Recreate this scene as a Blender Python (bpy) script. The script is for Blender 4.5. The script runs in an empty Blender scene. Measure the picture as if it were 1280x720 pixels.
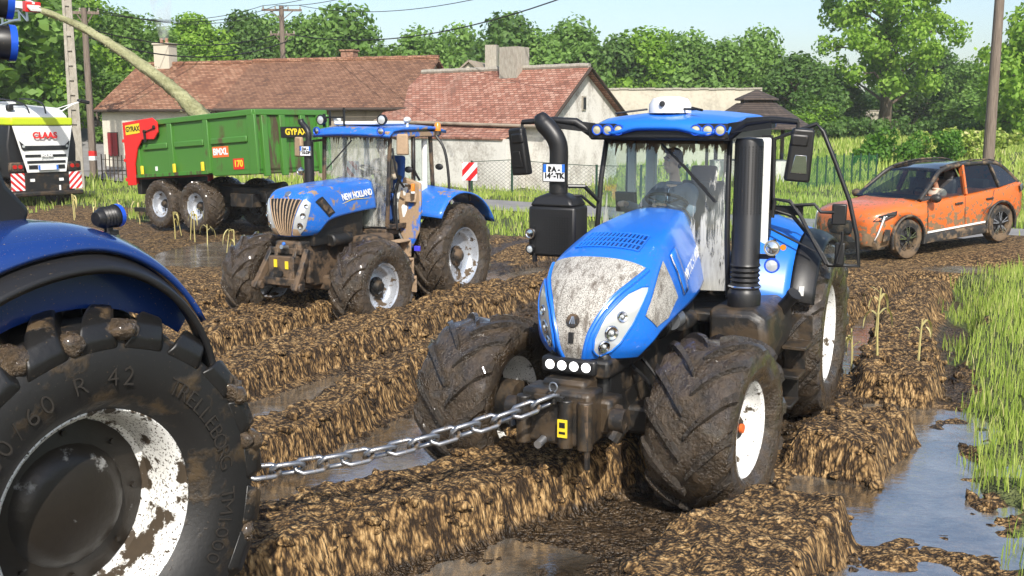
import bpy, math, random
import numpy as np
from mathutils import Vector, Matrix

SC = bpy.context.scene
COL = SC.collection
PI = math.pi
R = math.radians
V = Vector


# ------------------------------------------------------------------ objects
def tag(o, label=None, cat=None, group=None, kind=None):
    if label: o['label'] = label
    if cat: o['category'] = cat
    if group: o['group'] = group
    if kind: o['kind'] = kind
    return o


def empty(name, loc=(0, 0, 0), rz=0.0, parent=None, rot=None):
    o = bpy.data.objects.new(name, None)
    o.empty_display_size = 0.2
    COL.objects.link(o)
    o.location = loc
    o.rotation_euler = rot if rot else (0, 0, rz)
    if parent: o.parent = parent
    return o


def children(o):
    return [c for c in bpy.data.objects if c.parent == o]


def copy_tree(o, parent=None):
    c = o.copy()
    COL.objects.link(c)
    c.parent = parent
    for ch in children(o):
        copy_tree(ch, c)
    return c


def link_mesh(name, me, mats, parent=None, smooth=None):
    for m in (mats if isinstance(mats, (list, tuple)) else [mats]):
        me.materials.append(m)
    if smooth is not None:
        me.polygons.foreach_set('use_smooth', np.ones(len(me.polygons), dtype=bool))
        if smooth < 170:
            me.set_sharp_from_angle(angle=R(smooth))
    o = bpy.data.objects.new(name, me)
    COL.objects.link(o)
    if parent: o.parent = parent
    return o


def np_mesh(name, verts, faces, mats, parent=None, smooth=None, attrs=None, midx=None):
    """fast mesh from arrays; every face has the same number of corners"""
    verts = np.asarray(verts, np.float32); faces = np.asarray(faces, np.int32)
    me = bpy.data.meshes.new(name)
    n, k = faces.shape
    me.vertices.add(len(verts)); me.vertices.foreach_set('co', verts.ravel())
    me.loops.add(n * k); me.loops.foreach_set('vertex_index', faces.ravel())
    me.polygons.add(n)
    me.polygons.foreach_set('loop_start', np.arange(0, n * k, k, dtype=np.int32))
    if midx is not None: me.polygons.foreach_set('material_index', np.asarray(midx, np.int32))
    me.update(calc_edges=True)
    if attrs:
        for an, av in attrs.items():
            a = me.attributes.new(an, 'FLOAT', 'POINT')
            a.data.foreach_set('value', np.asarray(av, np.float32))
    return link_mesh(name, me, mats, parent, smooth)


def frame(d):
    d = V(d).normalized()
    u = V((0, 0, 1)) if abs(d.z) < 0.9 else V((1, 0, 0))
    a = d.cross(u).normalized()
    return a, a.cross(d).normalized(), d


class MB:
    """collects shapes into one mesh"""
    def __init__(s):
        s.v = []; s.f = []; s.mi = []; s.cur = 0

    def mat(s, i):
        s.cur = i; return s

    def add(s, vs, fs):
        b = len(s.v)
        s.v += [tuple(p) for p in vs]
        for f in fs:
            s.f.append([b + i for i in f]); s.mi.append(s.cur)
        return s

    def box(s, c, size, rot=None, top=(1, 1), shift=(0, 0)):
        hx, hy, hz = size[0] / 2, size[1] / 2, size[2] / 2
        vs = []
        for z, (tx, ty), (ox, oy) in ((-hz, (1, 1), (0, 0)), (hz, top, shift)):
            for x, y in ((-hx, -hy), (hx, -hy), (hx, hy), (-hx, hy)):
                vs.append(V((x * tx + ox, y * ty + oy, z)))
        if rot is not None:
            m = rot if isinstance(rot, Matrix) else Matrix.Rotation(rot[2], 3, 'Z') @ Matrix.Rotation(rot[1], 3, 'Y') @ Matrix.Rotation(rot[0], 3, 'X')
            vs = [m @ p for p in vs]
        c = V(c)
        return s.add([p + c for p in vs], [(0, 3, 2, 1), (4, 5, 6, 7), (0, 1, 5, 4), (1, 2, 6, 5), (2, 3, 7, 6), (3, 0, 4, 7)])

    def bar(s, p0, p1, w, h, up=None):
        p0, p1 = V(p0), V(p1); d = (p1 - p0).normalized()
        if up is None: a, b, _ = frame(d)
        else:
            a = d.cross(V(up)).normalized(); b = a.cross(d).normalized()
        vs = []
        for p in (p0, p1):
            for i, j in ((-1, -1), (1, -1), (1, 1), (-1, 1)):
                vs.append(p + a * (i * w / 2) + b * (j * h / 2))
        return s.add(vs, [(0, 3, 2, 1), (4, 5, 6, 7), (0, 1, 5, 4), (1, 2, 6, 5), (2, 3, 7, 6), (3, 0, 4, 7)])

    def cyl(s, p0, p1, r0, r1=None, n=16, cap=True):
        r1 = r0 if r1 is None else r1
        p0, p1 = V(p0), V(p1); a, b, _ = frame(p1 - p0)
        vs = []
        for p, r in ((p0, r0), (p1, r1)):
            for k in range(n):
                t = 2 * PI * k / n
                vs.append(p + a * (r * math.cos(t)) + b * (r * math.sin(t)))
        fs = [(k, n + k, n + (k + 1) % n, (k + 1) % n) for k in range(n)]
        if cap: fs += [tuple(range(n)), tuple(range(2 * n - 1, n - 1, -1))]
        return s.add(vs, fs)

    def tube(s, pts, r, n=8, closed=False, cap=True, flat=1.0):
        pts = [V(p) for p in pts]; m = len(pts)
        rs = r if isinstance(r, (list, tuple)) else [r] * m
        tans = []
        for i in range(m):
            if closed: t = pts[(i + 1) % m] - pts[i - 1]
            else: t = pts[min(i + 1, m - 1)] - pts[max(i - 1, 0)]
            tans.append(t.normalized())
        a, b, _ = frame(tans[0])
        vs = []
        for i in range(m):
            t = tans[i]
            a = (a - t * a.dot(t))
            a = a.normalized() if a.length > 1e-6 else frame(t)[0]
            b = t.cross(a).normalized()
            for k in range(n):
                q = 2 * PI * k / n
                vs.append(pts[i] + a * (rs[i] * math.cos(q)) + b * (rs[i] * flat * math.sin(q)))
        fs = []
        for i in range(m if closed else m - 1):
            j = (i + 1) % m
            for k in range(n):
                fs.append((i * n + k, i * n + (k + 1) % n, j * n + (k + 1) % n, j * n + k))
        if cap and not closed:
            fs += [tuple(range(n - 1, -1, -1)), tuple(range((m - 1) * n, m * n))]
        return s.add(vs, fs)

    def loft(s, rings, closed=True, cap=True):
        n = len(rings[0]); vs = [p for r in rings for p in r]; fs = []
        for i in range(len(rings) - 1):
            for k in range(n if closed else n - 1):
                fs.append((i * n + k, i * n + (k + 1) % n, (i + 1) * n + (k + 1) % n, (i + 1) * n + k))
        if cap and closed:
            fs += [tuple(range(n - 1, -1, -1)), tuple(range((len(rings) - 1) * n, len(rings) * n))]
        return s.add(vs, fs)

    def lathe(s, prof, o=(0, 0, 0), ax=(0, 1, 0), n=32, a0=0.0, a1=2 * PI, cap=False):
        """prof: (radius, distance along the axis)"""
        o = V(o); ax = V(ax).normalized(); a, b, _ = frame(ax)
        full = abs(a1 - a0 - 2 * PI) < 1e-6
        m = n if full else n + 1
        rings = []
        for k in range(m):
            t = a0 + (a1 - a0) * k / n
            d = a * math.cos(t) + b * math.sin(t)
            rings.append([o + d * r + ax * h for r, h in prof])
        if full: rings.append(rings[0])
        L = len(prof); vs = [p for r in (rings[:-1] if full else rings) for p in r]; fs = []
        cnt = m if full else m - 1
        for k in range(cnt):
            j = (k + 1) % m
            for i in range(L - 1):
                fs.append((k * L + i, k * L + i + 1, j * L + i + 1, j * L + i))
        return s.add(vs, fs)

    def prism(s, poly, off):
        off = V(off); n = len(poly); vs = [V(p) for p in poly] + [V(p) + off for p in poly]
        fs = [tuple(range(n - 1, -1, -1)), tuple(range(n, 2 * n))] + [(k, (k + 1) % n, n + (k + 1) % n, n + k) for k in range(n)]
        return s.add(vs, fs)

    def ball(s, c, r, n=12, m=8, rot=None):
        r = (r, r, r) if isinstance(r, (int, float)) else r
        c = V(c); vs = []; fs = []
        for i in range(1, m):
            t = PI * i / m
            for k in range(n):
                q = 2 * PI * k / n
                p = V((r[0] * math.sin(t) * math.cos(q), r[1] * math.sin(t) * math.sin(q), r[2] * math.cos(t)))
                if rot is not None: p = rot @ p
                vs.append(c + p)
        top, bot = V((0, 0, r[2])), V((0, 0, -r[2]))
        if rot is not None: top, bot = rot @ top, rot @ bot
        vs += [c + top, c + bot]; T = (m - 1) * n
        for k in range(n):
            fs.append((T, k, (k + 1) % n)); fs.append((T + 1, (m - 2) * n + (k + 1) % n, (m - 2) * n + k))
            for i in range(m - 2):
                fs.append((i * n + k, (i + 1) * n + k, (i + 1) * n + (k + 1) % n, i * n + (k + 1) % n))
        return s.add(vs, fs)

    def grid(s, fn, nu, nv):
        vs = [fn(i / nu, j / nv) for j in range(nv + 1) for i in range(nu + 1)]
        fs = [(j * (nu + 1) + i, j * (nu + 1) + i + 1, (j + 1) * (nu + 1) + i + 1, (j + 1) * (nu + 1) + i) for j in range(nv) for i in range(nu)]
        return s.add(vs, fs)

    def build(s, name, mats, parent=None, smooth=40, bevel=0, seg=2, solid=0, off=1, sub=0):
        me = bpy.data.meshes.new(name)
        me.from_pydata(s.v, [], s.f)
        me.polygons.foreach_set('material_index', np.array(s.mi, np.int32))
        o = link_mesh(name, me, mats, parent, smooth)
        if solid:
            md = o.modifiers.new('Solid', 'SOLIDIFY'); md.thickness = solid; md.offset = off
        if sub:
            md = o.modifiers.new('Sub', 'SUBSURF'); md.levels = sub; md.render_levels = sub
        if bevel:
            md = o.modifiers.new('Bevel', 'BEVEL'); md.width = bevel; md.segments = seg
            md.limit_method = 'ANGLE'; md.angle_limit = R(35)
        return o


def interp(x, xs, ys):
    return float(np.interp(x, xs, ys))


def smooth_pts(pts, n=6, closed=False):
    """Catmull-Rom through points"""
    P = [V(p) for p in pts]; out = []
    m = len(P)
    for i in range(m if closed else m - 1):
        p0 = P[i - 1] if (i > 0 or closed) else P[0]
        p1, p2 = P[i], P[(i + 1) % m]
        p3 = P[(i + 2) % m] if (i + 2 < m or closed) else P[-1]
        for k in range(n):
            t = k / n
            out.append(0.5 * ((2 * p1) + (p2 - p0) * t + (2 * p0 - 5 * p1 + 4 * p2 - p3) * t * t + (3 * p1 - p0 - 3 * p2 + p3) * t ** 3))
    if not closed: out.append(P[-1])
    return out


def text_obj(body, size, mat, name, parent, origin, xdir, ydir, depth=0.004, align='CENTER', bold=0.0, shear=0.0, wscale=1.0):
    """flat lettering as a mesh, laid out along xdir / ydir from its centre"""
    cu = bpy.data.curves.new(name, 'FONT')
    cu.body = body; cu.size = size; cu.align_x = align; cu.align_y = 'CENTER'
    cu.extrude = depth; cu.offset = bold; cu.shear = shear; cu.space_line = 0.92
    t = bpy.data.objects.new(name, cu); COL.objects.link(t)
    dg = bpy.context.evaluated_depsgraph_get(); dg.update()
    me = bpy.data.meshes.new_from_object(t.evaluated_get(dg))
    bpy.data.objects.remove(t)
    x = V(xdir).normalized(); y = V(ydir).normalized(); z = x.cross(y).normalized(); o = V(origin)
    n = len(me.vertices); co = np.empty(n * 3, np.float32); me.vertices.foreach_get('co', co); co = co.reshape(n, 3)
    M = np.array([[*x], [*y], [*z]], np.float32)
    co[:, 0] *= wscale
    me.vertices.foreach_set('co', (co @ M + np.array([*o], np.float32)).ravel())
    me.materials.clear()
    return link_mesh(name, me, mat, parent)


# ------------------------------------------------------------------ numpy noise
def _hash(ix, iy, seed):
    h = (ix.astype(np.int64) * 374761393 + iy.astype(np.int64) * 668265263 + seed * 982451653) & 0x7fffffff
    h = ((h ^ (h >> 13)) * 1274126177) & 0x7fffffff
    return ((h ^ (h >> 16)) & 0xffff) / 65535.0


def vnoise(x, y, seed=0):
    ix = np.floor(x); iy = np.floor(y); fx = x - ix; fy = y - iy
    fx = fx * fx * (3 - 2 * fx); fy = fy * fy * (3 - 2 * fy)
    a = _hash(ix, iy, seed); b = _hash(ix + 1, iy, seed); c = _hash(ix, iy + 1, seed); d = _hash(ix + 1, iy + 1, seed)
    return (a * (1 - fx) + b * fx) * (1 - fy) + (c * (1 - fx) + d * fx) * fy


def fbm(x, y, seed=0, oct=4):
    s = 0; a = 0.5; t = 0
    for i in range(oct):
        s = s + a * vnoise(x * 2 ** i + 17.3 * i, y * 2 ** i - 9.1 * i, seed + i); t += a; a *= 0.5
    return s / t - 0.5


def sstep(a, b, x):
    t = np.clip((x - a) / (b - a), 0, 1)
    return t * t * (3 - 2 * t)


# ------------------------------------------------------------------ materials
class NT:
    def __init__(s, name):
        s.m = bpy.data.materials.new(name); s.m.use_nodes = True
        s.t = s.m.node_tree; s.p = s.t.nodes['Principled BSDF']; s.out = s.t.nodes['Material Output']
        s._c = None

    def n(s, typ, ins=None, **props):
        nd = s.t.nodes.new('ShaderNode' + typ)
        for k, v in props.items(): setattr(nd, k, v)
        for k, v in (ins or {}).items(): s.set(nd.inputs[k], v)
        return nd

    def set(s, sock, v):
        if isinstance(v, bpy.types.NodeSocket): s.t.links.new(v, sock)
        elif isinstance(v, bpy.types.Node): s.t.links.new(v.outputs[0], sock)
        elif isinstance(v, (tuple, list)) and len(v) == 3 and sock.type == 'RGBA': sock.default_value = (*v, 1)
        else: sock.default_value = v

    def co(s, scale=(1, 1, 1), which='Object', loc=(0, 0, 0)):
        tc = s.n('TexCoord')
        mp = s.n('Mapping', {'Vector': tc.outputs[which], 'Scale': scale, 'Location': loc})
        return mp.outputs[0]

    def noise(s, scale, detail=4, rough=0.55, vec=None, dist=0.0):
        nd = s.n('TexNoise', {'Scale': scale, 'Detail': detail, 'Roughness': rough, 'Distortion': dist})
        s.set(nd.inputs['Vector'], vec if vec is not None else s.co())
        return nd.outputs['Fac']

    def ramp(s, fac, stops, interp='LINEAR'):
        nd = s.n('ValToRGB', {'Fac': fac}); cr = nd.color_ramp; cr.interpolation = interp
        while len(cr.elements) < len(stops): cr.elements.new(0.5)
        for e, (p, c) in zip(cr.elements, stops):
            e.position = p; e.color = (*c, 1) if not isinstance(c, (int, float)) else (c, c, c, 1)
        return nd.outputs[0]

    def mix(s, fac, a, b, blend='MIX'):
        nd = s.n('MixRGB', {'Fac': fac, 'Color1': a, 'Color2': b}, blend_type=blend)
        return nd.outputs[0]

    def math(s, op, a, b=0.0, clamp=False):
        nd = s.n('Math', operation=op, use_clamp=clamp)
        s.set(nd.inputs[0], a); s.set(nd.inputs[1], b)
        return nd.outputs[0]

    def bump(s, h, strength=0.3, dist=0.02):
        b = s.n('Bump', {'Height': h, 'Strength': strength, 'Distance': dist})
        s.set(s.p.inputs['Normal'], b); return b

    def set_p(s, **kw):
        for k, v in kw.items(): s.set(s.p.inputs[k.replace('_', ' ')], v)
        return s.m


def plain(name, col, rough=0.5, metal=0.0, emit=0, coat=0.0):
    t = NT(name)
    t.set_p(Base_Color=col, Roughness=rough, Metallic=metal)
    if coat: t.set_p(Coat_Weight=coat, Coat_Roughness=0.08)
    if emit: t.set_p(Emission_Color=col, Emission_Strength=emit)
    return t.m


def dirty(name, base, rough=0.35, metal=0.0, mud=(0.16, 0.10, 0.05), lo=0.58, hi=0.66, scale=3.0, stretch=(1, 1, 1),
          coat=0.0, speck=0.0, zfade=None, bump=0.15, vary=0.12, mudrough=0.8):
    """paint or plastic with spattered mud; zfade=(z0,z1): thick at and below z0, clean above z1"""
    t = NT(name)
    c = t.co(stretch)
    n1 = t.noise(scale, 6, 0.62, c)
    if zfade:
        sx = t.n('SeparateXYZ', {0: t.co()})
        mr = t.n('MapRange', {'Value': sx.outputs['Z'], 'From Min': zfade[0], 'From Max': zfade[1], 'To Min': 0.28, 'To Max': 0.0})
        n1 = t.math('ADD', n1, mr.outputs[0])
    fac = t.ramp(n1, [(lo, 0.0), (hi, 1.0)])
    if speck:
        sp = t.ramp(t.noise(scale * 14, 3, 0.6, t.co(stretch, loc=(3, 7, 1))), [(0.72 - speck * 0.12, 0.0), (0.74 - speck * 0.10, 1.0)])
        fac = t.math('MAXIMUM', fac, sp)
    var = t.noise(1.3, 3, 0.5, t.co(loc=(5, 1, 2)))
    b2 = t.mix(t.math('MULTIPLY', var, vary * 2), base, tuple(0.55 * x + 0.02 for x in base))
    m2 = t.mix(t.noise(22, 3), mud, tuple(x * 1.7 for x in mud))
    col = t.mix(fac, b2, m2)
    rg = t.n('MapRange', {'Value': fac, 'To Min': rough, 'To Max': mudrough})
    t.set_p(Base_Color=col, Roughness=rg.outputs[0], Metallic=metal)
    if metal: t.set_p(Metallic=t.math('MULTIPLY', t.math('SUBTRACT', 1.0, fac), metal))
    if coat: t.set_p(Coat_Weight=t.math('MULTIPLY', t.math('SUBTRACT', 1.0, fac), coat), Coat_Roughness=0.06)
    t.bump(t.math('ADD', fac, t.math('MULTIPLY', t.noise(30, 4), 0.5)), bump, 0.012)
    return t.m


def wet_mud(name, dark=(0.019, 0.013, 0.007), light=(0.074, 0.049, 0.026), scale=9, rub=None):
    t = NT(name)
    n1 = t.noise(scale, 6, 0.65); n2 = t.noise(scale * 3.7, 5, 0.6, t.co(loc=(2, 5, 9)))
    col = t.ramp(n1, [(0.30, dark), (0.52, tuple(0.5 * (a + b) for a, b in zip(dark, light))), (0.72, light)])
    if rub:
        col = t.mix(t.ramp(t.noise(rub[0], 5, 0.6, t.co(loc=(8, 8, 3))), [(rub[1], 0.0), (rub[1] + 0.07, 1.0)]), col, (0.016, 0.015, 0.014))
    rg = t.ramp(t.noise(5, 4, 0.6, t.co(loc=(1, 4, 4))), [(0.38, 0.16), (0.60, 0.55)])
    t.set_p(Base_Color=col, Roughness=rg, Specular_IOR_Level=0.6, Coat_Weight=t.ramp(t.noise(6, 4, 0.6, t.co(loc=(9, 2, 6))), [(0.42, 0.0), (0.56, 0.9)]), Coat_Roughness=0.08)
    h = t.math('ADD', n1, t.math('MULTIPLY', n2, 0.55))
    t.bump(h, 1.0, 0.05)
    return t.m


def glass_mat(name, tint=(0.86, 0.95, 0.93), dirt=0.0, dcol=(0.5, 0.49, 0.46), scale=(16, 16, 1.3), lo=0.50, hi=0.64, drip=None, base=0.05, seed=0, low=None):
    """thin pane: clear with a mirror coat, carrying dried streaks where dirt says so; drip=(z0,z1): mud hanging from the top edge"""
    t = NT(name); nt = t.t
    tr = t.n('BsdfTransparent', {'Color': tint}); gl = t.n('BsdfGlossy', {'Color': (1, 1, 1), 'Roughness': 0.03})
    fr = t.n('Fresnel', {'IOR': 1.45})
    m1 = t.n('MixShader', {0: t.math('ADD', fr.outputs[0], 0.03), 1: tr.outputs[0], 2: gl.outputs[0]})
    last = m1
    df = t.n('BsdfDiffuse', {'Color': dcol})
    if dirt:
        n1 = t.math('ADD', t.math('MULTIPLY', t.noise(1.0, 5, 0.6, t.co(scale, loc=(seed, seed * 2, 0))), 0.62), t.math('MULTIPLY', t.noise(1.0, 3, 0.6, t.co((scale[0] * 4.5, scale[1] * 4.5, scale[2] * 1.8), loc=(2, 6, 1))), 0.38))
        t.set(df.inputs['Color'], t.mix(t.noise(1.0, 4, 0.6, t.co((scale[0] * 3, scale[1] * 3, scale[2]), loc=(9, 1, 4))), tuple(0.45 * c for c in dcol), tuple(min(0.85, 1.4 * c) for c in dcol)))
        sx = t.n('SeparateXYZ', {0: t.co()})
        if low:
            ml = t.n('MapRange', {'Value': sx.outputs['Z'], 'From Min': low[0], 'From Max': low[1], 'To Min': 0.10, 'To Max': low[2]})
            n1 = t.math('ADD', n1, ml.outputs[0])
            ay = t.n('MapRange', {'Value': t.math('ABSOLUTE', t.math('ADD', sx.outputs['Y'], 0.10)), 'From Min': 0.36, 'From Max': 0.62, 'To Min': 0.0, 'To Max': 0.085})
            n1 = t.math('ADD', n1, ay.outputs[0])
        fac = t.ramp(n1, [(lo, base), (hi, dirt)])
        last = t.n('MixShader', {0: fac, 1: m1.outputs[0], 2: df.outputs[0]})
        if drip:
            mr = t.n('MapRange', {'Value': sx.outputs['Z'], 'From Min': drip[0], 'From Max': drip[1], 'To Min': -0.35, 'To Max': 0.35})
            f2 = t.ramp(t.math('ADD', t.noise(1.0, 4, 0.6, t.co((24, 24, 1.6), loc=(3, 1, 0))), mr.outputs[0]), [(0.60, 0.0), (0.66, 0.95)])
            d2 = t.n('BsdfDiffuse', {'Color': (0.11, 0.07, 0.04)})
            last = t.n('MixShader', {0: f2, 1: last.outputs[0], 2: d2.outputs[0]})
    nt.links.new(last.outputs[0], t.out.inputs[0])
    return t.m


M = {}
M['blue'] = dirty('blue_paint', (0.010, 0.165, 0.70), 0.30, mud=(0.13, 0.085, 0.045), lo=0.70, hi=0.78, scale=5, coat=0.6, speck=0.55, bump=0.05)
M['blue_clean'] = dirty('blue_roof_paint', (0.010, 0.165, 0.70), 0.36, lo=0.74, hi=0.82, scale=5, coat=0.25, speck=0.2, bump=0.03)
M['blue_mud'] = dirty('muddy_blue_paint', (0.012, 0.15, 0.60), 0.35, mud=(0.20, 0.14, 0.09), lo=0.565, hi=0.63, scale=6.5, coat=0.4, speck=0.85, bump=0.12)
M['tan_mud'] = dirty('blue_paint_caked_with_mud', (0.012, 0.15, 0.60), 0.4, mud=(0.24, 0.165, 0.10), lo=0.40, hi=0.47, scale=4.0, speck=0.8, bump=0.15)
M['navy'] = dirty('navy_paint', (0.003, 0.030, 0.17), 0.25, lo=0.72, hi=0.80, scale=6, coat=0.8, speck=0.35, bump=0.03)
M['tyre_mud'] = wet_mud('wet_mud_on_tyre')
M['tyre_mud2'] = wet_mud('drying_mud_on_tyre', (0.022, 0.015, 0.009), (0.088, 0.060, 0.034), 11)
M['lug'] = wet_mud('rubber_lug', (0.016, 0.013, 0.010), (0.055, 0.038, 0.022), 12)
M['rubber'] = dirty('tyre_rubber', (0.0085, 0.0080, 0.0075), 0.55, mud=(0.045, 0.031, 0.017), lo=0.52, hi=0.64, scale=4.5, speck=0.25, bump=0.35, mudrough=0.45)
M['rubber_emboss'] = plain('raised_rubber', (0.045, 0.040, 0.034), 0.55)
M['lug_near'] = dirty('big_tyre_lugs', (0.009, 0.0085, 0.008), 0.40, mud=(0.065, 0.044, 0.024), lo=0.55, hi=0.62, scale=3.0, speck=0.3, bump=0.5, mudrough=0.5)
M['rim_white'] = dirty('white_rim_spattered', (0.80, 0.80, 0.78), 0.40, mud=(0.035, 0.024, 0.012), lo=0.58, hi=0.62, scale=4.5, speck=0.95, bump=0.08)
M['rim_silver'] = dirty('silver_rim_spattered', (0.58, 0.62, 0.68), 0.34, metal=0.55, mud=(0.06, 0.04, 0.022), lo=0.56, hi=0.60, scale=5, speck=1.0, bump=0.1)
M['black'] = dirty('black_plastic', (0.010, 0.010, 0.011), 0.42, mud=(0.09, 0.065, 0.04), lo=0.76, hi=0.86, scale=5, speck=0.35, bump=0.05)
M['black_mud'] = dirty('black_metal_muddy', (0.014, 0.013, 0.012), 0.42, mud=(0.042, 0.029, 0.017), lo=0.46, hi=0.58, scale=4, speck=0.7, bump=0.25, mudrough=0.45)
M['chassis'] = dirty('chassis_metal', (0.008, 0.008, 0.008), 0.5, mud=(0.045, 0.030, 0.016), lo=0.50, hi=0.64, scale=4, speck=0.6, bump=0.3)
M['brown_mud'] = dirty('mud_caked_black', (0.018, 0.016, 0.014), 0.5, mud=(0.085, 0.056, 0.033), lo=0.44, hi=0.56, scale=5, speck=0.7, bump=0.3)
M['tan_plastic'] = dirty('plastic_under_dry_mud', (0.05, 0.045, 0.04), 0.6, mud=(0.27, 0.19, 0.12), lo=0.33, hi=0.42, scale=4, speck=0.7, bump=0.1)
M['steel'] = plain('galvanised_steel', (0.55, 0.58, 0.62), 0.33, 0.9)
M['chrome'] = plain('chrome', (0.75, 0.76, 0.78), 0.12, 1.0)
M['mirror'] = plain('mirror_glass', (0.8, 0.82, 0.85), 0.05, 1.0)
M['lamp_glass'] = plain('lamp_glass', (0.62, 0.65, 0.66), 0.1, 0.35, coat=1.0)
M['lamp_on'] = plain('lit_white_lamp', (1.0, 1.0, 1.0), 0.2, 0, emit=1.6)
M['lamp_yellow'] = plain('led_lens', (0.60, 0.56, 0.36), 0.15, 0.2, coat=1.0)
M['blue_ring'] = plain('blue_lamp_ring', (0.02, 0.10, 0.62), 0.25, 0.2)
M['orange_lens'] = plain('orange_lens', (0.75, 0.24, 0.02), 0.2, coat=0.8)
M['red_lens'] = plain('red_lens', (0.45, 0.01, 0.01), 0.2, coat=0.8)
M['white'] = plain('white_paint', (0.78, 0.78, 0.76), 0.4)
M['white_plastic'] = dirty('white_cab_trim', (0.80, 0.81, 0.77), 0.5, lo=0.7, hi=0.8, scale=5, speck=0.4, bump=0.03)
M['plate'] = plain('number_plate_white', (0.78, 0.79, 0.80), 0.4)
M['plate_blue'] = plain('number_plate_blue', (0.03, 0.16, 0.62), 0.4)
M['ink'] = plain('black_lettering', (0.012, 0.012, 0.012), 0.5)
M['yellow'] = plain('yellow_sticker', (0.78, 0.58, 0.03), 0.5)
M['red'] = plain('red_paint', (0.62, 0.02, 0.018), 0.4)
M['cap_orange'] = plain('orange_hub_cap', (0.72, 0.14, 0.03), 0.5)
M['green'] = dirty('green_trailer_paint', (0.060, 0.195, 0.028), 0.40, mud=(0.065, 0.048, 0.022), lo=0.60, hi=0.74, scale=2.2, stretch=(1, 1, 0.5), speck=0.3, coat=0.2, bump=0.06)
M['green_dirty'] = dirty('green_paint_stained', (0.05, 0.20, 0.022), 0.45, mud=(0.05, 0.036, 0.02), lo=0.48, hi=0.58, scale=2.6, stretch=(1.5, 1.5, 0.3), speck=0.5, bump=0.08)
M['trailer_red'] = dirty('red_trailer_paint', (0.72, 0.018, 0.016), 0.38, mud=(0.08, 0.03, 0.02), lo=0.72, hi=0.8, scale=2.5, speck=0.3, coat=0.3, bump=0.04)
M['lime'] = dirty('lime_green_paint', (0.50, 0.62, 0.02), 0.35, lo=0.72, hi=0.8, scale=3, speck=0.2, bump=0.03)
M['harv_white'] = dirty('white_harvester_paint', (0.74, 0.75, 0.72), 0.35, mud=(0.2, 0.15, 0.1), lo=0.66, hi=0.78, scale=2, speck=0.3, bump=0.03)
M['glass'] = glass_mat('clear_glass')
M['windscreen'] = glass_mat('windscreen_streaked', dirt=0.70, dcol=(0.60, 0.60, 0.56), scale=(11, 11, 0.8), lo=0.515, hi=0.585, drip=(2.92, 3.30), base=0.03, low=(1.9, 2.75, -0.11))
M['windscreen2'] = glass_mat('windscreen_spattered', dirt=0.62, dcol=(0.62, 0.60, 0.55), scale=(14, 14, 3.5), lo=0.43, hi=0.66, drip=(2.74, 3.12), base=0.06, seed=4)
M['car_glass'] = glass_mat('tinted_car_glass', (0.36, 0.40, 0.40), dirt=0.5, dcol=(0.2, 0.14, 0.08), scale=(4, 4, 4), lo=0.62, hi=0.72, base=0.0, seed=2)


def grille_mat():
    t = NT('dusty_grille_mesh')
    v = t.n('TexVoronoi', {'Vector': t.co(), 'Scale': 95.0})
    holes = t.ramp(v.outputs['Distance'], [(0.25, (0.10, 0.095, 0.085)), (0.50, (0.46, 0.44, 0.40))])
    d = t.ramp(t.noise(1.0, 6, 0.65, t.co((8, 14, 5))), [(0.50, 0.0), (0.66, 0.85)])
    d2 = t.ramp(t.noise(1.0, 5, 0.6, t.co((5, 45, 1.6), loc=(4, 2, 2))), [(0.50, 0.0), (0.72, 0.75)])
    col = t.mix(t.math('MAXIMUM', d, d2), holes, (0.085, 0.066, 0.050))
    t.set_p(Base_Color=col, Roughness=0.75)
    t.bump(v.outputs['Distance'], 0.5, 0.006)
    return t.m


M['grille'] = grille_mat()


def stripes(name, a=(0.80, 0.80, 0.80), b=(0.62, 0.02, 0.02), ang=45, freq=6.0, ax='Y', off=0.0):
    t = NT(name)
    sx = t.n('SeparateXYZ', {0: t.co()})
    u = t.math('ADD', sx.outputs[ax], sx.outputs['Z'] if ang > 0 else t.math('MULTIPLY', sx.outputs['Z'], -1.0))
    fr = t.math('FRACT', t.math('ADD', t.math('MULTIPLY', u, freq), off))
    t.set_p(Base_Color=t.ramp(fr, [(0.49, a), (0.51, b)]), Roughness=0.4)
    return t.m


M['hazard'] = stripes('red_white_hazard_stripes', freq=4.2)
M['hazard2'] = stripes('red_white_hazard_stripes_mirrored', ang=-45, freq=4.2)


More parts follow.
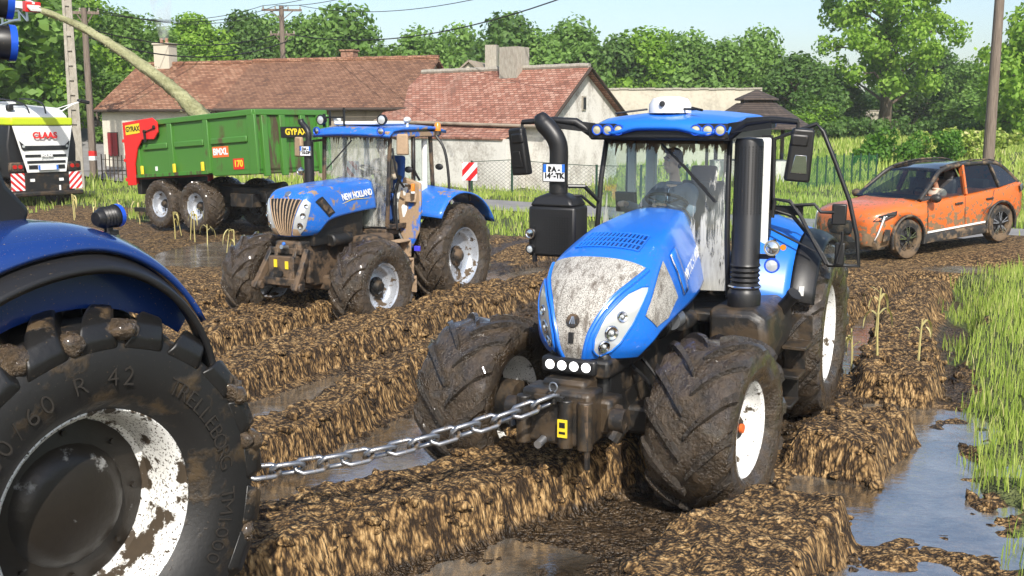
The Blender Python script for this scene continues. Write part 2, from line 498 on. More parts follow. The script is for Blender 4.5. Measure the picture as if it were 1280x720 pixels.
def soil_mat():
    t = NT('churned_soil_and_turf')
    geo = t.n('NewGeometry')
    pos = t.n('Mapping', {'Vector': geo.outputs['Position'], 'Scale': (1, 1, 0.30)}).outputs[0]
    wob = t.n('TexNoise', {'Vector': pos, 'Scale': 5.0, 'Detail': 3.0})
    p2 = t.n('MixRGB', {'Fac': 0.10, 'Color1': pos, 'Color2': wob.outputs['Color']}, blend_type='ADD').outputs[0]
    def vor(scale, rnd=1.0):
        return t.n('TexVoronoi', {'Vector': p2, 'Scale': scale, 'Randomness': rnd})
    v1 = vor(19.0); v2 = vor(44.0)
    g1 = t.n('SeparateColor', {0: v1.outputs['Color']}).outputs[0]
    g2 = t.n('SeparateColor', {0: v2.outputs['Color']}).outputs[1]
    d = t.math('ADD', t.math('MULTIPLY', v1.outputs['Distance'], 0.8), t.math('MULTIPLY', v2.outputs['Distance'], 0.55))
    n = t.noise(7, 6, 0.7, p2)
    tone = t.math('ADD', t.math('ADD', t.math('MULTIPLY', g1, 0.26), t.math('MULTIPLY', g2, 0.20)), t.math('MULTIPLY', n, 0.80))
    tone = t.math('SUBTRACT', tone, t.math('MULTIPLY', t.math('MAXIMUM', t.math('SUBTRACT', d, 0.40), 0.0), 0.85))
    dry = t.ramp(tone, [(0.20, (0.028, 0.016, 0.007)), (0.36, (0.105, 0.061, 0.024)), (0.54, (0.265, 0.160, 0.064)), (0.82, (0.50, 0.335, 0.155))])
    wet = t.ramp(tone, [(0.20, (0.020, 0.013, 0.007)), (0.55, (0.080, 0.052, 0.027)), (0.85, (0.17, 0.115, 0.065))])
    wetm = t.n('Attribute', attribute_name='wet').outputs['Fac']
    grs = t.n('Attribute', attribute_name='grass').outputs['Fac']
    wm = t.ramp(t.math('ADD', wetm, t.math('MULTIPLY', t.math('SUBTRACT', t.noise(2.5, 4, 0.6, pos), 0.5), 0.7)), [(0.35, 0.0), (0.65, 1.0)])
    soil = t.mix(wm, dry, wet)
    gcol = t.ramp(t.noise(2.0, 6, 0.7, pos), [(0.3, (0.045, 0.055, 0.018)), (0.55, (0.095, 0.115, 0.036)), (0.75, (0.16, 0.175, 0.070))])
    gm = t.ramp(t.math('ADD', grs, t.math('MULTIPLY', t.math('SUBTRACT', t.noise(3.0, 5, 0.65, pos), 0.5), 0.8)), [(0.42, 0.0), (0.58, 1.0)])
    col = t.mix(gm, soil, gcol)
    t.set_p(Base_Color=col, Roughness=t.n('MapRange', {'Value': wm, 'To Min': 0.9, 'To Max': 0.38}).outputs[0], Specular_IOR_Level=0.35)
    t.bump(t.math('ADD', t.math('MULTIPLY', d, -1.0), t.math('MULTIPLY', n, 0.8)), 0.9, 0.06)
    return t.m


def water_mat():
    t = NT('muddy_water')
    n = t.noise(5.0, 5, 0.6, t.co((1, 1.6, 1)))
    b = t.n('Bump', {'Height': n, 'Strength': 0.30, 'Distance': 0.02})
    tr = t.n('BsdfTransparent', {'Color': (0.80, 0.74, 0.64)})
    silt = t.ramp(t.noise(2.2, 6, 0.68, t.co((1, 1, 1), loc=(7, 2, 0)), 0.8), [(0.32, (0.10, 0.078, 0.052)), (0.48, (0.22, 0.185, 0.14)), (0.68, (0.36, 0.33, 0.28))])
    df = t.n('BsdfDiffuse', {'Color': silt})
    gl = t.n('BsdfGlossy', {'Color': (1, 1, 1), 'Roughness': 0.03, 'Normal': b.outputs[0]})
    fr = t.n('Fresnel', {'IOR': 1.40, 'Normal': b.outputs[0]})
    m0 = t.n('MixShader', {0: t.ramp(t.noise(0.9, 4, 0.6, t.co(loc=(1, 8, 0))), [(0.35, 0.22), (0.65, 0.62)]), 1: tr.outputs[0], 2: df.outputs[0]})
    m1 = t.n('MixShader', {0: t.math('ADD', t.math('MULTIPLY', fr.outputs[0], 0.46), 0.01, True), 1: m0.outputs[0], 2: gl.outputs[0]})
    t.t.links.new(m1.outputs[0], t.out.inputs[0])
    return t.m


def leaf_mat(name, stops, trans=0.42, rough=0.55, objvar=0.25):
    t = NT(name)
    isl = t.n('NewGeometry').outputs['Random Per Island']
    oi = t.n('ObjectInfo').outputs['Random']
    f = t.math('ADD', t.math('MULTIPLY', isl, 1 - objvar), t.math('MULTIPLY', oi, objvar))
    col = t.ramp(f, stops)
    t.set_p(Base_Color=col, Roughness=rough, Specular_IOR_Level=0.25)
    tl = t.n('BsdfTranslucent', {'Color': t.mix(1.0, col, (1.25, 1.3, 0.55), 'MULTIPLY')})
    mx = t.n('MixShader', {0: trans, 1: t.p.outputs[0], 2: tl.outputs[0]})
    t.t.links.new(mx.outputs[0], t.out.inputs[0])
    return t.m


M['soil'] = soil_mat(); M['water'] = water_mat()
M['leaf_mid'] = leaf_mat('tree_leaf_green', [(0.0, (0.081, 0.155, 0.032)), (0.5, (0.149, 0.27, 0.057)), (1.0, (0.241, 0.391, 0.098))])
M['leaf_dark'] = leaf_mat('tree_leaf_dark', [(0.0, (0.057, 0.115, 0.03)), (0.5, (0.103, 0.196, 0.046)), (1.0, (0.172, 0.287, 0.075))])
M['leaf_yellow'] = leaf_mat('tree_leaf_yellow_green', [(0.0, (0.115, 0.218, 0.025)), (0.5, (0.207, 0.368, 0.044)), (1.0, (0.322, 0.483, 0.075))])
M['grass'] = leaf_mat('grass_blade', [(0.0, (0.17, 0.26, 0.035)), (0.45, (0.29, 0.39, 0.070)), (0.9, (0.43, 0.50, 0.13)), (1.0, (0.55, 0.50, 0.24))], 0.3, 0.5, 0.0)
M['hedge'] = leaf_mat('hedge_leaf', [(0.0, (0.05, 0.14, 0.015)), (0.5, (0.11, 0.25, 0.03)), (1.0, (0.19, 0.34, 0.06))])
M['stalk'] = leaf_mat('maize_stalk', [(0.0, (0.40, 0.34, 0.12)), (1.0, (0.62, 0.55, 0.26))], 0.2, 0.6, 0.5)


def bark(name, a, b, st=(6, 6, 0.8)):
    t = NT(name); n = t.noise(2.0, 6, 0.65, t.co(st))
    t.set_p(Base_Color=t.ramp(n, [(0.3, a), (0.7, b)]), Roughness=0.85); t.bump(n, 0.6, 0.05)
    return t.m


M['bark'] = bark('tree_bark', (0.05, 0.038, 0.026), (0.17, 0.13, 0.09))
M['pole_wood'] = bark('grey_pole_wood', (0.10, 0.075, 0.055), (0.24, 0.19, 0.15), (14, 14, 0.7))
M['concrete'] = bark('pole_concrete', (0.25, 0.225, 0.18), (0.40, 0.37, 0.31), (5, 5, 2))


def plaster(name, base, dark, brick=None, scale=1.2, lo=0.40):
    t = NT(name)
    n1 = t.noise(scale, 6, 0.68, t.co((1, 1, 0.6))); n2 = t.noise(scale * 9, 5, 0.6)
    col = t.ramp(t.math('ADD', t.math('MULTIPLY', n1, 0.7), t.math('MULTIPLY', n2, 0.3)), [(lo - 0.06, dark), (lo + 0.10, base), (0.75, tuple(min(0.8, x * 1.12) for x in base))])
    if brick:
        msk = t.ramp(t.noise(0.55, 4, 0.6, t.co(loc=(brick, 3, 1))), [(0.66, 0.0), (0.68, 1.0)])
        col = t.mix(msk, col, t.mix(t.noise(12, 2), (0.22, 0.09, 0.05), (0.40, 0.22, 0.14)))
    t.set_p(Base_Color=col, Roughness=0.9); t.bump(n2, 0.35, 0.03)
    return t.m


def tiles(name, c1, c2, c3, ux, su, sv, moss=None, bumpd=0.05):
    """ux: (x,y,z) weights of the object axes running along the roof's rows; rows rise with Z"""
    t = NT(name)
    sp = t.n('SeparateXYZ', {0: t.co()})
    u = t.math('ADD', t.math('MULTIPLY', sp.outputs[0], ux[0] * su), t.math('MULTIPLY', sp.outputs[1], ux[1] * su))
    v = t.math('MULTIPLY', sp.outputs[2], sv)
    vec = t.n('CombineXYZ', {0: u, 1: v, 2: 0.0}).outputs[0]
    br = t.n('TexBrick', {'Vector': vec, 'Color1': (0, 0, 0), 'Color2': (1, 1, 1), 'Mortar': (0.5, 0.5, 0.5), 'Scale': 1.0, 'Mortar Size': 0.03, 'Bias': 0.0, 'Brick Width': 0.5, 'Row Height': 0.25})
    nz = t.noise(0.9, 5, 0.65, t.co((1, 1, 0.5)))
    f = t.math('ADD', t.math('MULTIPLY', t.n('SeparateColor', {0: br.outputs['Color']}).outputs[0], 0.42), t.math('MULTIPLY', nz, 0.72))
    col = t.ramp(f, [(0.22, c1), (0.50, c2), (0.80, c3)])
    col = t.mix(t.math('MULTIPLY', br.outputs['Fac'], 0.75), col, tuple(x * 0.3 for x in c1))
    if moss:
        col = t.mix(t.ramp(t.noise(0.5, 5, 0.7, t.co((1, 1, 0.25), loc=(3, 9, 1))), [(0.55, 0.0), (0.72, 0.6)]), col, moss)
    t.set_p(Base_Color=col, Roughness=0.85)
    t.bump(t.math('SUBTRACT', t.math('FRACT', t.math('MULTIPLY', v, -4.0)), t.math('MULTIPLY', br.outputs['Fac'], 0.6)), 0.6, bumpd)
    return t.m
M['near_hub'] = dirty('hub_thick_with_mud', (0.25, 0.25, 0.24), 0.5, mud=(0.011, 0.0085, 0.006), lo=0.30, hi=0.36, scale=5, speck=0.8, bump=0.4, mudrough=0.4)
M['rubber_emboss'] = plain('raised_rubber_outline', (0.026, 0.022, 0.018), 0.55)
M['chain'] = dirty('weathered_chain_steel', (0.36, 0.37, 0.39), 0.35, metal=0.85, mud=(0.06, 0.042, 0.025), lo=0.56, hi=0.64, scale=14, bump=0.1)
M['rim_near'] = dirty('white_rim_heavily_spattered', (0.78, 0.78, 0.75), 0.42, mud=(0.032, 0.022, 0.012), lo=0.545, hi=0.585, scale=5.0, speck=1.3, bump=0.12)
M['mud_cake'] = wet_mud('caked_mud', (0.035, 0.023, 0.012), (0.135, 0.09, 0.048), 16)


# ------------------------------------------------------------------ camera, light
cam = bpy.data.cameras.new('camera'); camo = bpy.data.objects.new('camera', cam); COL.objects.link(camo)
camo.location = (0, 0, 3.4); camo.rotation_euler = (PI / 2 - math.atan(205 / 1300), 0, 0)
cam.sensor_width = 36; cam.lens = 36 * 1300 / 1280; cam.clip_end = 3000; cam.clip_start = 0.05
SC.camera = camo
SC.render.engine = 'CYCLES'
SC.cycles.max_bounces = 8; SC.cycles.volume_bounces = 2; SC.cycles.transparent_max_bounces = 12; SC.cycles.caustics_reflective = False; SC.cycles.caustics_refractive = False
SUN = V((0.12, -0.72, 0.63)).normalized()
w = bpy.data.worlds.new('World'); SC.world = w; w.use_nodes = True
wn = w.node_tree; bg = wn.nodes['Background']; sk = wn.nodes.new('ShaderNodeTexSky'); sk.sky_type = 'NISHITA'
sk.sun_disc = False; sk.sun_elevation = math.asin(SUN.z); sk.sun_rotation = math.atan2(SUN.x, SUN.y)
sk.air_density = 1.0; sk.dust_density = 2.0; sk.ozone_density = 1.2
wn.links.new(sk.outputs[0], bg.inputs[0]); bg.inputs[1].default_value = 0.15
sun = bpy.data.lights.new('sun', 'SUN'); suno = bpy.data.objects.new('sun', sun); COL.objects.link(suno)
sun.energy = 4.6; sun.angle = R(0.6); sun.color = (1.0, 0.95, 0.87)
suno.rotation_euler = (-SUN).to_track_quat('-Z', 'Y').to_euler()
SC.view_settings.view_transform = 'Standard'; SC.view_settings.look = 'None'; SC.view_settings.exposure = 0.35; SC.view_settings.gamma = 1.0

# ------------------------------------------------------------------ ground
T1F = (0.78, 9.50)          # the big tractor's front axle; tracks run along its heading


def track_co(x, y):
    rx = x - T1F[0]; ry = y - T1F[1]
    return 0.866 * rx - 0.5 * ry, -0.5 * rx - 0.866 * ry     # across, along (towards the viewer)


def road_mask(x, y):
    d = np.full(x.shape, 99.0)
    pts = [(-60, 82), (-33, 63), (-19, 51.5), (-8, 41.8), (-0.55, 35.5), (6, 30.3), (12.4, 25.8), (20, 20.5), (34, 12)]
    for (ax, ay), (bx, by) in list(zip(pts, pts[1:])) + [((-20.5, 53.5), (-26, 66))]:
        ux, uy = bx - ax, by - ay; t = np.clip(((x - ax) * ux + (y - ay) * uy) / (ux * ux + uy * uy), 0, 1)
        d = np.minimum(d, np.hypot(x - ax - ux * t, y - ay - uy * t))
    return d


def band(v, a, b, s):
    return sstep(a - s, a + s, v) * (1 - sstep(b - s, b + s, v))


def tw(lat, fwd):           # track coordinates back to the field
    return (T1F[0] + 0.866 * lat - 0.5 * fwd, T1F[1] - 0.5 * lat - 0.866 * fwd)


def ring_poly(cx, cy, rx, ry, n=16):
    return [(cx + rx * math.cos(2 * PI * q / n), cy + ry * math.sin(2 * PI * q / n)) for q in range(n)]


PUDDLES = [       # level, outline
    (0.115, [tw(-2.95, -1.4), tw(-0.45, -1.4), tw(-1.3, 6.2), tw(-2.6, 6.2)]),
    (0.125, [tw(1.5, -4.2), tw(4.6, -4.2), tw(5.2, 5), tw(1.5, 5)]),
    (0.04, [tw(-0.3, 1.3), tw(1.35, 1.3), tw(1.35, 5.6), tw(-1.2, 5.6)]),
    (0.25, [tw(-0.1, -11.0), tw(1.6, -11.0), tw(1.7, -4.5), tw(0.2, -4.5)]),
    (0.33, ring_poly(-0.55, 21.3, 1.6, 2.0)),
    (0.37, ring_poly(-6.6, 24.6, 2.0, 3.2)),
    (0.60, ring_poly(8.95, 20.05, 1.15, 0.85)),
    (0.15, [tw(-4.75, -3.8), tw(-3.4, -3.8), tw(-3.1, 2.8), tw(-4.75, 2.8)]),
]


def poly_dist(poly, x, y):
    d = np.full(x.shape, 9.0)
    for (ax, ay), (bx, by) in zip(poly, poly[1:] + poly[:1]):
        ux, uy = bx - ax, by - ay; t = np.clip(((x - ax) * ux + (y - ay) * uy) / (ux * ux + uy * uy), 0, 1)
        d = np.minimum(d, np.hypot(x - ax - ux * t, y - ay - uy * t))
    return d


def ground(x, y, detail=True):
    """height, wetness, grass cover"""
    x = np.asarray(x, float); y = np.asarray(y, float)
    lat, fwd = track_co(x, y)
    wob = fbm(x * 0.55, y * 0.55, 3, 3) * 0.30
    l2 = lat + wob + fbm(x * 2.3, y * 2.3, 9, 3) * 0.17; f2 = fwd + fbm(x * 0.6, y * 0.6, 8, 3) * 0.3
    G = np.interp(y, [0, 10, 17, 22, 30, 50, 90, 140, 400], [0.40, 0.42, 0.50, 0.66, 0.60, 0.70, 2.0, 3.0, 6.0])
    F = np.interp(y, [0, 10, 13, 17, 20, 24, 30], [0.03, 0.03, 0.08, 0.15, 0.32, 0.40, 0.56])
    # churned zone: everything left of the wet edge and this side of the verge
    h = F.copy()
    s = 0.12
    r1b = 0.36 - 0.30 * np.clip(f2, -1, 5)
    ridge = np.zeros_like(h)
    ridge = np.maximum(ridge, band(l2, r1b - 1.05, r1b, s) * (1 - sstep(4.6, 5.6, f2)))
    r2b = -2.80 + 0.17 * np.clip(f2, -4, 4)
    ridge = np.maximum(ridge, band(l2, r2b - 0.72, r2b, s) * band(f2, -4.2, 7, 0.4))
    ridge = np.maximum(ridge, band(l2, -5.85, -4.75, s) * band(f2, -11, 3, 0.5))
    ridge = np.maximum(ridge, band(l2, -7.95, -6.6, s) * band(f2, -15, 2, 0.5))
    ridge = np.maximum(ridge, band(l2, -10.4, -9.0, s) * band(f2, -15, 2, 0.5) * 0.9)
    mr = np.interp(f2, [-13, -8.5, -4.4, 0, 4], [1.25, 1.35, 1.95, 2.02, 2.0])
    wid = np.interp(f2, [-13, -9, -4.4, 0, 3], [0.32, 0.36, 0.50, 0.42, 0.66])
    mm = band(l2, mr - wid, mr + wid, s) * np.maximum(np.maximum(band(f2, -11.6, -3.95, 0.14), band(f2, -2.55, -0.95, 0.14)), band(f2, 0.30, 6, 0.14))
    ridge = np.maximum(ridge, mm)
    top = G + 0.05
    h = h + (top - h) * ridge
    # rough ground further left and further back
    far = np.maximum(sstep(-8.2, -9.6, lat), sstep(-13.5, -16.5, fwd) * (1 - sstep(-1.5, -0.2, lat)))
    rough = G - 0.10 + fbm(x * 0.35, y * 0.35, 21, 4) * 0.55
    h = h * (1 - far) + rough * far
    # water holes
    for (px, py, rx, ry, dep) in ((-0.55, 21.3, 1.5, 1.9, 0.40), (-6.6, 24.6, 1.7, 2.8, 0.34)):
        q = ((x - px) / rx) ** 2 + ((y - py) / ry) ** 2
        h = h - dep * np.exp(-q * 1.1)
    # right of the tracks: shallow water, then grass rising
    e = np.interp(fwd, [-14, -10, -6, -3, 0, 2.5, 6], [1.7, 1.9, 2.6, 2.95, 3.5, 4.05, 4.5])
    side = sstep(2.30, 2.55, lat + 0.0 * wob) * sstep(-12.5, -11.5, fwd) + sstep(1.5, 1.9, lat) * (1 - sstep(-12.5, -11.5, fwd))
    side = np.clip(side, 0, 1) * (1 - 0.999 * mm)
    low = np.interp(fwd, [-13, -9, -6, -3, 6], [0.58, 0.42, 0.16, 0.05, 0.05])
    gh = low + 0.36 * fbm(x * 1.7, y * 1.7, 31, 3) * (1 - sstep(0, 1.2, lat - e)) * sstep(-5.5, -4.0, fwd) + (G - low) * sstep(0.0, 2.6, lat - e) + 0.08 * sstep(-0.2, 0.2, lat - e)
    h = h * (1 - side) + gh * side
    # track under the car
    rmk = 1 - sstep(1.9, 3.4, road_mask(x, y))
    h = h * (1 - rmk) + (G + 0.02) * rmk
    # hill on the left, behind the road
    h = h + 3.4 * sstep(48, 74, y) * sstep(-14, -30, x + 0.0 * y) + 1.6 * sstep(60, 95, y) * sstep(-5, -25, x)
    h = h + 0.6 * sstep(30, 60, y) * sstep(8, 20, x)
    gr = sstep(-0.12, 0.30, lat - e + fbm(x * 1.1, y * 1.1, 5, 3) * 1.5) * sstep(1.4, 1.7, lat)
    back = np.interp(x, [-40, -25, -14, -9, -3, 6], [44, 40, 37.5, 32.5, 29.3, 25.5])
    gr = np.maximum(gr, sstep(-0.4, 0.4, y - back + fbm(x * 0.7, y * 0.7, 6, 3) * 2.0))
    gr = np.maximum(gr, sstep(-30, -40, x))
    patch = sstep(0.17, 0.24, fbm(x * 0.45 + 3, y * 0.45, 41, 3)) * sstep(-7.5, -9, lat) * sstep(18, 24, y)
    gr = np.maximum(gr, patch * 0.9)
    if detail:
        d = fbm(x * 3.2, y * 3.2, 11, 4) * 0.16 + fbm(x * 11, y * 11, 12, 3) * 0.07
        h = h + d * (1 - 0.75 * gr) * (1 - rmk) * np.clip(1.1 - (y - 22) / 40, 0.25, 1) * (0.55 + 0.45 * ridge)
    # firm ground the car stands on, with a pool beside its front wheel
    ax, ay, bx, by = 8.0, 21.1, 10.9, 22.3; ux, uy = bx - ax, by - ay
    tt = ((x - ax) * ux + (y - ay) * uy) / (ux * ux + uy * uy); tc = np.clip(tt, 0, 1)
    dd = np.hypot(x - ax - ux * tc, y - ay - uy * tc); pw = 1 - sstep(1.2, 2.3, dd)
    h = h * (1 - pw) + (0.67 + 0.20 * np.clip(tt, -0.3, 1.2) + 0.25 * (h - F - 0.2) * 0.2) * pw
    h = h - 0.24 * np.exp(-(((x - 8.95) / 1.0) ** 2 + ((y - 20.05) / 0.75) ** 2) * 1.1)
    gr = gr * (1 - pw)
    for z, poly in PUDDLES:                    # low lips that hold each pool in
        px = [p[0] for p in poly]; py = [p[1] for p in poly]
        m = (x > min(px) - 1) & (x < max(px) + 1) & (y > min(py) - 1) & (y < max(py) + 1)
        if not m.any(): continue
        wgt = 1 - sstep(0.08, 0.40, poly_dist(poly, x[m], y[m])); hm = h[m]
        h[m] = np.where(hm < z + 0.03, hm + (z + 0.03 - hm) * wgt, hm)
    wet = np.clip(1.0 - (h - F) / 0.16, 0, 1) * (1 - far * 0.55)
    return h, wet, gr


def gz(x, y):
    return float(ground(np.array([x]), np.array([y]))[0][0])


def gapped(lo, hi, step, lo2, hi2, n_out, grow=1.13):
    c = np.arange(lo, hi + 1e-6, step); L = [c]
    s = step; v = lo; left = []
    while v > lo2: s *= grow; v -= s; left.append(v)
    s = step; v = hi; right = []
    while v < hi2: s *= grow; v += s; right.append(v)
    return np.concatenate([np.array(left[::-1]), c, np.array(right)])


xs = gapped(-9.0, 9.5, 0.045, -290, 290, 0, 1.10)
ys = gapped(5.6, 20.0, 0.042, -70, 480, 0, 1.035)
X, Y = np.meshgrid(xs, ys)
Hh, Wt, Gr = ground(X, Y)
nx, ny = len(xs), len(ys)
idx = np.arange(nx * ny).reshape(ny, nx)
F4 = np.stack([idx[:-1, :-1].ravel(), idx[:-1, 1:].ravel(), idx[1:, 1:].ravel(), idx[1:, :-1].ravel()], 1)
g = np_mesh('ground', np.stack([X.ravel(), Y.ravel(), Hh.ravel()], 1), F4, M['soil'], smooth=180, attrs={'wet': Wt.ravel(), 'grass': Gr.ravel()})
tag(g, kind='structure', label='churned brown mud field with deep wheel ruts turning to grass behind')


for z, poly in PUDDLES:
    mb = MB(); mb.add([(px, py, z) for px, py in poly], [tuple(range(len(poly)))])
    tag(mb.build('puddle', M['water'], smooth=0), kind='structure')


# ------------------------------------------------------------------ roads
def ribbon(name, pts, width, mat, lift, n=10, **kw):
    P = smooth_pts([(a, b, 0) for a, b in pts], n); vs = []; fs = []; K = 7
    for i, p in enumerate(P):
        t = (P[min(i + 1, len(P) - 1)] - P[max(i - 1, 0)]).normalized(); nrm = V((-t.y, t.x, 0))
        for k in range(K):
            q = p + nrm * width * (k / (K - 1) - 0.5)
            vs.append((q.x, q.y, 0))
    vs = np.array(vs)
    hz = ground(vs[:, 0], vs[:, 1], False)[0].reshape(-1, K)
    z = hz.mean(1, keepdims=True) * np.ones((1, K)) + lift
    vs[:, 2] = np.maximum(z, hz + 0.02).ravel()
    for i in range(len(P) - 1):
        for k in range(K - 1):
            fs.append((i * K + k, i * K + k + 1, (i + 1) * K + k + 1, (i + 1) * K + k))
    return np_mesh(name, vs, fs, mat, smooth=180)


def asphalt():
    t = NT('worn_asphalt'); n = t.noise(1.2, 6, 0.65); n2 = t.noise(60, 3)
    t.set_p(Base_Color=t.ramp(t.math('ADD', t.math('MULTIPLY', n, 0.7), t.math('MULTIPLY', n2, 0.3)), [(0.3, (0.16, 0.155, 0.15)), (0.7, (0.27, 0.26, 0.25))]), Roughness=0.85)
    t.bump(n2, 0.3, 0.01); return t.m


M['asphalt'] = asphalt()
road = ribbon('road', [(-60, 82), (-33, 63), (-19, 51.5), (-8, 41.8), (-0.55, 35.5), (6, 30.3), (12.4, 25.8), (20, 20.5), (34, 12)], 3.3, M['asphalt'], 0.035)
tag(road, kind='structure')
lane = ribbon('lane', [(-20.5, 53.5), (-22.5, 58), (-26, 66), (-27, 78)], 3.0, M['asphalt'], 0.09)
tag(lane, kind='structure')


# ------------------------------------------------------------------ grass
def grass_blades(name, x, y, hmin, hmax, wmin, wmax, seed, lean=0.25, dz=0.0):
    rg = np.random.default_rng(seed); n = len(x)
    z = ground(x, y)[0] + dz
    hgt = rg.uniform(hmin, hmax, n); wd = rg.uniform(wmin, wmax, n); a = rg.uniform(-0.9, 0.9, n)
    lx = rg.normal(0, lean, n) * hgt; ly = rg.normal(0, lean, n) * hgt
    ca, sa = np.cos(a), np.sin(a)
    base = np.stack([x, y, z - 0.02], 1); s = np.stack([ca, sa, np.zeros(n)], 1) * wd[:, None] / 2
    mid = base + np.stack([lx * 0.35, ly * 0.35, hgt * 0.6], 1); tip = base + np.stack([lx, ly, hgt], 1)
    v = np.stack([base - s, base + s, mid + s * 0.8, mid - s * 0.8, tip], 1).reshape(-1, 3)
    b = np.arange(n)[:, None] * 5
    f = np.concatenate([b + [0, 1, 2], b + [0, 2, 3], b + [3, 2, 4]], 0)
    o = np_mesh(name, v, f, M['grass'])
    return o


def scatter(x0, x1, y0, y1, n, seed, keep):
    rg = np.random.default_rng(seed)
    x = rg.uniform(x0, x1, n); y = rg.uniform(y0, y1, n)
    m = keep(x, y, rg.uniform(0, 1, n))
    return x[m], y[m]


def in_view(x, y, mar=1.5):
    return np.abs(x) < 0.52 * y + mar


def keep_grass(x, y, u):
    gg = ground(x, y, False)[2]
    cl = 0.5 + fbm(x * 1.6, y * 1.6, 77, 3) * 1.7
    return (gg * np.clip(cl + 0.25, 0.12, 1) > u + 0.1) & (road_mask(x, y) > 1.75) & in_view(x, y)


gx, gy = scatter(2.5, 14, 6, 20, 62000, 1, keep_grass)
tag(grass_blades('meadow_grass', gx, gy, 0.10, 0.30, 0.008, 0.016, 1, 0.14), 'bright green grass standing in the wet mud right of the ruts', 'grass', kind='stuff')
gx, gy = scatter(-26, 24, 20, 46, 90000, 2, keep_grass)
tag(grass_blades('verge_grass', gx, gy, 0.12, 0.34, 0.018, 0.036, 2, 0.2), 'rough green verge grass along the road and round the mud field', 'grass', kind='stuff')
gx, gy = scatter(-48, 52, 46, 95, 90000, 3, keep_grass)
tag(grass_blades('pasture_grass', gx, gy, 0.22, 0.60, 0.05, 0.10, 3, 0.22), 'tall pale pasture grass in front of the far trees', 'grass', kind='stuff')


# crumbled clods lying on and below the ridges
def clods(n, seed):
    rg = np.random.default_rng(seed)
    x = rg.uniform(-7.5, 6.2, n * 3); y = rg.uniform(5.8, 19, n * 3)
    h, wet, gr = ground(x, y)
    hx = ground(x + 0.12, y, False)[0]; hy = ground(x, y + 0.12, False)[0]; h0 = ground(x, y, False)[0]
    slope = np.hypot(hx - h0, hy - h0) / 0.12
    keep = (gr < 0.25) & (rg.uniform(0, 1, n * 3) < 0.10 + 0.75 * np.clip(slope, 0, 1)) & (np.abs(x) < 0.55 * y)
    x, y, h, wet = x[keep][:n], y[keep][:n], h[keep][:n], wet[keep][:n]; m = len(x)
    g_ = (1 + 5 ** 0.5) / 2
    iv = np.array([(-1, g_, 0), (1, g_, 0), (-1, -g_, 0), (1, -g_, 0), (0, -1, g_), (0, 1, g_), (0, -1, -g_), (0, 1, -g_), (g_, 0, -1), (g_, 0, 1), (-g_, 0, -1), (-g_, 0, 1)]) / 1.9
    it = np.array([(0, 11, 5), (0, 5, 1), (0, 1, 7), (0, 7, 10), (0, 10, 11), (1, 5, 9), (5, 11, 4), (11, 10, 2), (10, 7, 6), (7, 1, 8), (3, 9, 4), (3, 4, 2), (3, 2, 6), (3, 6, 8), (3, 8, 9), (4, 9, 5), (2, 4, 11), (6, 2, 10), (8, 6, 7), (9, 8, 1)])
    r = 0.018 + 0.062 * rg.uniform(0, 1, m) ** 2.6
    v = iv[None] * r[:, None, None] * rg.uniform(0.65, 1.3, (m, 12, 1)) * rg.uniform(0.7, 1.3, (m, 1, 3)) * np.array([1.15, 1.15, 0.7])
    a = rg.uniform(0, 6.28, m); ca, sa = np.cos(a)[:, None], np.sin(a)[:, None]
    vx = v[:, :, 0] * ca - v[:, :, 1] * sa; vy = v[:, :, 0] * sa + v[:, :, 1] * ca
    P = np.stack([vx + x[:, None], vy + y[:, None], v[:, :, 2] + (h + r * 0.15)[:, None]], 2).reshape(-1, 3)
    Fc = (np.arange(m)[:, None, None] * 12 + it[None]).reshape(-1, 3)
    o = np_mesh('mud_clods', P, Fc, M['soil'], smooth=180, attrs={'wet': np.repeat(wet, 12), 'grass': np.zeros(m * 12)})
    return tag(o, 'crumbled clods of brown mud strewn over the ridges and ruts', 'mud', kind='stuff')


clods(3800, 21)


# ------------------------------------------------------------------ foliage
def leaf_cloud(name, clumps, n, size, mats, parent, seed, flat=0.85, fill=0.55, up=0.25, midx=None):
    """leaf-sized faces spread through a set of clumps (centre, radius)"""
    rg = np.random.default_rng(seed)
    C = np.array([c for c, r in clumps], float); Rr = np.array([r for c, r in clumps], float)
    pr = Rr ** 2; pr /= pr.sum()
    k = rg.choice(len(clumps), n, p=pr)
    d = rg.normal(size=(n, 3)); d /= np.linalg.norm(d, axis=1, keepdims=True)
    rad = Rr[k] * (1 - fill * rg.uniform(0, 1, n) ** 1.8) * rg.uniform(0.85, 1.15, n)
    p = C[k] + d * rad[:, None] * np.array([1, 1, flat])
    nm = d + rg.normal(size=(n, 3)) * 0.65 + np.array([0, 0, up]); nm /= np.linalg.norm(nm, axis=1, keepdims=True)
    a = np.cross(nm, rg.normal(size=(n, 3))); a /= np.linalg.norm(a, axis=1, keepdims=True); b = np.cross(nm, a)
    s = size * rg.uniform(0.55, 1.25, n)[:, None]
    v = np.stack([p - a * s * 0.62, p + b * s * 0.42 + a * s * 0.05, p + a * s * 0.62, p - b * s * 0.42 - a * s * 0.05], 1).reshape(-1, 3)
    f = np.arange(n * 4).reshape(n, 4)
    return np_mesh(name, v, f, mats, parent)


def crown_clumps(seed, z0, z1, rad, n, rc, shape=1.0):
    rg = random.Random(seed); out = []
    for i in range(n):
        t = (i + rg.random()) / n
        z = z0 + (z1 - z0) * t
        prof = math.sin(PI * min(1, max(0.04, (t * 0.90 + 0.10)) ** shape)) ** 0.55
        a = rg.uniform(0, 2 * PI); r = rad * prof * math.sqrt(rg.uniform(0.1, 1.0)) * 0.85
        out.append(((r * math.cos(a), r * math.sin(a), z), rc * rg.uniform(0.65, 1.25)))
    return out


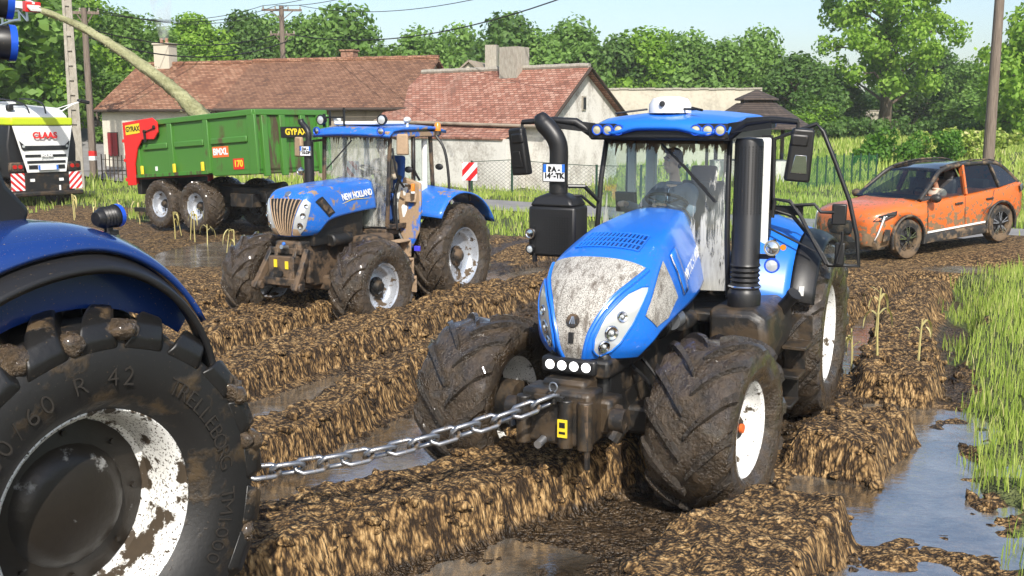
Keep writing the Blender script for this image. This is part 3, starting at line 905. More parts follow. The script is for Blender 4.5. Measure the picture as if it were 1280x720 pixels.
def make_tree(kind, seed, h, rad, leaf, mats, n, z0=1.2, rc=1.6, nc=22, trunk_r=0.28, shape=0.8, fill=0.55):
    root = empty(kind)
    mb = MB(); rg = random.Random(seed)
    mb.tube([(0, 0, -1.2), (0.05, 0, h * 0.2), (-0.1, 0.1, h * 0.5), (0.1, 0, h * 0.85)], [trunk_r * 1.25, trunk_r, trunk_r * 0.6, 0.05], 8)
    cl = crown_clumps(seed, z0, h - rc * 0.7, rad - rc * 0.4, nc, rc, shape)
    for c, r in cl[::2]:
        zb = max(h * 0.12, min(c[2] * 0.7, h * 0.7))
        mb.tube([(0, 0, zb), (c[0] * 0.5, c[1] * 0.5, zb + (c[2] - zb) * 0.65), c], [trunk_r * 0.4, trunk_r * 0.22, 0.03], 5)
    mb.build('trunk', M['bark'], root, smooth=60)
    leaf_cloud('crown', cl, n, leaf, mats, root, seed, fill=fill)
    return root


PROTO = {}
PROTO['mid'] = make_tree('tree', 1, 10, 5.2, 0.40, M['leaf_mid'], 9000, rc=1.7, nc=40)
PROTO['mid2'] = make_tree('tree', 2, 10, 4.9, 0.38, M['leaf_mid'], 9000, rc=1.5, nc=46)
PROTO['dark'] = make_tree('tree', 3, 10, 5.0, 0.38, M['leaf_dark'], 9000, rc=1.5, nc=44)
PROTO['light'] = make_tree('tree', 4, 10, 5.2, 0.38, M['leaf_yellow'], 8500, rc=1.6, nc=38)
used = set()


def tree(u, top, d, kind, label, group, wide=1.0, rz=0.0):
    """u, top: where the crown's top stands in the measured view, d: metres away"""
    x = (u - 640) / 1300 * d; zt = 3.4 + (155 - top) / 1300 * d; z = gz(x, d) - 0.1; h = zt - z
    o = PROTO[kind]
    if kind in used: o = copy_tree(o)
    used.add(kind)
    o.location = (x, d, z); o.rotation_euler = (0, 0, rz)
    s = h / 10; ww = max(s, 0.75) * wide
    o.scale = (ww, ww, s)
    return tag(o, label, 'tree', group)


BELT = 'trees in the belt behind the farm buildings'
spec = [
    (-15, -70, 60, 'mid', 1.0), (45, -45, 66, 'mid2', 0.95), (88, -20, 70, 'light', 0.8), (128, 5, 73, 'mid', 0.8), (165, 22, 76, 'mid2', 0.8),
    (205, 40, 80, 'mid', 0.85), (252, 32, 84, 'light', 0.8), (305, 14, 86, 'dark', 0.85), (345, 32, 90, 'mid', 0.8), (388, 16, 86, 'mid2', 0.85),
    (436, 22, 90, 'mid', 0.85), (478, 58, 92, 'dark', 0.9), (528, 48, 90, 'mid2', 0.85), (572, 36, 94, 'mid', 0.85), (622, 24, 92, 'dark', 0.8),
    (668, 40, 92, 'mid', 0.85), (716, 34, 94, 'mid2', 0.85), (764, 46, 92, 'dark', 0.85), (808, 50, 92, 'light', 0.85), (856, 44, 90, 'mid', 0.85),
    (902, 54, 88, 'mid2', 0.85), (944, 36, 90, 'mid', 0.85), (990, 74, 86, 'dark', 0.85), (1036, 84, 96, 'dark', 0.95), (1150, 66, 104, 'dark', 0.9),
    (1196, 74, 98, 'mid2', 0.9), (1238, 96, 92, 'mid', 0.9), (1278, 6, 74, 'light', 0.75),
]
words = {'mid': 'broad mid green tree', 'mid2': 'loose mid green tree', 'dark': 'dark green tree', 'light': 'yellowish green tree'}
where = ['cut by the top left corner of the view', 'rising behind the white discharge spout tip', 'behind the concrete ladder pole', 'just right of the slim wooden pole', 'behind the falling chaff stream',
         'directly behind the smoking chimney', 'on the right side of the chimney smoke', 'between the smoking chimney and the T pole', 'just left of the T-shaped pole', 'just right of the T-shaped pole',
         'above the brown tiled ridge of the long house', 'at the right end of the long house ridge', 'in the gap between the long house and the barn chimney', 'behind the far beige gable', 'left of the big barn chimney',
         'behind the big barn chimney', 'above the right slope of the barn gable', 'above the left end of the long beige wall', 'over the middle of the long beige wall', 'over the right part of the long beige wall',
         'behind the dark tiered pavilion roof', 'with the highest top right of the pavilion roof', 'between the pavilion and the tall tree', 'in shadow left of the tall tree trunk', 'in shadow right of the tall tree trunk',
         'with forked bare limbs left of the right wooden pole', 'low and wide behind the right wooden pole', 'cut by the right edge of the view']
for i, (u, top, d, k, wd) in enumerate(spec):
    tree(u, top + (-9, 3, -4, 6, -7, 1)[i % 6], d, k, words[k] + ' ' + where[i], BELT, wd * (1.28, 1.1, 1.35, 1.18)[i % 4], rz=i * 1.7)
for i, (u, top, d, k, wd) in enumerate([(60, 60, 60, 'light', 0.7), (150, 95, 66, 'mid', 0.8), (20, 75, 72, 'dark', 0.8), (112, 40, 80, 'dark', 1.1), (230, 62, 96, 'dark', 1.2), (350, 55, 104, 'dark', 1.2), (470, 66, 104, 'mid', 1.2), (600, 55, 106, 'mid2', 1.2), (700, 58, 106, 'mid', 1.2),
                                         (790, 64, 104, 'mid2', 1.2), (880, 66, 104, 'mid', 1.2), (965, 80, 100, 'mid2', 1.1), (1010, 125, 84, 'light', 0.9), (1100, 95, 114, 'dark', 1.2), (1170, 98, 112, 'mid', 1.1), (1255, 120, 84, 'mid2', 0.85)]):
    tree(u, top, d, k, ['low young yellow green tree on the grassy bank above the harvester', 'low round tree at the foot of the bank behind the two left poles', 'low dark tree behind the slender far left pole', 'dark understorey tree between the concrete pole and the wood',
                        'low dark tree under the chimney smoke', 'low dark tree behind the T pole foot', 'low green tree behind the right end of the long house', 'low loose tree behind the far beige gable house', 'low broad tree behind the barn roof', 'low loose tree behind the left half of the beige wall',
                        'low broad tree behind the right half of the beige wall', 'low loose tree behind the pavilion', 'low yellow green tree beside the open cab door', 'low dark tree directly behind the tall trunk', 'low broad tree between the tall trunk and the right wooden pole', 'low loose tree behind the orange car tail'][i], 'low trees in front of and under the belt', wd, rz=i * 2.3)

# the tall tree
bt = empty('tall_tree')
mb = MB(); cl = []
rgt = random.Random(11)
mb.tube([(0, 0, -1), (0.1, 0, 3), (-0.1, 0.2, 7), (0.1, 0, 11), (0.0, 0.1, 15), (0.2, 0, 18)], [0.62, 0.5, 0.42, 0.3, 0.18, 0.05], 10)
for i in range(40):
    z = 3.2 + 14.2 * (i / 40) ** 0.92; a = i * 2.4 + rgt.uniform(-0.4, 0.4)
    L = (5.9 if z < 13 else 5.9 - (z - 13) * 0.9) * rgt.uniform(0.6, 1.0)
    if z < 6.5: L *= 0.75
    tip = V((L * math.cos(a), L * math.sin(a), z + L * rgt.uniform(0.05, 0.42)))
    midp = V((L * 0.5 * math.cos(a + 0.15), L * 0.5 * math.sin(a + 0.15), z + L * 0.1))
    mb.tube([(0, 0, z - 0.8), midp, tip], [0.16, 0.10, 0.03], 6)
    cl.append((tuple(tip), rgt.uniform(1.0, 1.6))); cl.append((tuple(midp + V((rgt.uniform(-1, 1), rgt.uniform(-1, 1), rgt.uniform(0.4, 1.2)))), rgt.uniform(0.8, 1.25)))
    q = tip + V((rgt.uniform(-1.4, 1.4), rgt.uniform(-1.4, 1.4), rgt.uniform(-0.8, 1.4))); cl.append((tuple(q), rgt.uniform(0.7, 1.1)))
cl.append(((0.2, 0, 18), 1.7))
mb.build('trunk', M['bark'], bt, smooth=60)
leaf_cloud('crown', cl, 26000, 0.34, M['leaf_yellow'], bt, 12, fill=0.7)
bt.location = (31.8, 90, gz(31.8, 90) - 0.2); bt.scale = (0.95, 0.95, 1.0)
tag(bt, 'tall airy tree with gaps in its crown rising above all others on the right', 'tree')

# hedges
def hedge(name, x0, x1, y, depth, h, label, seed, n, leaf=0.2, mat='hedge', ang=0.0):
    root = empty(name, ((x0 + x1) / 2, y, gz((x0 + x1) / 2, y)), ang); L = x1 - x0; rg = random.Random(seed)
    cl = [((rg.uniform(-L / 2, L / 2), rg.uniform(-depth / 2, depth / 2), rg.uniform(0.2, h - 0.4)), rg.uniform(0.35, 0.6)) for i in range(int(L * 7))]
    leaf_cloud('foliage', cl, n, leaf, M[mat], root, seed, fill=0.4)
    mb = MB()
    for i in range(int(L * 2)):
        xx = -L / 2 + i * 0.5 + rg.uniform(0, 0.3); mb.tube([(xx, 0, -0.4), (xx + rg.uniform(-0.2, 0.2), rg.uniform(-0.2, 0.2), h * 0.7)], [0.03, 0.012], 5)
    mb.build('stem', M['bark'], root)
    return tag(root, label, 'hedge')


hedge('hedge', 18.0, 23.0, 54, 2.0, 2.0, 'bright green clipped hedge behind the row of green fence posts', 5, 7000, 0.17)
hedge('hedge', 24.0, 46.0, 80, 2.0, 1.7, 'long low dark green hedge in front of the far right trees', 6, 9000, 0.26, 'leaf_dark')
hedge('shrub', 22.5, 27.5, 58, 2.0, 1.7, 'weedy pale green shrubs beside the clipped hedge', 7, 4500, 0.2, 'grass')
hedge('shrub', -24, -18.6, 62, 3.0, 2.2, 'wild green shrubs on the bank between the two left poles and the house', 8, 6500, 0.22, 'leaf_mid')


# ------------------------------------------------------------------ buildings
M['plaster_cream'] = plaster('cream_plaster', (0.56, 0.52, 0.43), (0.40, 0.36, 0.29))
M['plaster_white'] = plaster('old_white_plaster', (0.60, 0.58, 0.53), (0.30, 0.27, 0.23), brick=5.0, scale=1.1, lo=0.42)
M['stone'] = plaster('brown_stone_wall', (0.30, 0.25, 0.19), (0.16, 0.13, 0.10), scale=2.5)
M['wall_beige'] = plaster('beige_wall', (0.50, 0.46, 0.37), (0.33, 0.30, 0.24), scale=0.8)
M['tile_orange'] = tiles('orange_clay_tiles', (0.11, 0.05, 0.03), (0.24, 0.105, 0.055), (0.36, 0.20, 0.12), (1, 0, 0), 1.9, 2.9, moss=(0.13, 0.085, 0.04))
M['tile_brown'] = tiles('brown_clay_tiles', (0.09, 0.045, 0.028), (0.19, 0.092, 0.05), (0.28, 0.15, 0.09), (1, 0, 0), 2.2, 3.2)
M['tile_red'] = tiles('red_roof_slabs', (0.15, 0.065, 0.042), (0.31, 0.13, 0.085), (0.43, 0.245, 0.18), (1, 0, 0), 2.1, 2.6, moss=(0.16, 0.09, 0.065), bumpd=0.03)
M['tile_dark'] = tiles('dark_shingles', (0.030, 0.022, 0.018), (0.060, 0.043, 0.034), (0.095, 0.07, 0.055), (1, 1, 0), 1.5, 2.4)
M['wood_dark'] = plain('dark_wood', (0.05, 0.035, 0.025), 0.8)
M['shutter_red'] = plain('dark_red_shutter', (0.22, 0.018, 0.02), 0.6)
M['dark_glass'] = plain('dark_window', (0.02, 0.022, 0.025), 0.15)
M['brick'] = bark('old_brick', (0.20, 0.085, 0.05), (0.40, 0.24, 0.16), (4, 4, 9))


def slab(mb, a, b, c, d, th):
    """roof plane a-b along the eave, c-d along the ridge, thickened downwards"""
    a, b, c, d = V(a), V(b), V(c), V(d); n = (b - a).cross(d - a).normalized()
    if n.z < 0: n = -n
    return mb.prism([a, b, c, d], -n * th)


# long house: local x runs along the front, y into the depth
ang = math.atan2(-0.298, 0.954)
hb = empty('long_house', (-21.4, 55.0, 0.6), ang)
Lh, Dh, ez, rzg = 17.2, 7.2, 3.7, 6.0
mb = MB(); mb.box((3.4, Dh / 2, ez / 2 - 0.8), (6.8, Dh, ez + 1.6)); mb.prism([(0.0, 0.01, ez - 0.02), (0.0, Dh / 2, rzg - 0.12), (0.0, Dh - 0.01, ez - 0.02)], (0.3, 0, 0)); mb.build('plastered_wall', M['plaster_cream'], hb, smooth=0)
mb = MB(); mb.box((12.0, Dh / 2, ez / 2 - 0.8), (10.39, Dh - 0.1, ez + 1.6)); mb.prism([(17.19, 0.06, ez - 0.02), (17.19, Dh / 2, rzg - 0.12), (17.19, Dh - 0.06, ez - 0.02)], (-0.3, 0, 0)); mb.build('stone_wall', M['stone'], hb, smooth=0)
for nm, x0, x1, mt, up in (('tiled_roof', -0.25, 6.9, 'tile_orange', 0.0), ('brown_tiled_roof', 6.93, Lh + 0.25, 'tile_brown', 0.06)):
    mb = MB()
    slab(mb, (x0, -0.35, ez - 0.18 + up), (x1, -0.35, ez - 0.18 + up), (x1, Dh / 2, rzg + up), (x0, Dh / 2, rzg + up), 0.12)
    slab(mb, (x0, Dh + 0.35, ez - 0.18 + up), (x1, Dh + 0.35, ez - 0.18 + up), (x1, Dh / 2 + 0.002, rzg + up), (x0, Dh / 2 + 0.002, rzg + up), 0.12)
    rf = mb.build(nm, M[mt], hb, smooth=0)
    rb = MB(); rb.tube([(x0 + (x1 - x0) * k / 24, Dh / 2, rzg + up + 0.02 + 0.02 * (k % 2)) for k in range(25)], 0.13, 8); rb.build('ridge_tiles', M['tile_orange'], rf)
gt = MB(); gt.cyl((-0.25, -0.42, ez - 0.22), (Lh + 0.2, -0.42, ez - 0.20), 0.07, n=8); gt.cyl((6.6, -0.12, ez - 0.3), (6.6, -0.12, -0.6), 0.05, n=8); gt.cyl((6.6, -0.42, ez - 0.24), (6.6, -0.12, ez - 0.5), 0.05, n=8); gt.build('gutter', M['wood_dark'], hb)
for cx, cy, cz, sx, sy, top, mt in ((1.5, Dh / 2, 5.7, 0.95, 0.75, 7.05, 'wall_beige'), (12.1, Dh / 2 + 0.9, 5.2, 0.7, 0.6, 6.55, 'brick')):
    mb = MB(); mb.box((cx, cy, (cz + top) / 2), (sx, sy, top - cz)); mb.box((cx, cy, top + 0.04), (sx + 0.12, sy + 0.12, 0.08))
    ch = mb.build('chimney', M[mt], hb, smooth=0)
    if top > 7:
        for k in (-0.2, 0.12): pb = MB(); pb.cyl((cx + k, cy, top + 0.08), (cx + k, cy, top + 0.36), 0.10, 0.085, 10); pb.build('chimney_pot', M['brick'], ch)
for x0 in (0.35,):
    mb = MB(); mb.box((x0 + 0.28, -0.02, 1.75), (0.62, 0.08, 1.25)); wf = mb.build('window', M['wood_dark'], hb, smooth=0)
    for s in (-1, 1):
        sb = MB(); sb.box((x0 + 0.28 + s * 0.15, -0.075, 1.75), (0.27, 0.05, 1.18))
        for k in range(9): sb.box((x0 + 0.28 + s * 0.15, -0.105, 1.25 + k * 0.125), (0.21, 0.012, 0.05))
        sb.build('shutter', M['shutter_red'], wf, smooth=0)
mb = MB(); mb.box((4.6, -0.03, 0.95), (1.0, 0.08, 2.0)); mb.build('door', M['shutter_red'], hb, smooth=0)
tag(hb, 'long low farmhouse with orange and brown tiled roofs and a smoking chimney', 'house')

# white barn
bb = empty('barn', (1.42, 44.0, 0.45), math.atan2(-0.6, 0.8))
Lb, Db = 9.3, 5.7
e1, e2, eb, ra, rb_ = 3.12, 3.35, 3.58, 5.42, 5.42       # eave right, eave left, back eave, ridge right, ridge left
mb = MB()
mb.add([(-Lb, 0, -1), (0, 0, -1), (0, Db, -1), (-Lb, Db, -1), (-Lb, 0, e2 - 0.1), (0, 0, e1 - 0.1), (0, Db, eb - 0.1), (-Lb, Db, eb - 0.1), (0, Db / 2, ra - 0.15), (-Lb, Db / 2, rb_ - 0.15)],
       [(0, 1, 5, 4), (1, 2, 6, 8, 5), (2, 3, 7, 6), (3, 0, 4, 9, 7), (4, 5, 8, 9), (6, 7, 9, 8)])
mb.build('wall', M['plaster_white'], bb, smooth=0)
mb = MB()
slab(mb, (-Lb - 0.25, -0.35, e2 - 0.22), (0.3, -0.35, e1 - 0.24), (0.3, Db / 2, ra), (-Lb - 0.1, Db / 2, rb_), 0.10)
slab(mb, (-Lb - 0.25, Db + 0.3, eb - 0.2), (0.3, Db + 0.3, eb - 0.2), (0.3, Db / 2 + 0.003, ra), (-Lb - 0.1, Db / 2 + 0.003, rb_), 0.10)
rf = mb.build('roof', M['tile_red'], bb, smooth=0)
rb2 = MB(); rb2.tube([(-Lb - 0.1 + (Lb + 0.4) * k / 20, Db / 2, ra + 0.03 + 0.015 * (k % 2)) for k in range(21)], 0.12, 8); rb2.build('ridge_tiles', M['concrete'], rf)
mb = MB(); mb.bar((0.34, -0.4, e1 - 0.33), (0.34, Db / 2, ra - 0.06), 0.05, 0.22, up=(1, 0, 0)); mb.bar((0.34, Db + 0.33, eb - 0.3), (0.34, Db / 2, ra - 0.06), 0.05, 0.22, up=(1, 0, 0)); mb.build('barge_board', M['wood_dark'], rf, smooth=0)
mb = MB(); mb.box((-3.75, Db / 2 - 0.05, 5.45), (1.0, 0.95, 1.9)); mb.box((-3.75, Db / 2 - 0.05, 4.75), (1.12, 1.5, 0.10)); mb.build('chimney', M['concrete'], bb, smooth=0)
mb = MB(); mb.box((0.0, Db / 2, 3.85), (0.12, 0.30, 0.62)); wf = mb.build('window', M['concrete'], bb, smooth=0)
mb = MB(); mb.box((0.05, Db / 2, 3.85), (0.08, 0.18, 0.50)); mb.build('pane', M['dark_glass'], wf, smooth=0)
mb = MB(); slab(mb, (-7.2, -1.5, 2.42), (-1.2, -1.5, 2.36), (-1.0, -0.01, 2.86), (-7.2, -0.01, 3.0), 0.09); lr = mb.build('lean_to_roof', M['tile_red'], bb, smooth=0)
mb = MB(); mb.box((-4.1, -0.72, 0.68), (6.1, 1.36, 3.3)); mb.build('lean_to_wall', M['plaster_white'], bb, smooth=0)
mb = MB(); mb.cyl((-Lb - 0.2, -0.42, e2 - 0.26), (0.3, -0.42, e1 - 0.28), 0.07, n=8); mb.build('gutter', M['stone'], bb)
tag(bb, 'small white plastered barn with weathered red roof and thick square chimney', 'barn')

# the wall further back
wb = empty('garden_wall', (9.6, 60, gz(9.6, 60)), -0.05)
mb = MB(); mb.box((0, 0, 1.6), (9.0, 0.4, 5.4)); mb.build('wall_body', M['wall_beige'], wb, smooth=0)
mb = MB()
for k in range(18): mb.box((-4.25 + k * 0.5, 0, 4.34 + 0.012 * (k % 3)), (0.49, 0.52, 0.10))
mb.build('coping', M['concrete'], wb, smooth=0)
tag(wb, 'tall beige plastered wall with stone coping behind the barn', 'wall')
lw = empty('low_wall', (36, 104, gz(36, 104)), 0.06)
mb = MB(); mb.box((0, 0, 0.8), (26, 0.4, 2.2)); mb.build('wall_body', M['wall_beige'], lw, smooth=0)
mb = MB(); mb.box((0, 0, 1.95), (26.1, 0.55, 0.10)); mb.build('coping', M['concrete'], lw, smooth=0)
tag(lw, 'long low pale wall glimpsed under the far right trees', 'wall')

# tiered pavilion
pv = empty('pavilion', (11.7, 50.5, gz(11.7, 50.5)), 0.35)
def hip(mb, z0, z1, r0, r1, n=8):
    rings = []
    for z, r in ((z0 - 0.08, r0), (z0, r0), (z1, r1)):
        rings.append([V((r * math.cos(2 * PI * k / n + PI / 8), r * math.sin(2 * PI * k / n + PI / 8), z)) for k in range(n)])
    mb.loft(rings)
mb = MB(); hip(mb, 2.45, 3.62, 2.75, 0.95); mb.build('lower_roof', M['tile_dark'], pv, smooth=0)
mb = MB(); mb.cyl((0, 0, 3.55), (0, 0, 3.85), 0.78, n=8); mb.build('lantern', M['wood_dark'], pv, smooth=0)
mb = MB(); hip(mb, 3.82, 4.25, 1.05, 0.06); mb.build('upper_roof', M['tile_dark'], pv, smooth=0)
for k in range(8):
    a = 2 * PI * k / 8 + PI / 8; mb = MB(); mb.box((2.3 * math.cos(a), 2.3 * math.sin(a), 1.1), (0.14, 0.14, 2.8), (0, 0, a)); mb.build('post', M['wood_dark'], pv, smooth=0)
mb = MB(); mb.cyl((0, 0, -0.3), (0, 0, 0.9), 2.2, n=8); mb.build('parapet', M['plaster_white'], pv, smooth=0)
tag(pv, 'dark shingled pavilion with a two-tiered hip roof', 'pavilion')

# far beige gable house
fh = empty('gable_house', (-3.2, 80, gz(-3.2, 80)), -0.25)
mb = MB(); mb.add([(-2.2, 0, -1), (2.2, 0, -1), (2.2, 7, -1), (-2.2, 7, -1), (-2.2, 0, 4.5), (2.2, 0, 4.5), (2.2, 7, 4.5), (-2.2, 7, 4.5), (0, 0, 6.3), (0, 7, 6.3)],
                  [(0, 1, 5, 8, 4), (1, 2, 6, 5), (2, 3, 7, 9, 6), (3, 0, 4, 7), (4, 8, 9, 7), (5, 6, 9, 8)])
mb.build('wall', M['wall_beige'], fh, smooth=0)
mb = MB(); slab(mb, (-2.5, -0.3, 4.4), (-2.5, 7.3, 4.4), (0, 7.3, 6.5), (0, -0.3, 6.5), 0.12); slab(mb, (2.5, -0.3, 4.4), (2.5, 7.3, 4.4), (0.003, 7.3, 6.5), (0.003, -0.3, 6.5), 0.12); rf = mb.build('roof', M['stone'], fh, smooth=0)
mb = MB(); mb.box((1.2, 2.0, 6.7), (0.9, 0.7, 2.0)); mb.build('chimney', M['concrete'], rf, smooth=0)
tag(fh, 'distant beige gable house peeping over the barn roof', 'house')


# ------------------------------------------------------------------ fences
def fence(name, pts, h, post_r, mats, label, step, mesh=None, rails=()):
    P = [V(p) for p in pts]; root = empty(name, (P[0].x, P[0].y, gz(P[0].x, P[0].y))); o = V(root.location)
    out = []
    for a, b in zip(P, P[1:]):
        n = max(1, round((b - a).length / step))
        for k in range(n + (b is P[-1])): out.append(a.lerp(b, k / n))
    out = [V((p.x, p.y, gz(p.x, p.y))) - o for p in out]
    for p in out:
        mb = MB(); mb.cyl(p + V((0, 0, -0.3)), p + V((0, 0, h)), post_r, n=8); mb.build('post', mats[0], root)
    mb = MB()
    for z in rails:
        mb.tube([p + V((0, 0, z)) for p in out], 0.014, 5)
    if rails: mb.build('rail', mats[0], root)
    if mesh:
        mb = MB()
        for a, b in zip(out, out[1:]): mb.add([a + V((0, 0, 0.05)), b + V((0, 0, 0.05)), b + V((0, 0, h - 0.08)), a + V((0, 0, h - 0.08))], [(0, 1, 2, 3)])
        mb.build('wire_mesh', mesh, root, smooth=0)
    return tag(root, label, 'fence')


def wire_mesh_mat(name, col, freq, th):
    t = NT(name); sx = t.n('SeparateXYZ', {0: t.co()}); f = []
    hx = t.math('ADD', sx.outputs[0], t.math('MULTIPLY', sx.outputs[1], 0.5))
    for s in (1, -1):
        u = t.math('MULTIPLY', t.math('ADD', hx, t.math('MULTIPLY', sx.outputs[2], float(s))), freq)
        f.append(t.math('LESS_THAN', t.math('FRACT', u), th))
    tr = t.n('BsdfTransparent'); df = t.n('BsdfDiffuse', {'Color': col})
    mx = t.n('MixShader', {0: t.math('MAXIMUM', f[0], f[1]), 1: tr.outputs[0], 2: df.outputs[0]})
    t.t.links.new(mx.outputs[0], t.out.inputs[0]); return t.m


M['fence_green'] = plain('dark_green_fence_paint', (0.012, 0.045, 0.025), 0.5)
M['mesh_grey'] = wire_mesh_mat('grey_wire_mesh', (0.16, 0.16, 0.15), 7.0, 0.09)
M['mesh_green'] = wire_mesh_mat('green_wire_mesh', (0.03, 0.13, 0.06), 8.0, 0.22)
fence('wire_fence', [(-1.6, 41.5, 0), (6.4, 38.2, 0)], 1.45, 0.045, (M['fence_green'],), 'green posts with grey wire mesh standing before the white barn', 1.7, M['mesh_grey'], (1.4,))
fence('post_fence', [(11.8, 43.0, 0), (16.2, 46.5, 0)], 1.35, 0.04, (M['fence_green'],), 'row of dark green fence posts with green mesh seen through the open cab door', 0.62, M['mesh_green'])
fence('picket_fence', [(-19.6, 50.0, 0), (-17.2, 48.2, 0)], 1.25, 0.03, (M['wood_dark'],), 'short dark picket fence by the farmhouse corner', 0.34, None, (0.35, 1.0))
fence('bank_fence', [(-32, 64, 0), (-24.8, 63, 0), (-21.5, 61.0, 0)], 1.5, 0.05, (M['pole_wood'],), 'thin wire fence along the top of the grassy bank', 2.4, None, (0.7, 1.1, 1.45))

# ------------------------------------------------------------------ poles and wires
def concrete_pole(x, y, h, w, label, cut=True):
    root = empty('concrete_pole', (x, y, gz(x, y) - 0.1), 0.35); mb = MB(); w2 = w * 0.62
    def sec(z, ww): return ww / 2
    n = int(h / 0.62)
    # two flanges and rungs between them, tapering
    for s in (-1, 1):
        mb.add([(s * w / 2, -w * .32, -0.5), (s * w * .22, -w * .32, -0.5), (s * w * .22, w * .32, -0.5), (s * w / 2, w * .32, -0.5), (s * w2 / 2, -w2 * .32, h), (s * w2 * .22, -w2 * .32, h), (s * w2 * .22, w2 * .32, h), (s * w2 / 2, w2 * .32, h)],
               [(0, 1, 2, 3), (4, 7, 6, 5), (0, 4, 5, 1), (1, 5, 6, 2), (2, 6, 7, 3), (3, 7, 4, 0)])
    z = -0.5
    mb.box((0, 0, 1.2), (w * .5, w * .5, 3.4))
    for k in range(5, n):
        z = k * 0.62; mb.box((0, 0, z), (w * .5, w * .45, 0.2))
    mb.box((0, 0, h / 2), (w * .42, w * .18, h))
    mb.build('shaft', M['concrete'], root, smooth=0)
    return tag(root, label, 'pole')


concrete_pole(-18.9, 45.5, 11.5, 0.52, 'pale concrete ladder pole standing between the harvester and the trailer')
concrete_pole(-31.0, 64, 8.0, 0.42, 'slender far concrete pole at the left edge behind the spout')


def wood_pole(x, y, zt, r, label, arms=()):
    z0 = gz(x, y); root = empty('wooden_pole', (x, y, z0))
    mb = MB(); mb.cyl((0, 0, -0.6), (0, 0, zt - z0), r * 1.25, r * 0.85, 12); mb.build('shaft', M['pole_wood'], root)
    for dz, L, a in arms:
        d = V((math.cos(a), math.sin(a), 0)); c = V((0, 0, zt - z0 - dz)) + V((-d.y, d.x, 0)) * r
        ab = MB(); ab.bar(c - d * L / 2, c + d * L / 2, 0.10, 0.13, up=(0, 0, 1))
        ab.bar(c - d * L * 0.3, c + V((0, 0, -0.6)), 0.04, 0.05); ab.bar(c + d * L * 0.3, c + V((0, 0, -0.6)), 0.04, 0.05)
        ao = ab.build('crossarm', M['pole_wood'], root, smooth=0)
        for k in (-0.46, -0.16, 0.16, 0.46):
            ib = MB(); ib.lathe([(0.0, 0.0), (0.05, 0.0), (0.05, 0.05), (0.035, 0.06), (0.05, 0.1), (0.03, 0.16), (0, 0.17)], c + d * (L * k) + V((0, 0, 0.06)), (0, 0, 1), 8); ib.build('insulator', M['concrete'], ao)
    return tag(root, label, 'pole')


pA = (-20.0, 50); pB = (-14.0, 65)
wood_pole(*pA, 8.75, 0.15, 'slim wooden pole with a red and white band beside the concrete pole', ((0.2, 1.3, 0.2),))
mb = MB(); mb.cyl((pA[0], pA[1], gz(*pA) + 0.95), (pA[0], pA[1], gz(*pA) + 1.15), 0.195, n=12); mb.mat(1).cyl((pA[0], pA[1], gz(*pA) + 1.15), (pA[0], pA[1], gz(*pA) + 1.4), 0.194, n=12)
bo = mb.build('band', [M['white'], M['red']], None); bo.parent = [o for o in bpy.data.objects if o.get('label', '').startswith('slim wooden')][0]
bo.matrix_parent_inverse = Matrix.Translation(-V(bo.parent.location))
wood_pole(*pB, 10.5, 0.17, 'T-shaped wooden pole rising behind the long farmhouse', ((0.25, 2.4, 0.1), (1.7, 1.5, 0.1)))
wood_pole(-27.8, 90, 10.4, 0.16, 'small distant pole with two crossarms right of the smoking chimney', ((0.3, 2.4, 0.1), (1.5, 1.8, 0.1)))
wood_pole(-19.4, 95, 10.4, 0.16, 'tiny distant pole just right of the T-shaped pole', ((0.3, 1.8, 0.1),))
wood_pole(20.6, 45.3, 12.5, 0.20, 'tall bare wooden pole behind the orange car')
M['wire'] = plain('black_wire', (0.01, 0.01, 0.01), 0.6)


def wire(a, b, sag, label, r=0.018):
    a, b = V(a), V(b); mb = MB()
    mb.tube([a.lerp(b, k / 20) - V((0, 0, sag * 4 * (k / 20) * (1 - k / 20))) for k in range(21)], r, 5)
    return tag(mb.build('power_line', M['wire'], None), label, 'power line', 'power lines strung between the poles')


ta, tb = 8.75, 10.5
wire((pA[0] - .5, 50, ta), (pB[0] - 1.1, 65, tb), 0.7, 'upper black power line from the slim pole to the left end of the T crossarm')
wire((pA[0] + .1, 50, ta), (pB[0] - .3, 65, tb), 0.8, 'middle black power line from the slim pole to the T crossarm')
wire((pA[0] + .5, 50, ta), (pB[0] + .4, 65, tb), 0.9, 'lower black power line from the slim pole to the T crossarm')
wire((pA[0], 50, ta - .9), (pB[0] - .5, 65, tb - 1.75), 0.7, 'sagging cable from the slim pole to the lower arm of the T pole', 0.03)
wire((pA[0], 50, ta - 1.3), (pB[0] + .6, 65, tb - 2.0), 1.0, 'lowest thick cable between the slim pole and the T pole', 0.035)
wire((pB[0] - 1.1, 65, tb), (-1.0, 36, 10.1), 0.6, 'highest power line climbing from the T pole out of the top of the view')
wire((pB[0] - .3, 65, tb), (0.0, 36, 9.8), 0.7, 'second power line climbing from the T pole towards the top of the view')
wire((pB[0] + 1.1, 65, tb), (3.0, 40, 9.2), 0.9, 'right hand power line from the T crossarm passing over the tree tops')
wire((pB[0] + .5, 65, tb - 1.7), (4.4, 42, 9.2), 1.2, 'long low cable from the lower arm of the T pole passing over the tree tops', 0.03)
wire((-50, 62, 9.5), (pA[0] - .5, 50, ta), 0.8, 'power line arriving at the slim pole from the left')
wire((-27.8, 90, 10.1), (pB[0], 65, tb - 1.8), 0.8, 'thin line from the small distant pole to the T pole')

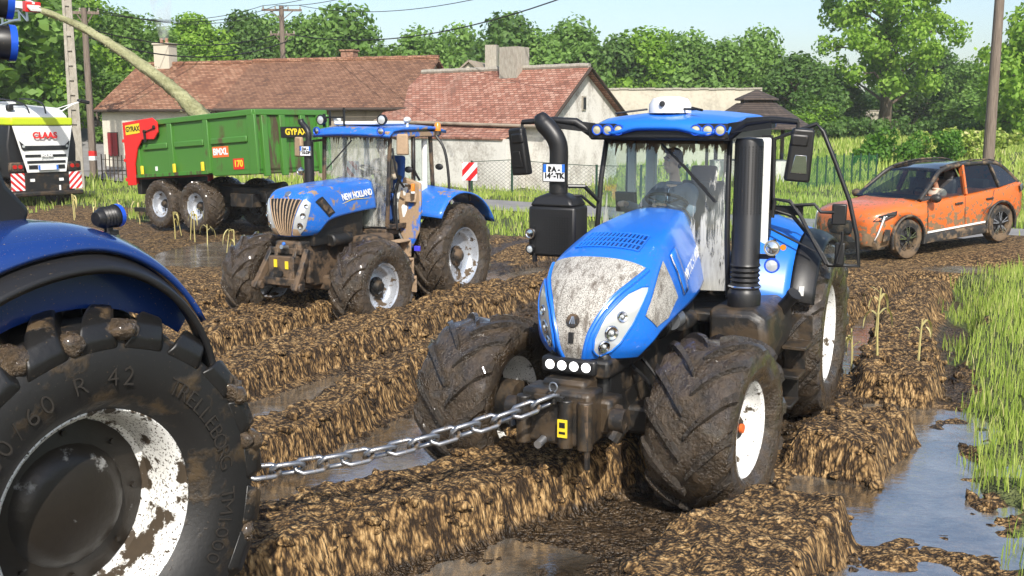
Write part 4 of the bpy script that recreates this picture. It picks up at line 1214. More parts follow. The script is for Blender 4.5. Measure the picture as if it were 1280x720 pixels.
# smoke from the farmhouse chimney
def smoke_mat():
    t = NT('chimney_smoke')
    for nd in list(t.t.nodes):
        if nd.type == 'BSDF_PRINCIPLED': t.t.nodes.remove(nd)
    n = t.noise(1.0, 4, 0.6, t.co((1.6, 1.6, 0.7)))
    sx = t.n('SeparateXYZ', {0: t.co()})
    fade = t.n('MapRange', {'Value': sx.outputs['Z'], 'From Min': 0.0, 'From Max': 5.0, 'To Min': 1.0, 'To Max': 0.06})
    den = t.math('MULTIPLY', t.math('MULTIPLY', t.ramp(n, [(0.38, 0.0), (0.62, 1.0)]), fade.outputs[0]), 1.6)
    pv_ = t.n('VolumePrincipled', {'Color': (0.99, 0.99, 0.99), 'Density': den, 'Anisotropy': 0.1})
    t.t.links.new(pv_.outputs[0], t.out.inputs['Volume']); return t.m


cpos = hb.matrix_basis @ V((1.5, Dh / 2, 7.4)); sx0 = V((-21.4, 55, 0.6)) + Matrix.Rotation(ang, 3, 'Z') @ V((1.45, Dh / 2, 7.3))
mb = MB(); mb.tube([(0, 0, 0), (0.0, 0, 0.8), (-0.05, 0, 2.0), (-0.15, 0, 3.6), (-0.4, 0, 5.2)], [0.25, 0.42, 0.6, 0.72, 0.8], 14)
sm = mb.build('chimney_smoke', smoke_mat(), None); sm.location = sx0
tag(sm, 'thin pale smoke rising from the farmhouse chimney', 'smoke', kind='stuff')


# ------------------------------------------------------------------ wheels
def tyre_profile(Rr, W, rim):
    hw = W / 2
    return [(rim, -hw * 0.72), (rim + (Rr - rim) * 0.18, -hw * 0.93), (rim + (Rr - rim) * 0.45, -hw * 1.0), (rim + (Rr - rim) * 0.74, -hw * 0.99), (Rr - 0.055 * Rr, -hw * 0.93),
            (Rr - 0.022 * Rr, -hw * 0.70), (Rr - 0.004, -hw * 0.35), (Rr, 0), (Rr - 0.004, hw * 0.35), (Rr - 0.022 * Rr, hw * 0.70), (Rr - 0.055 * Rr, hw * 0.93),
            (rim + (Rr - rim) * 0.74, hw * 0.99), (rim + (Rr - rim) * 0.45, hw * 1.0), (rim + (Rr - rim) * 0.18, hw * 0.93), (rim, hw * 0.72)]


def make_tyre(parent, c, Rr, W, rim, nl, lh, lw, mats, sweep=0.42, seed=0, n=64, lumpy=0.0, inset=0.0, mirror=1, bevel=0.0):
    """carcass plus chevron lugs in one mesh; Rr is the radius over the lugs"""
    Rb = Rr - lh; mb = MB(); c = V(c)
    mb.lathe(tyre_profile(Rb, W, rim), c, (0, 1, 0), n)
    if lumpy:
        rg = random.Random(seed)
        for i, p in enumerate(mb.v):
            q = V(p) - c; rr = math.hypot(q.x, q.z)
            if rr > Rb * 0.9:
                a = math.atan2(q.z, q.x)
                k = 1 + lumpy * (math.sin(a * 9 + q.y * 14 + seed) * 0.5 + math.sin(a * 23 - q.y * 21) * 0.3 + rg.uniform(-0.35, 0.35)) / Rb
                mb.v[i] = (c.x + q.x * k, p[1], c.z + q.z * k)
    mb.mat(1)
    hw = W / 2
    ys = [p[1] for p in tyre_profile(Rb, W, rim)[7:13]]; rs = [p[0] for p in tyre_profile(Rb, W, rim)[7:13]]
    for s in (-1, 1):
        for k in range(nl):
            a0 = 2 * PI * (k + (0.25 if s > 0 else -0.25)) / nl
            rings = []
            for t, hgt, ww in ((0.0, 0.75, 0.72), (0.22, 1, 0.85), (0.5, 1, 0.92), (0.78, 1, 1.05), (1.0, 1.0, 1.2), (1.13, 0.55, 1.25)):
                y = hw * (0.05 + 0.90 * min(t, 1.0)); r = interp(y, ys, rs)
                out = lh * hgt
                if t > 1.0: y = hw * 0.985; r = Rb - 0.17 * (Rb - rim) - lh * 0.3; out = lh * 0.55
                a = a0 + mirror * sweep * (t ** 0.9) * (1 if t <= 1 else 0.97)
                hwid = lw * ww / 2
                ring = []
                for dw, up in ((-1.15, -0.25), (1.15, -0.25), (0.85, 1), (-0.85, 1)):
                    rr = r + (out if up > 0 else -0.012)
                    aa = a + dw * hwid / rr
                    yy = y + (0.0 if up > 0 else 0.0)
                    if t > 1.0 and up > 0: yy = hw * 1.03
                    ring.append(c + V((rr * math.cos(aa), s * yy, rr * math.sin(aa))))
                rings.append(ring if s < 0 else ring[::-1])
            mb.loft(rings)
    return mb.build('tyre', mats, parent, smooth=42, bevel=bevel)


def make_rim(parent, c, rim, W, side, mat, dish=0.16, hub_r=0.2, hubmat=None, bolts=8, cap=None, disc_holes=0):
    """side: +1 when the outer face looks to +y"""
    c = V(c); ax = V((0, side, 0)); hw = W / 2
    mb = MB()
    mb.lathe([(rim + 0.015, hw * 0.70), (rim + 0.022, hw * 0.74), (rim + 0.005, hw * 0.76), (rim - 0.02, hw * 0.70), (rim * 0.93, hw * 0.45), (rim * 0.90, hw * 0.74 - dish), (rim * 0.82, hw * 0.70 - dish - 0.02),
              (rim * 0.55, hw * 0.66 - dish - 0.03), (hub_r, hw * 0.64 - dish), (0.0, hw * 0.64 - dish)], c, ax, 48)
    mb.lathe([(rim + 0.01, -hw * 0.74), (rim * 0.93, -hw * 0.5), (rim * 0.90, hw * 0.6 - dish)], c, ax, 40)
    o = mb.build('rim', mat, parent, smooth=40)
    hb_ = MB(); y0 = hw * 0.64 - dish
    hb_.lathe([(hub_r * 1.02, y0 - 0.02), (hub_r, y0 + 0.03), (hub_r * 0.72, y0 + 0.045), (hub_r * 0.62, y0 + 0.10), (hub_r * 0.5, y0 + 0.12), (0.0, y0 + 0.125)], c, ax, 24)
    a, b, _ = frame(ax)
    for k in range(bolts):
        t = 2 * PI * k / bolts; p = c + (a * math.cos(t) + b * math.sin(t)) * hub_r * 0.86 + ax * (y0 + 0.02)
        hb_.cyl(p, p + ax * 0.035, 0.016, n=6)
    if cap: hb_.mat(1).cyl(c + ax * (y0 + 0.12), c + ax * (y0 + 0.15), hub_r * 0.25, n=14)
    hb_.build('hub', [hubmat or M['chassis'], cap or M['ink']], parent, smooth=40)
    return o


def wheel(parent, c, Rr, W, rim, side, tyre_mats, rim_mat, nl=20, lh=0.05, lw=0.07, steer=0.0, **kw):
    dish = kw.pop('dish', 0.16); hub_r = kw.pop('hub_r', 0.2); cap = kw.pop('cap', None); hubmat = kw.pop('hubmat', None)
    w = empty('wheel', c, steer, parent)
    # the wheel part is the brake drum / axle end the tyre and rim hang on
    mb = MB(); mb.cyl((0, -side * W * 0.45, 0), (0, -side * W * 0.05, 0), rim * 0.45, n=20); w2 = mb.build('wheel', M['chassis'], parent)
    w2.location = c; w2.rotation_euler = (0, 0, steer)
    bpy.data.objects.remove(w)
    w2.name = 'wheel'
    make_tyre(w2, (0, 0, 0), Rr, W, rim, nl, lh, lw, tyre_mats, **kw)
    make_rim(w2, (0, 0, 0), rim, W, side, rim_mat, dish, hub_r, hubmat, cap=cap)
    return w2


# ------------------------------------------------------------------ bonnet surface
class Bonnet:
    def __init__(s, C, Wf, E, drop=0.05, back=0.07, bulge=0.03):
        s.n = len(C); s.C, s.W, s.E = C, Wf, E; s.drop, s.back, s.bulge = drop, back, bulge
        s.ts = [i / (s.n - 1) for i in range(s.n)]

    def _at(s, L, v):
        k = min(int(v * (s.n - 1)), s.n - 2); t = v * (s.n - 1) - k
        g_ = lambda i: np.array(L[min(max(i, 0), s.n - 1)], float)
        p0, p1, p2, p3 = g_(k - 1), g_(k), g_(k + 1), g_(k + 2)
        return 0.5 * (2 * p1 + (p2 - p0) * t + (2 * p0 - 5 * p1 + 4 * p2 - p3) * t * t + (3 * p1 - p0 - 3 * p2 + p3) * t ** 3)

    def p(s, u, v):
        cx, cz = s._at(s.C, v); w_ = float(s._at(s.W, v)); ex, ey, ez = s._at(s.E, v)
        # direction in which the shoulder falls away: backwards at the nose, downwards on top
        dx, dz = ex - cx, ez - cz; L = math.hypot(dx, dz) or 1; dx /= L; dz /= L
        drop = s.drop if not isinstance(s.drop, (list, tuple)) else interp(v, s.drop[0], s.drop[1])
        S = V((cx + dx * drop, w_, cz + dz * drop)); Cc = V((cx, 0, cz)); E_ = V((ex, ey, ez))
        a = abs(u)
        pts = [Cc, V((cx + dx * drop * 0.22, w_ * 0.6, cz + dz * drop * 0.22)), S, S.lerp(E_, 0.28) + V((0, s.bulge, 0)), S.lerp(E_, 0.65) + V((0, s.bulge, 0)), E_]
        us = [0, 0.30, 0.5, 0.62, 0.82, 1.0]
        k = 0
        while k < 4 and a > us[k + 1]: k += 1
        t = (a - us[k]) / (us[k + 1] - us[k])
        q = lambda i: pts[i] if i >= 0 else V((pts[-i].x, -pts[-i].y, pts[-i].z))
        p0, p1, p2, p3 = q(k - 1), pts[k], pts[k + 1], pts[min(k + 2, 5)]
        r = 0.5 * ((2 * p1) + (p2 - p0) * t + (2 * p0 - 5 * p1 + 4 * p2 - p3) * t * t + (3 * p1 - p0 - 3 * p2 + p3) * t ** 3)
        return V((r.x, r.y if u >= 0 else -r.y, r.z))

    def nrm(s, u, v):
        e = 0.004
        a = s.p(min(u + e, 1), v) - s.p(max(u - e, -1), v); b = s.p(u, min(v + e, 1)) - s.p(u, max(v - e, 0))
        n = a.cross(b)
        if n.length < 1e-9: return V((1, 0, 0))
        n.normalize()
        mid = V((-0.6, 0, 1.4))
        return n if n.dot(s.p(u, v) - mid) > 0 else -n

    def patch(s, name, v0, v1, uL, uR, mat, parent, off=0.006, nu=14, nv=18, thick=0.0):
        mb = MB()
        def fn(i, j):
            v = v0 + (v1 - v0) * j; a, b = uL(j), uR(j); u = a + (b - a) * i
            return s.p(u, v) + s.nrm(u, v) * off
        mb.grid(fn, nu, nv)
        return mb.build(name, mat, parent, smooth=60, solid=thick, off=-1)


# ------------------------------------------------------------------ people
def limb(mb, pts, rad, n=10):
    P = smooth_pts(pts, 3); m = len(P)
    rr = [interp(i / (m - 1) * (len(rad) - 1), range(len(rad)), rad) for i in range(m)]
    mb.tube(P, rr, n)
    mb.ball(P[0], rr[0] * 0.99, 10, 8); mb.ball(P[-1], rr[-1] * 0.99, 10, 8)


def remeshed(mb, name, mat, parent, vox, smooth_it=6):
    o = mb.build(name, mat, parent, smooth=180)
    md = o.modifiers.new('Remesh', 'REMESH'); md.mode = 'VOXEL'; md.voxel_size = vox; md.use_smooth_shade = True
    sm_ = o.modifiers.new('Smooth', 'SMOOTH'); sm_.factor = 0.5; sm_.iterations = smooth_it
    return o


M['skin'] = plain('skin', (0.76, 0.53, 0.41), 0.5)
M['skin2'] = plain('tanned_skin', (0.36, 0.19, 0.12), 0.5)
M['hair_brown'] = plain('brown_hair', (0.055, 0.032, 0.02), 0.6)
M['hair_black'] = plain('black_hair', (0.012, 0.010, 0.009), 0.5)
M['overall_blue'] = dirty('dark_blue_grey_work_shirt', (0.15, 0.19, 0.255), 0.85, mud=(0.12, 0.15, 0.20), lo=0.5, hi=0.7, scale=9, bump=0.3)
M['trouser'] = plain('grey_trousers', (0.06, 0.065, 0.075), 0.9)
M['shirt_tan'] = dirty('beige_checked_shirt', (0.46, 0.40, 0.30), 0.9, mud=(0.28, 0.2, 0.13), lo=0.5, hi=0.6, scale=12, bump=0.2)
M['shirt_cream'] = plain('cream_shirt', (0.62, 0.55, 0.46), 0.9)
M['eye'] = plain('eye_white', (0.7, 0.7, 0.68), 0.2)


def person(name, loc, rz, wrists, label, shirt, hair, skin, look=0.0, zips=False, hair_len=0.0):
    """seated driver; local x forward, y left, origin on the seat under the hips. wrists: two hand targets"""
    body = MB(); k = 1.0
    # head and neck (skin)
    hz = 0.80
    Rz = Matrix.Rotation(look, 3, 'Z'); hc = V((0.06, 0, hz))
    def H(x, y, z): return hc + Rz @ V((x, y, z))
    body.ball(H(-0.012, 0, 0.028), (0.098, 0.080, 0.112), 14, 10, Rz); body.ball(H(0.020, 0, -0.055), (0.072, 0.060, 0.075), 12, 8, Rz); body.ball(H(0.052, 0, -0.098), (0.032, 0.034, 0.026), 10, 6, Rz)
    body.tube([H(0.084, 0, 0.028), H(0.105, 0, -0.012), H(0.112, 0, -0.026), H(0.088, 0, -0.036)], [0.010, 0.013, 0.017, 0.010], 8)
    body.tube([H(0.082, -0.045, 0.042), H(0.092, 0, 0.036), H(0.082, 0.045, 0.042)], 0.012, 8)
    for sd in (-1, 1):
        body.ball(H(0.0, sd * 0.082, 0.0), (0.022, 0.012, 0.034), 10, 8, Rz)
        body.ball(H(0.062, sd * 0.045, -0.028), 0.022, 8, 6)
    body.tube([H(0.082, -0.026, -0.066), H(0.093, 0, -0.064), H(0.082, 0.026, -0.066)], 0.010, 8)
    limb(body, [H(-0.02, 0, -0.06), (0.01, 0, 0.62), (0.0, 0, 0.55)], [0.056, 0.058, 0.075])
    # forearms and hands
    sh = [V((0.0, -0.20, 0.50)), V((0.0, 0.20, 0.50))]
    elb = []
    for sd, S, Wr in ((-1, sh[0], V(wrists[0])), (1, sh[1], V(wrists[1]))):
        mid = (S + Wr) / 2; E_ = mid + V((-0.10, sd * 0.09, -0.16)); elb.append(E_)
        limb(body, [E_, E_.lerp(Wr, 0.5), Wr], [0.045, 0.041, 0.030])
        d = (Wr - E_).normalized(); pal = Wr + d * 0.055; side = d.cross(V((0, 0, 1))).normalized()
        body.ball(pal, (0.052, 0.045, 0.024), 10, 8, d.to_track_quat('X', 'Z').to_matrix())
        for j, fl in enumerate((0.062, 0.075, 0.070, 0.055)):
            b = pal + d * 0.035 + side * ((j - 1.5) * 0.021)
            body.tube([b, b + d * fl * 0.5 + V((0, 0, -0.004)), b + d * fl * 0.75 + V((0, 0, -0.032)), b + d * fl * 0.5 + V((0, 0, -0.055))], [0.0105, 0.010, 0.0095, 0.008], 6)
        tb_ = pal - d * 0.015 - side * sd * 0.035
        body.tube([tb_, tb_ + d * 0.03 - side * sd * 0.02, tb_ + d * 0.06 - side * sd * 0.012 + V((0, 0, -0.015))], [0.014, 0.012, 0.010], 6)
    limb(body, [(0, 0, 0.5), (0, 0, 0.3), (0, 0, 0.05)], [0.11, 0.12, 0.13])      # hidden core under the shirt
    o = remeshed(body, name, skin, None, 0.009, 4)
    o.location = loc; o.rotation_euler = (0, 0, rz)
    # shirt
    s_ = MB()
    s_.loft([[V((r * 0.66 * math.cos(q) + ox, r * math.sin(q), z)) for q in [2 * PI * i / 16 for i in range(16)]] for z, r, ox in
             ((-0.04, 0.185, 0.0), (0.08, 0.180, 0.0), (0.22, 0.185, 0.01), (0.36, 0.205, 0.02), (0.46, 0.215, 0.01), (0.52, 0.17, 0.0), (0.565, 0.095, 0.0))])
    for S, E_, Wr in zip(sh, elb, [V(w_) for w_ in wrists]):
        limb(s_, [S + V((0, -0.05 * math.copysign(1, S.y), 0.0)), S + V((0.0, 0, -0.03)), S.lerp(E_, 0.55), E_, E_.lerp(Wr, 0.5), E_.lerp(Wr, 0.9)], [0.085, 0.084, 0.066, 0.058, 0.052, 0.043])
    so = remeshed(s_, 'shirt', shirt, o, 0.012, 5)
    cb = MB(); cb.tube([V((0.075 * math.cos(q) + 0.005, 0.080 * math.sin(q), 0.565 + 0.012 * math.cos(q))) for q in [2 * PI * i / 20 for i in range(20)]], 0.020, 6, closed=True, flat=1.0); cb.build('collar', shirt, so, smooth=60)
    if zips:
        zb = MB(); zb.tube([(0.105, 0, 0.54), (0.150, 0, 0.44), (0.156, 0, 0.34), (0.142, 0, 0.2), (0.132, 0, 0.05)], 0.006, 5); zb.mat(0).box((0.152, 0.10, 0.40), (0.006, 0.055, 0.014), (0, 0, 0.30)); zb.build('zip', M['chrome'], so)
        pk = MB(); pk.box((0.128, -0.095, 0.30), (0.012, 0.09, 0.11), (0, -0.08, -0.32)); pk.box((0.128, 0.095, 0.30), (0.012, 0.09, 0.11), (0, -0.08, 0.32)); pk.build('pocket', shirt, so, bevel=0.004)
    # trousers and boots
    tr_ = MB()
    for sd in (-1, 1):
        limb(tr_, [(0, sd * 0.09, 0.0), (0.22, sd * 0.13, 0.03), (0.44, sd * 0.15, 0.03)], [0.115, 0.095, 0.072]); limb(tr_, [(0.44, sd * 0.15, 0.03), (0.50, sd * 0.15, -0.20), (0.50, sd * 0.15, -0.38)], [0.072, 0.062, 0.05])
        tr_.ball((0.56, sd * 0.15, -0.42), (0.14, 0.05, 0.05), 10, 6)
    remeshed(tr_, 'trousers', M['trouser'], o, 0.014, 4)
    # hair and eyes
    hb2 = MB(); hb2.ball(H(-0.022, 0, 0.045), (0.102, 0.086, 0.110), 16, 12, Rz)
    hb2.ball(H(-0.05, 0, 0.0 - hair_len), (0.076, 0.079, 0.085 + hair_len), 14, 10, Rz); hb2.ball(H(0.035, 0, 0.112), (0.062, 0.072, 0.034), 12, 8, Rz)
    ho = hb2.build('hair', hair, o, smooth=180)
    # keep the face clear: cut the front of the hair away
    for v_ in ho.data.vertices:
        q = Rz.inverted() @ (v_.co - hc)
        if q.z < 0.075 and q.x > 0.012: q.x = 0.012 + (q.x - 0.012) * 0.25
        if q.z < -0.03 - hair_len: q.x = min(q.x, -0.02)
        v_.co = hc + Rz @ q
    for sd in (-1, 1):
        e = MB(); e.ball(H(0.074, sd * 0.031, 0.018), (0.013, 0.015, 0.010), 8, 6, Rz); e.mat(1).ball(H(0.084, sd * 0.031, 0.018), (0.005, 0.007, 0.007), 8, 6, Rz); e.build('eye', [M['eye'], M['ink']], o, smooth=180)
        e = MB(); e.tube([H(0.088, sd * 0.014, 0.040), H(0.091, sd * 0.032, 0.046), H(0.080, sd * 0.052, 0.040)], 0.0055, 5); e.build('eyebrow', hair, o)
    return tag(o, label, 'person')


def round_lamp(parent, c, d, r, ring, lens, depth=0.09, body=None, name='work_light'):
    c = V(c); d = V(d).normalized(); mb = MB()
    mb.lathe([(0.0, -depth), (r * 0.6, -depth), (r * 0.95, -depth * 0.5), (r, 0.0), (r * 0.86, 0.004)], c, d, 18)
    o = mb.build(name, body or M['black'], parent)
    mb = MB(); mb.lathe([(r * 0.80, 0.001), (r * 0.84, 0.012), (r * 1.03, 0.012), (r * 1.05, -0.02)], c, d, 18); mb.build('bezel', ring, o)
    mb = MB(); mb.lathe([(0.0, 0.012), (r * 0.4, 0.010), (r * 0.82, 0.003)], c, d, 14)
    a, b, _ = frame(d)
    mb.build('lens', lens, o)
    return o


def plate(parent, c, xdir, ydir, w, h, lines, size, name='number_plate', back=None):
    x, y = V(xdir).normalized(), V(ydir).normalized(); z = x.cross(y); c = V(c)
    mb = MB(); mb.prism([c - x * w / 2 - y * h / 2, c + x * w / 2 - y * h / 2, c + x * w / 2 + y * h / 2, c - x * w / 2 + y * h / 2], -z * 0.012); o = mb.build(name, M['plate'], parent, smooth=0)
    mb = MB()
    for p, q in ((c - x * w / 2 - y * h / 2, c + x * w / 2 - y * h / 2), (c - x * w / 2 + y * h / 2, c + x * w / 2 + y * h / 2), (c - x * w / 2 - y * h / 2, c - x * w / 2 + y * h / 2), (c + x * w / 2 - y * h / 2, c + x * w / 2 + y * h / 2)):
        mb.bar(p + z * 0.001, q + z * 0.001, 0.008, 0.008)
    mb.build('plate_border', M['ink'], o, smooth=0)
    bw = w * 0.13
    for s in (-1, 1):
        hh = h * 0.44; k = c + x * s * (w / 2 - bw / 2 - 0.005) + y * h * 0.24
        mb = MB(); mb.prism([k - x * bw / 2 - y * hh / 2, k + x * bw / 2 - y * hh / 2, k + x * bw / 2 + y * hh / 2, k - x * bw / 2 + y * hh / 2], z * 0.003); mb.build('blue_band', M['plate_blue'], o, smooth=0)
    text_obj(lines, size, M['ink'], 'lettering', o, c + z * 0.004, x, y, 0.001, bold=0.004)
    return o


def fender_arc(name, parent, c, rad, y0, y1, a0, a1, mat, th=0.03, rise=0.0, n=18, flare=0.0, prof=None):
    """arched mudguard about the axle centre c; rad(a) may vary with the angle"""
    mb = MB(); c = V(c)
    def fn(i, j):
        a = a0 + (a1 - a0) * j; y = y0 + (y1 - y0) * i
        r = rad(a) if callable(rad) else rad
        r = r + rise * (1 - i) ** 1.0 + flare * math.sin(PI * i) * 0.0
        if prof: r += prof(i)
        return c + V((r * math.cos(a), y, r * math.sin(a)))
    mb.grid(fn, 8, n)
    return mb.build(name, mat, parent, smooth=50, solid=th, off=1, bevel=0)


# ------------------------------------------------------------------ the big tractor being pulled
def world_dir(th):
    return V((-math.sin(R(th)), -math.cos(R(th)), 0))


T1 = empty('blue_tractor', (0.88, 9.38, -0.02), math.atan2(-math.cos(R(26.5)), -math.sin(R(26.5))))
tag(T1, 'large blue tractor with open left cab door, pulled forward by the chain', 'tractor')
tm = [M['tyre_mud'], M['lug']]
for s in (1, -1):
    wheel(T1, (0, s * 1.13 - 0.09, 0.79), 0.81, 0.78, 0.42, s, tm, M['rim_white'], nl=13, lh=0.055, lw=0.085, steer=-0.10, sweep=0.50, lumpy=0.022, hub_r=0.17, dish=0.15, cap=M['cap_orange'], seed=s + 3)
    wheel(T1, (-3.35, s * 1.12, 1.04), 1.06, 0.74, 0.56, s, tm, M['rim_white'], nl=17, lh=0.065, lw=0.09, sweep=0.42, lumpy=0.02, hub_r=0.22, dish=0.2, seed=s + 9)
bn = Bonnet([(0.80, 1.44), (0.845, 1.58), (0.80, 1.80), (0.66, 2.02), (0.45, 2.17), (0.12, 2.31), (-0.5, 2.46), (-1.1, 2.55), (-1.52, 2.585)],
            [0.20, 0.27, 0.35, 0.42, 0.45, 0.45, 0.40, 0.32, 0.25],
            [(0.40, 0.44, 1.42), (0.38, 0.50, 1.49), (0.30, 0.55, 1.56), (0.17, 0.57, 1.62), (-0.02, 0.58, 1.66), (-0.25, 0.585, 1.70), (-0.72, 0.56, 1.74), (-1.15, 0.52, 1.78), (-1.52, 0.46, 1.84)], drop=([0, .3, .55, .75, 1], [.13, .19, .13, .06, .05]))
mb = MB(); mb.grid(lambda i, j: bn.p(2 * i - 1, j), 56, 48); hood = mb.build('bonnet', M['blue'], T1, smooth=60, solid=0.02, off=-1)
gr_ = bn.patch('grille', 0.015, 0.575, lambda j: -interp(j, [0, .3, .6, 1], [.17, .20, .31, .46]), lambda j: interp(j, [0, .3, .6, 1], [.17, .20, .31, .46]), M['grille'], hood, 0.008, 24, 24)
mb = MB()
for s in (-1, 1):     # raised blue ribs between grille and headlights
    for off in (0.0,):
        mb.tube([bn.p(s * (interp(j, [0, .3, .6, 1], [.17, .20, .31, .46]) + 0.03), 0.015 + 0.56 * j) + bn.nrm(s * 0.4, 0.015 + 0.56 * j) * 0.004 for j in [k / 16 for k in range(17)]], 0.020, 8)
mb.build('grille_surround', M['blue'], hood)
for s in (-1, 1):
    def uc(j): return interp(j, [0, 0.25, 0.5, 0.8, 1], [0.435, 0.445, 0.46, 0.50, 0.545])
    def wd_(j): return interp(j, [0, 0.08, 0.25, 0.5, 0.8, 0.95, 1], [0.015, 0.10, 0.135, 0.125, 0.075, 0.03, 0.006])
    hl = bn.patch('headlight', 0.055, 0.50, (lambda j: s * (uc(j) - wd_(j))), (lambda j: s * (uc(j) + wd_(j))), M['lamp_glass'], hood, 0.010, 10, 24)
    for v_, r in ((0.13, 0.058), (0.21, 0.066), (0.30, 0.05)):
        u_ = s * uc((v_ - 0.055) / 0.445); p_ = bn.p(u_, v_); n_ = bn.nrm(u_, v_)
        mb = MB(); mb.lathe([(0.0, -0.006), (r * 0.35, -0.004), (r * 0.5, 0.010), (r * 0.85, 0.016), (r * 0.95, 0.012), (r, 0.004)], p_ + n_ * 0.010, n_, 18); mb.mat(1).ball(p_ + n_ * 0.016, r * 0.34, 10, 6); mb.build('reflector', [M['chrome'], M['lamp_glass']], hl)
    mb = MB(); mb.tube([bn.p(s * (uc(j) + wd_(j)), 0.055 + 0.445 * j) + bn.nrm(s * uc(j), 0.055 + 0.445 * j) * 0.008 for j in [k / 20 for k in range(21)]] + [bn.p(s * (uc(j) - wd_(j)), 0.055 + 0.445 * j) + bn.nrm(s * uc(j), 0.055 + 0.445 * j) * 0.008 for j in [1 - k / 20 for k in range(21)]], 0.010, 6); mb.build('headlight_trim', M['blue'], hl)
    bn.patch('side_grille', 0.36, 0.655, (lambda j: s * interp(j, [0, 1], [0.66, 0.55])), (lambda j: s * interp(j, [0, .5, 1], [0.88, 0.92, 0.86])), M['grille'], hood, 0.008, 10, 12)
    vp = bn.patch('side_vent', 0.70, 0.735, (lambda j: s * 0.57), (lambda j: s * 0.88), M['blue'], hood, 0.022, 8, 3, thick=0.02)
    mb = MB(); mb.tube([bn.p(s * (0.57 + 0.31 * k / 8), 0.697) + bn.nrm(s * 0.7, 0.7) * 0.014 for k in range(9)], 0.007, 6); mb.build('vent_edge', M['chrome'], vp)
tv = bn.patch('top_vent', 0.635, 0.71, lambda j: -0.34, lambda j: 0.34, M['navy'], hood, 0.004, 16, 4)
mb = MB()
for k in range(16):
    u_ = -0.33 + 0.66 * k / 15; mb.tube([bn.p(u_, 0.635 + 0.075 * j / 4) + bn.nrm(u_, 0.67) * 0.006 for j in range(5)], 0.009, 6)
for k in range(4):
    v_ = 0.637 + 0.071 * k / 3; mb.tube([bn.p(-0.33 + 0.66 * j / 10, v_) + bn.nrm(0, v_) * 0.008 for j in range(11)], 0.008, 6)
mb.build('vent_bars', M['blue'], tv)
for s in (-1, 1):
    mb = MB(); mb.tube([bn.p(s * (0.40 + 0.58 * k / 10), 0.993) + bn.nrm(s * 0.7, 0.97) * 0.006 for k in range(11)], 0.014, 6); mb.build('bonnet_seal', M['ink'], hood)
# emblem on the grille and the maker's lettering on the side
p_, n_ = bn.p(0, 0.235), bn.nrm(0, 0.235)
mb = MB(); mb.lathe([(0.0, 0.010), (0.038, 0.012), (0.058, 0.012), (0.062, 0.004)], p_ + n_ * 0.006, n_, 20); em = mb.build('emblem', M['brown_mud'], hood)
up_ = (bn.p(0, 0.26) - bn.p(0, 0.21)).normalized()
mb = MB()
for k in (-0.022, 0.0, 0.022): mb.bar(p_ + n_ * 0.02 + V((0, k, 0)) - up_ * 0.03, p_ + n_ * 0.02 + V((0, k * 0.3, 0)) + up_ * 0.035, 0.008, 0.008)
mb.build('emblem_relief', M['steel'], em)
p2, n2 = bn.p(0, 0.16), bn.nrm(0, 0.16); mb = MB(); mb.box(p2 + n2 * 0.012, (0.02, 0.045, 0.09), n2.to_track_quat('X', 'Z').to_matrix()); mb.build('grille_latch', M['ink'], hood, bevel=0.004)
for s in (-1, 1):
    a_ = bn.p(s * 0.80, 0.72); b_ = bn.p(s * 0.74, 0.985)
    x_ = (b_ - a_) if s < 0 else (a_ - b_)
    n_ = bn.nrm(s * 0.77, 0.85); x_ = x_ - n_ * x_.dot(n_); y_ = n_.cross(x_.normalized())
    text_obj('NEW HOLLAND', 0.135, M['white'], 'lettering', hood, (a_ + b_) / 2 + n_ * 0.012, x_, y_, 0.002, bold=0.003, shear=0.25)
# nose underside, bumper lights, hitch block
mb = MB(); mb.box((0.30, 0, 1.36), (0.95, 0.62, 0.16)); mb.box((0.1, 0, 1.2), (1.1, 0.56, 0.3)); mb.build('nose_underside', M['chassis'], T1, bevel=0.03)
mb = MB(); mb.box((0.885, 0, 1.40), (0.07, 0.50, 0.135)); lb = mb.build('light_bar', M['black'], T1, bevel=0.025)
for y in (-0.165, -0.055, 0.055, 0.165): mb = MB(); mb.lathe([(0.0, 0.012), (0.03, 0.010), (0.040, 0.004), (0.042, 0.0)], (0.921, y, 1.405), (1, 0, 0), 16); mb.build('lamp', M['lamp_on'], lb)
mb = MB(); mb.box((1.02, 0, 1.02), (0.34, 0.62, 0.46), top=(0.92, 1)); mb.box((0.86, 0, 1.24), (0.3, 0.4, 0.12)); mb.box((0.78, 0, 1.0), (0.3, 0.8, 0.3))
fb = mb.build('front_hitch', M['black_mud'], T1, bevel=0.035)
for y in (-0.28, 0.10, 0.27): mb = MB(); mb.cyl((1.18, y, 0.78), (1.18, y, 1.19), 0.065, n=14); mb.build('hitch_post', M['black_mud'], fb, bevel=0.012)
mb = MB(); mb.box((1.21, 0.30, 0.90), (0.05, 0.035, 0.55), (0, 0.05, 0)); mb.build('hitch_lever', M['brown_mud'], fb, bevel=0.006)
mb = MB(); mb.box((1.225, -0.03, 1.20), (0.05, 0.26, 0.035)); mb.cyl((1.25, 0.02, 1.16), (1.25, 0.02, 1.27), 0.022, n=10); mb.build('hitch_pin', M['chassis'], fb)
mb = MB(); mb.tube([V((1.26, 0.02 + 0.035 * math.cos(q), 1.30 + 0.04 * math.sin(q))) for q in [2 * PI * k / 14 for k in range(14)]], 0.007, 6, closed=True); mb.build('pin_ring', M['steel'], fb)
mb = MB(); mb.box((1.251, 0.10, 0.96), (0.012, 0.085, 0.15)); st = mb.build('yellow_sticker', M['yellow'], fb, smooth=0)
mb = MB(); mb.box((1.259, 0.10, 0.99), (0.004, 0.05, 0.045)); mb.box((1.259, 0.10, 0.925), (0.004, 0.055, 0.02)); mb.build('sticker_mark', M['ink'], st, smooth=0)
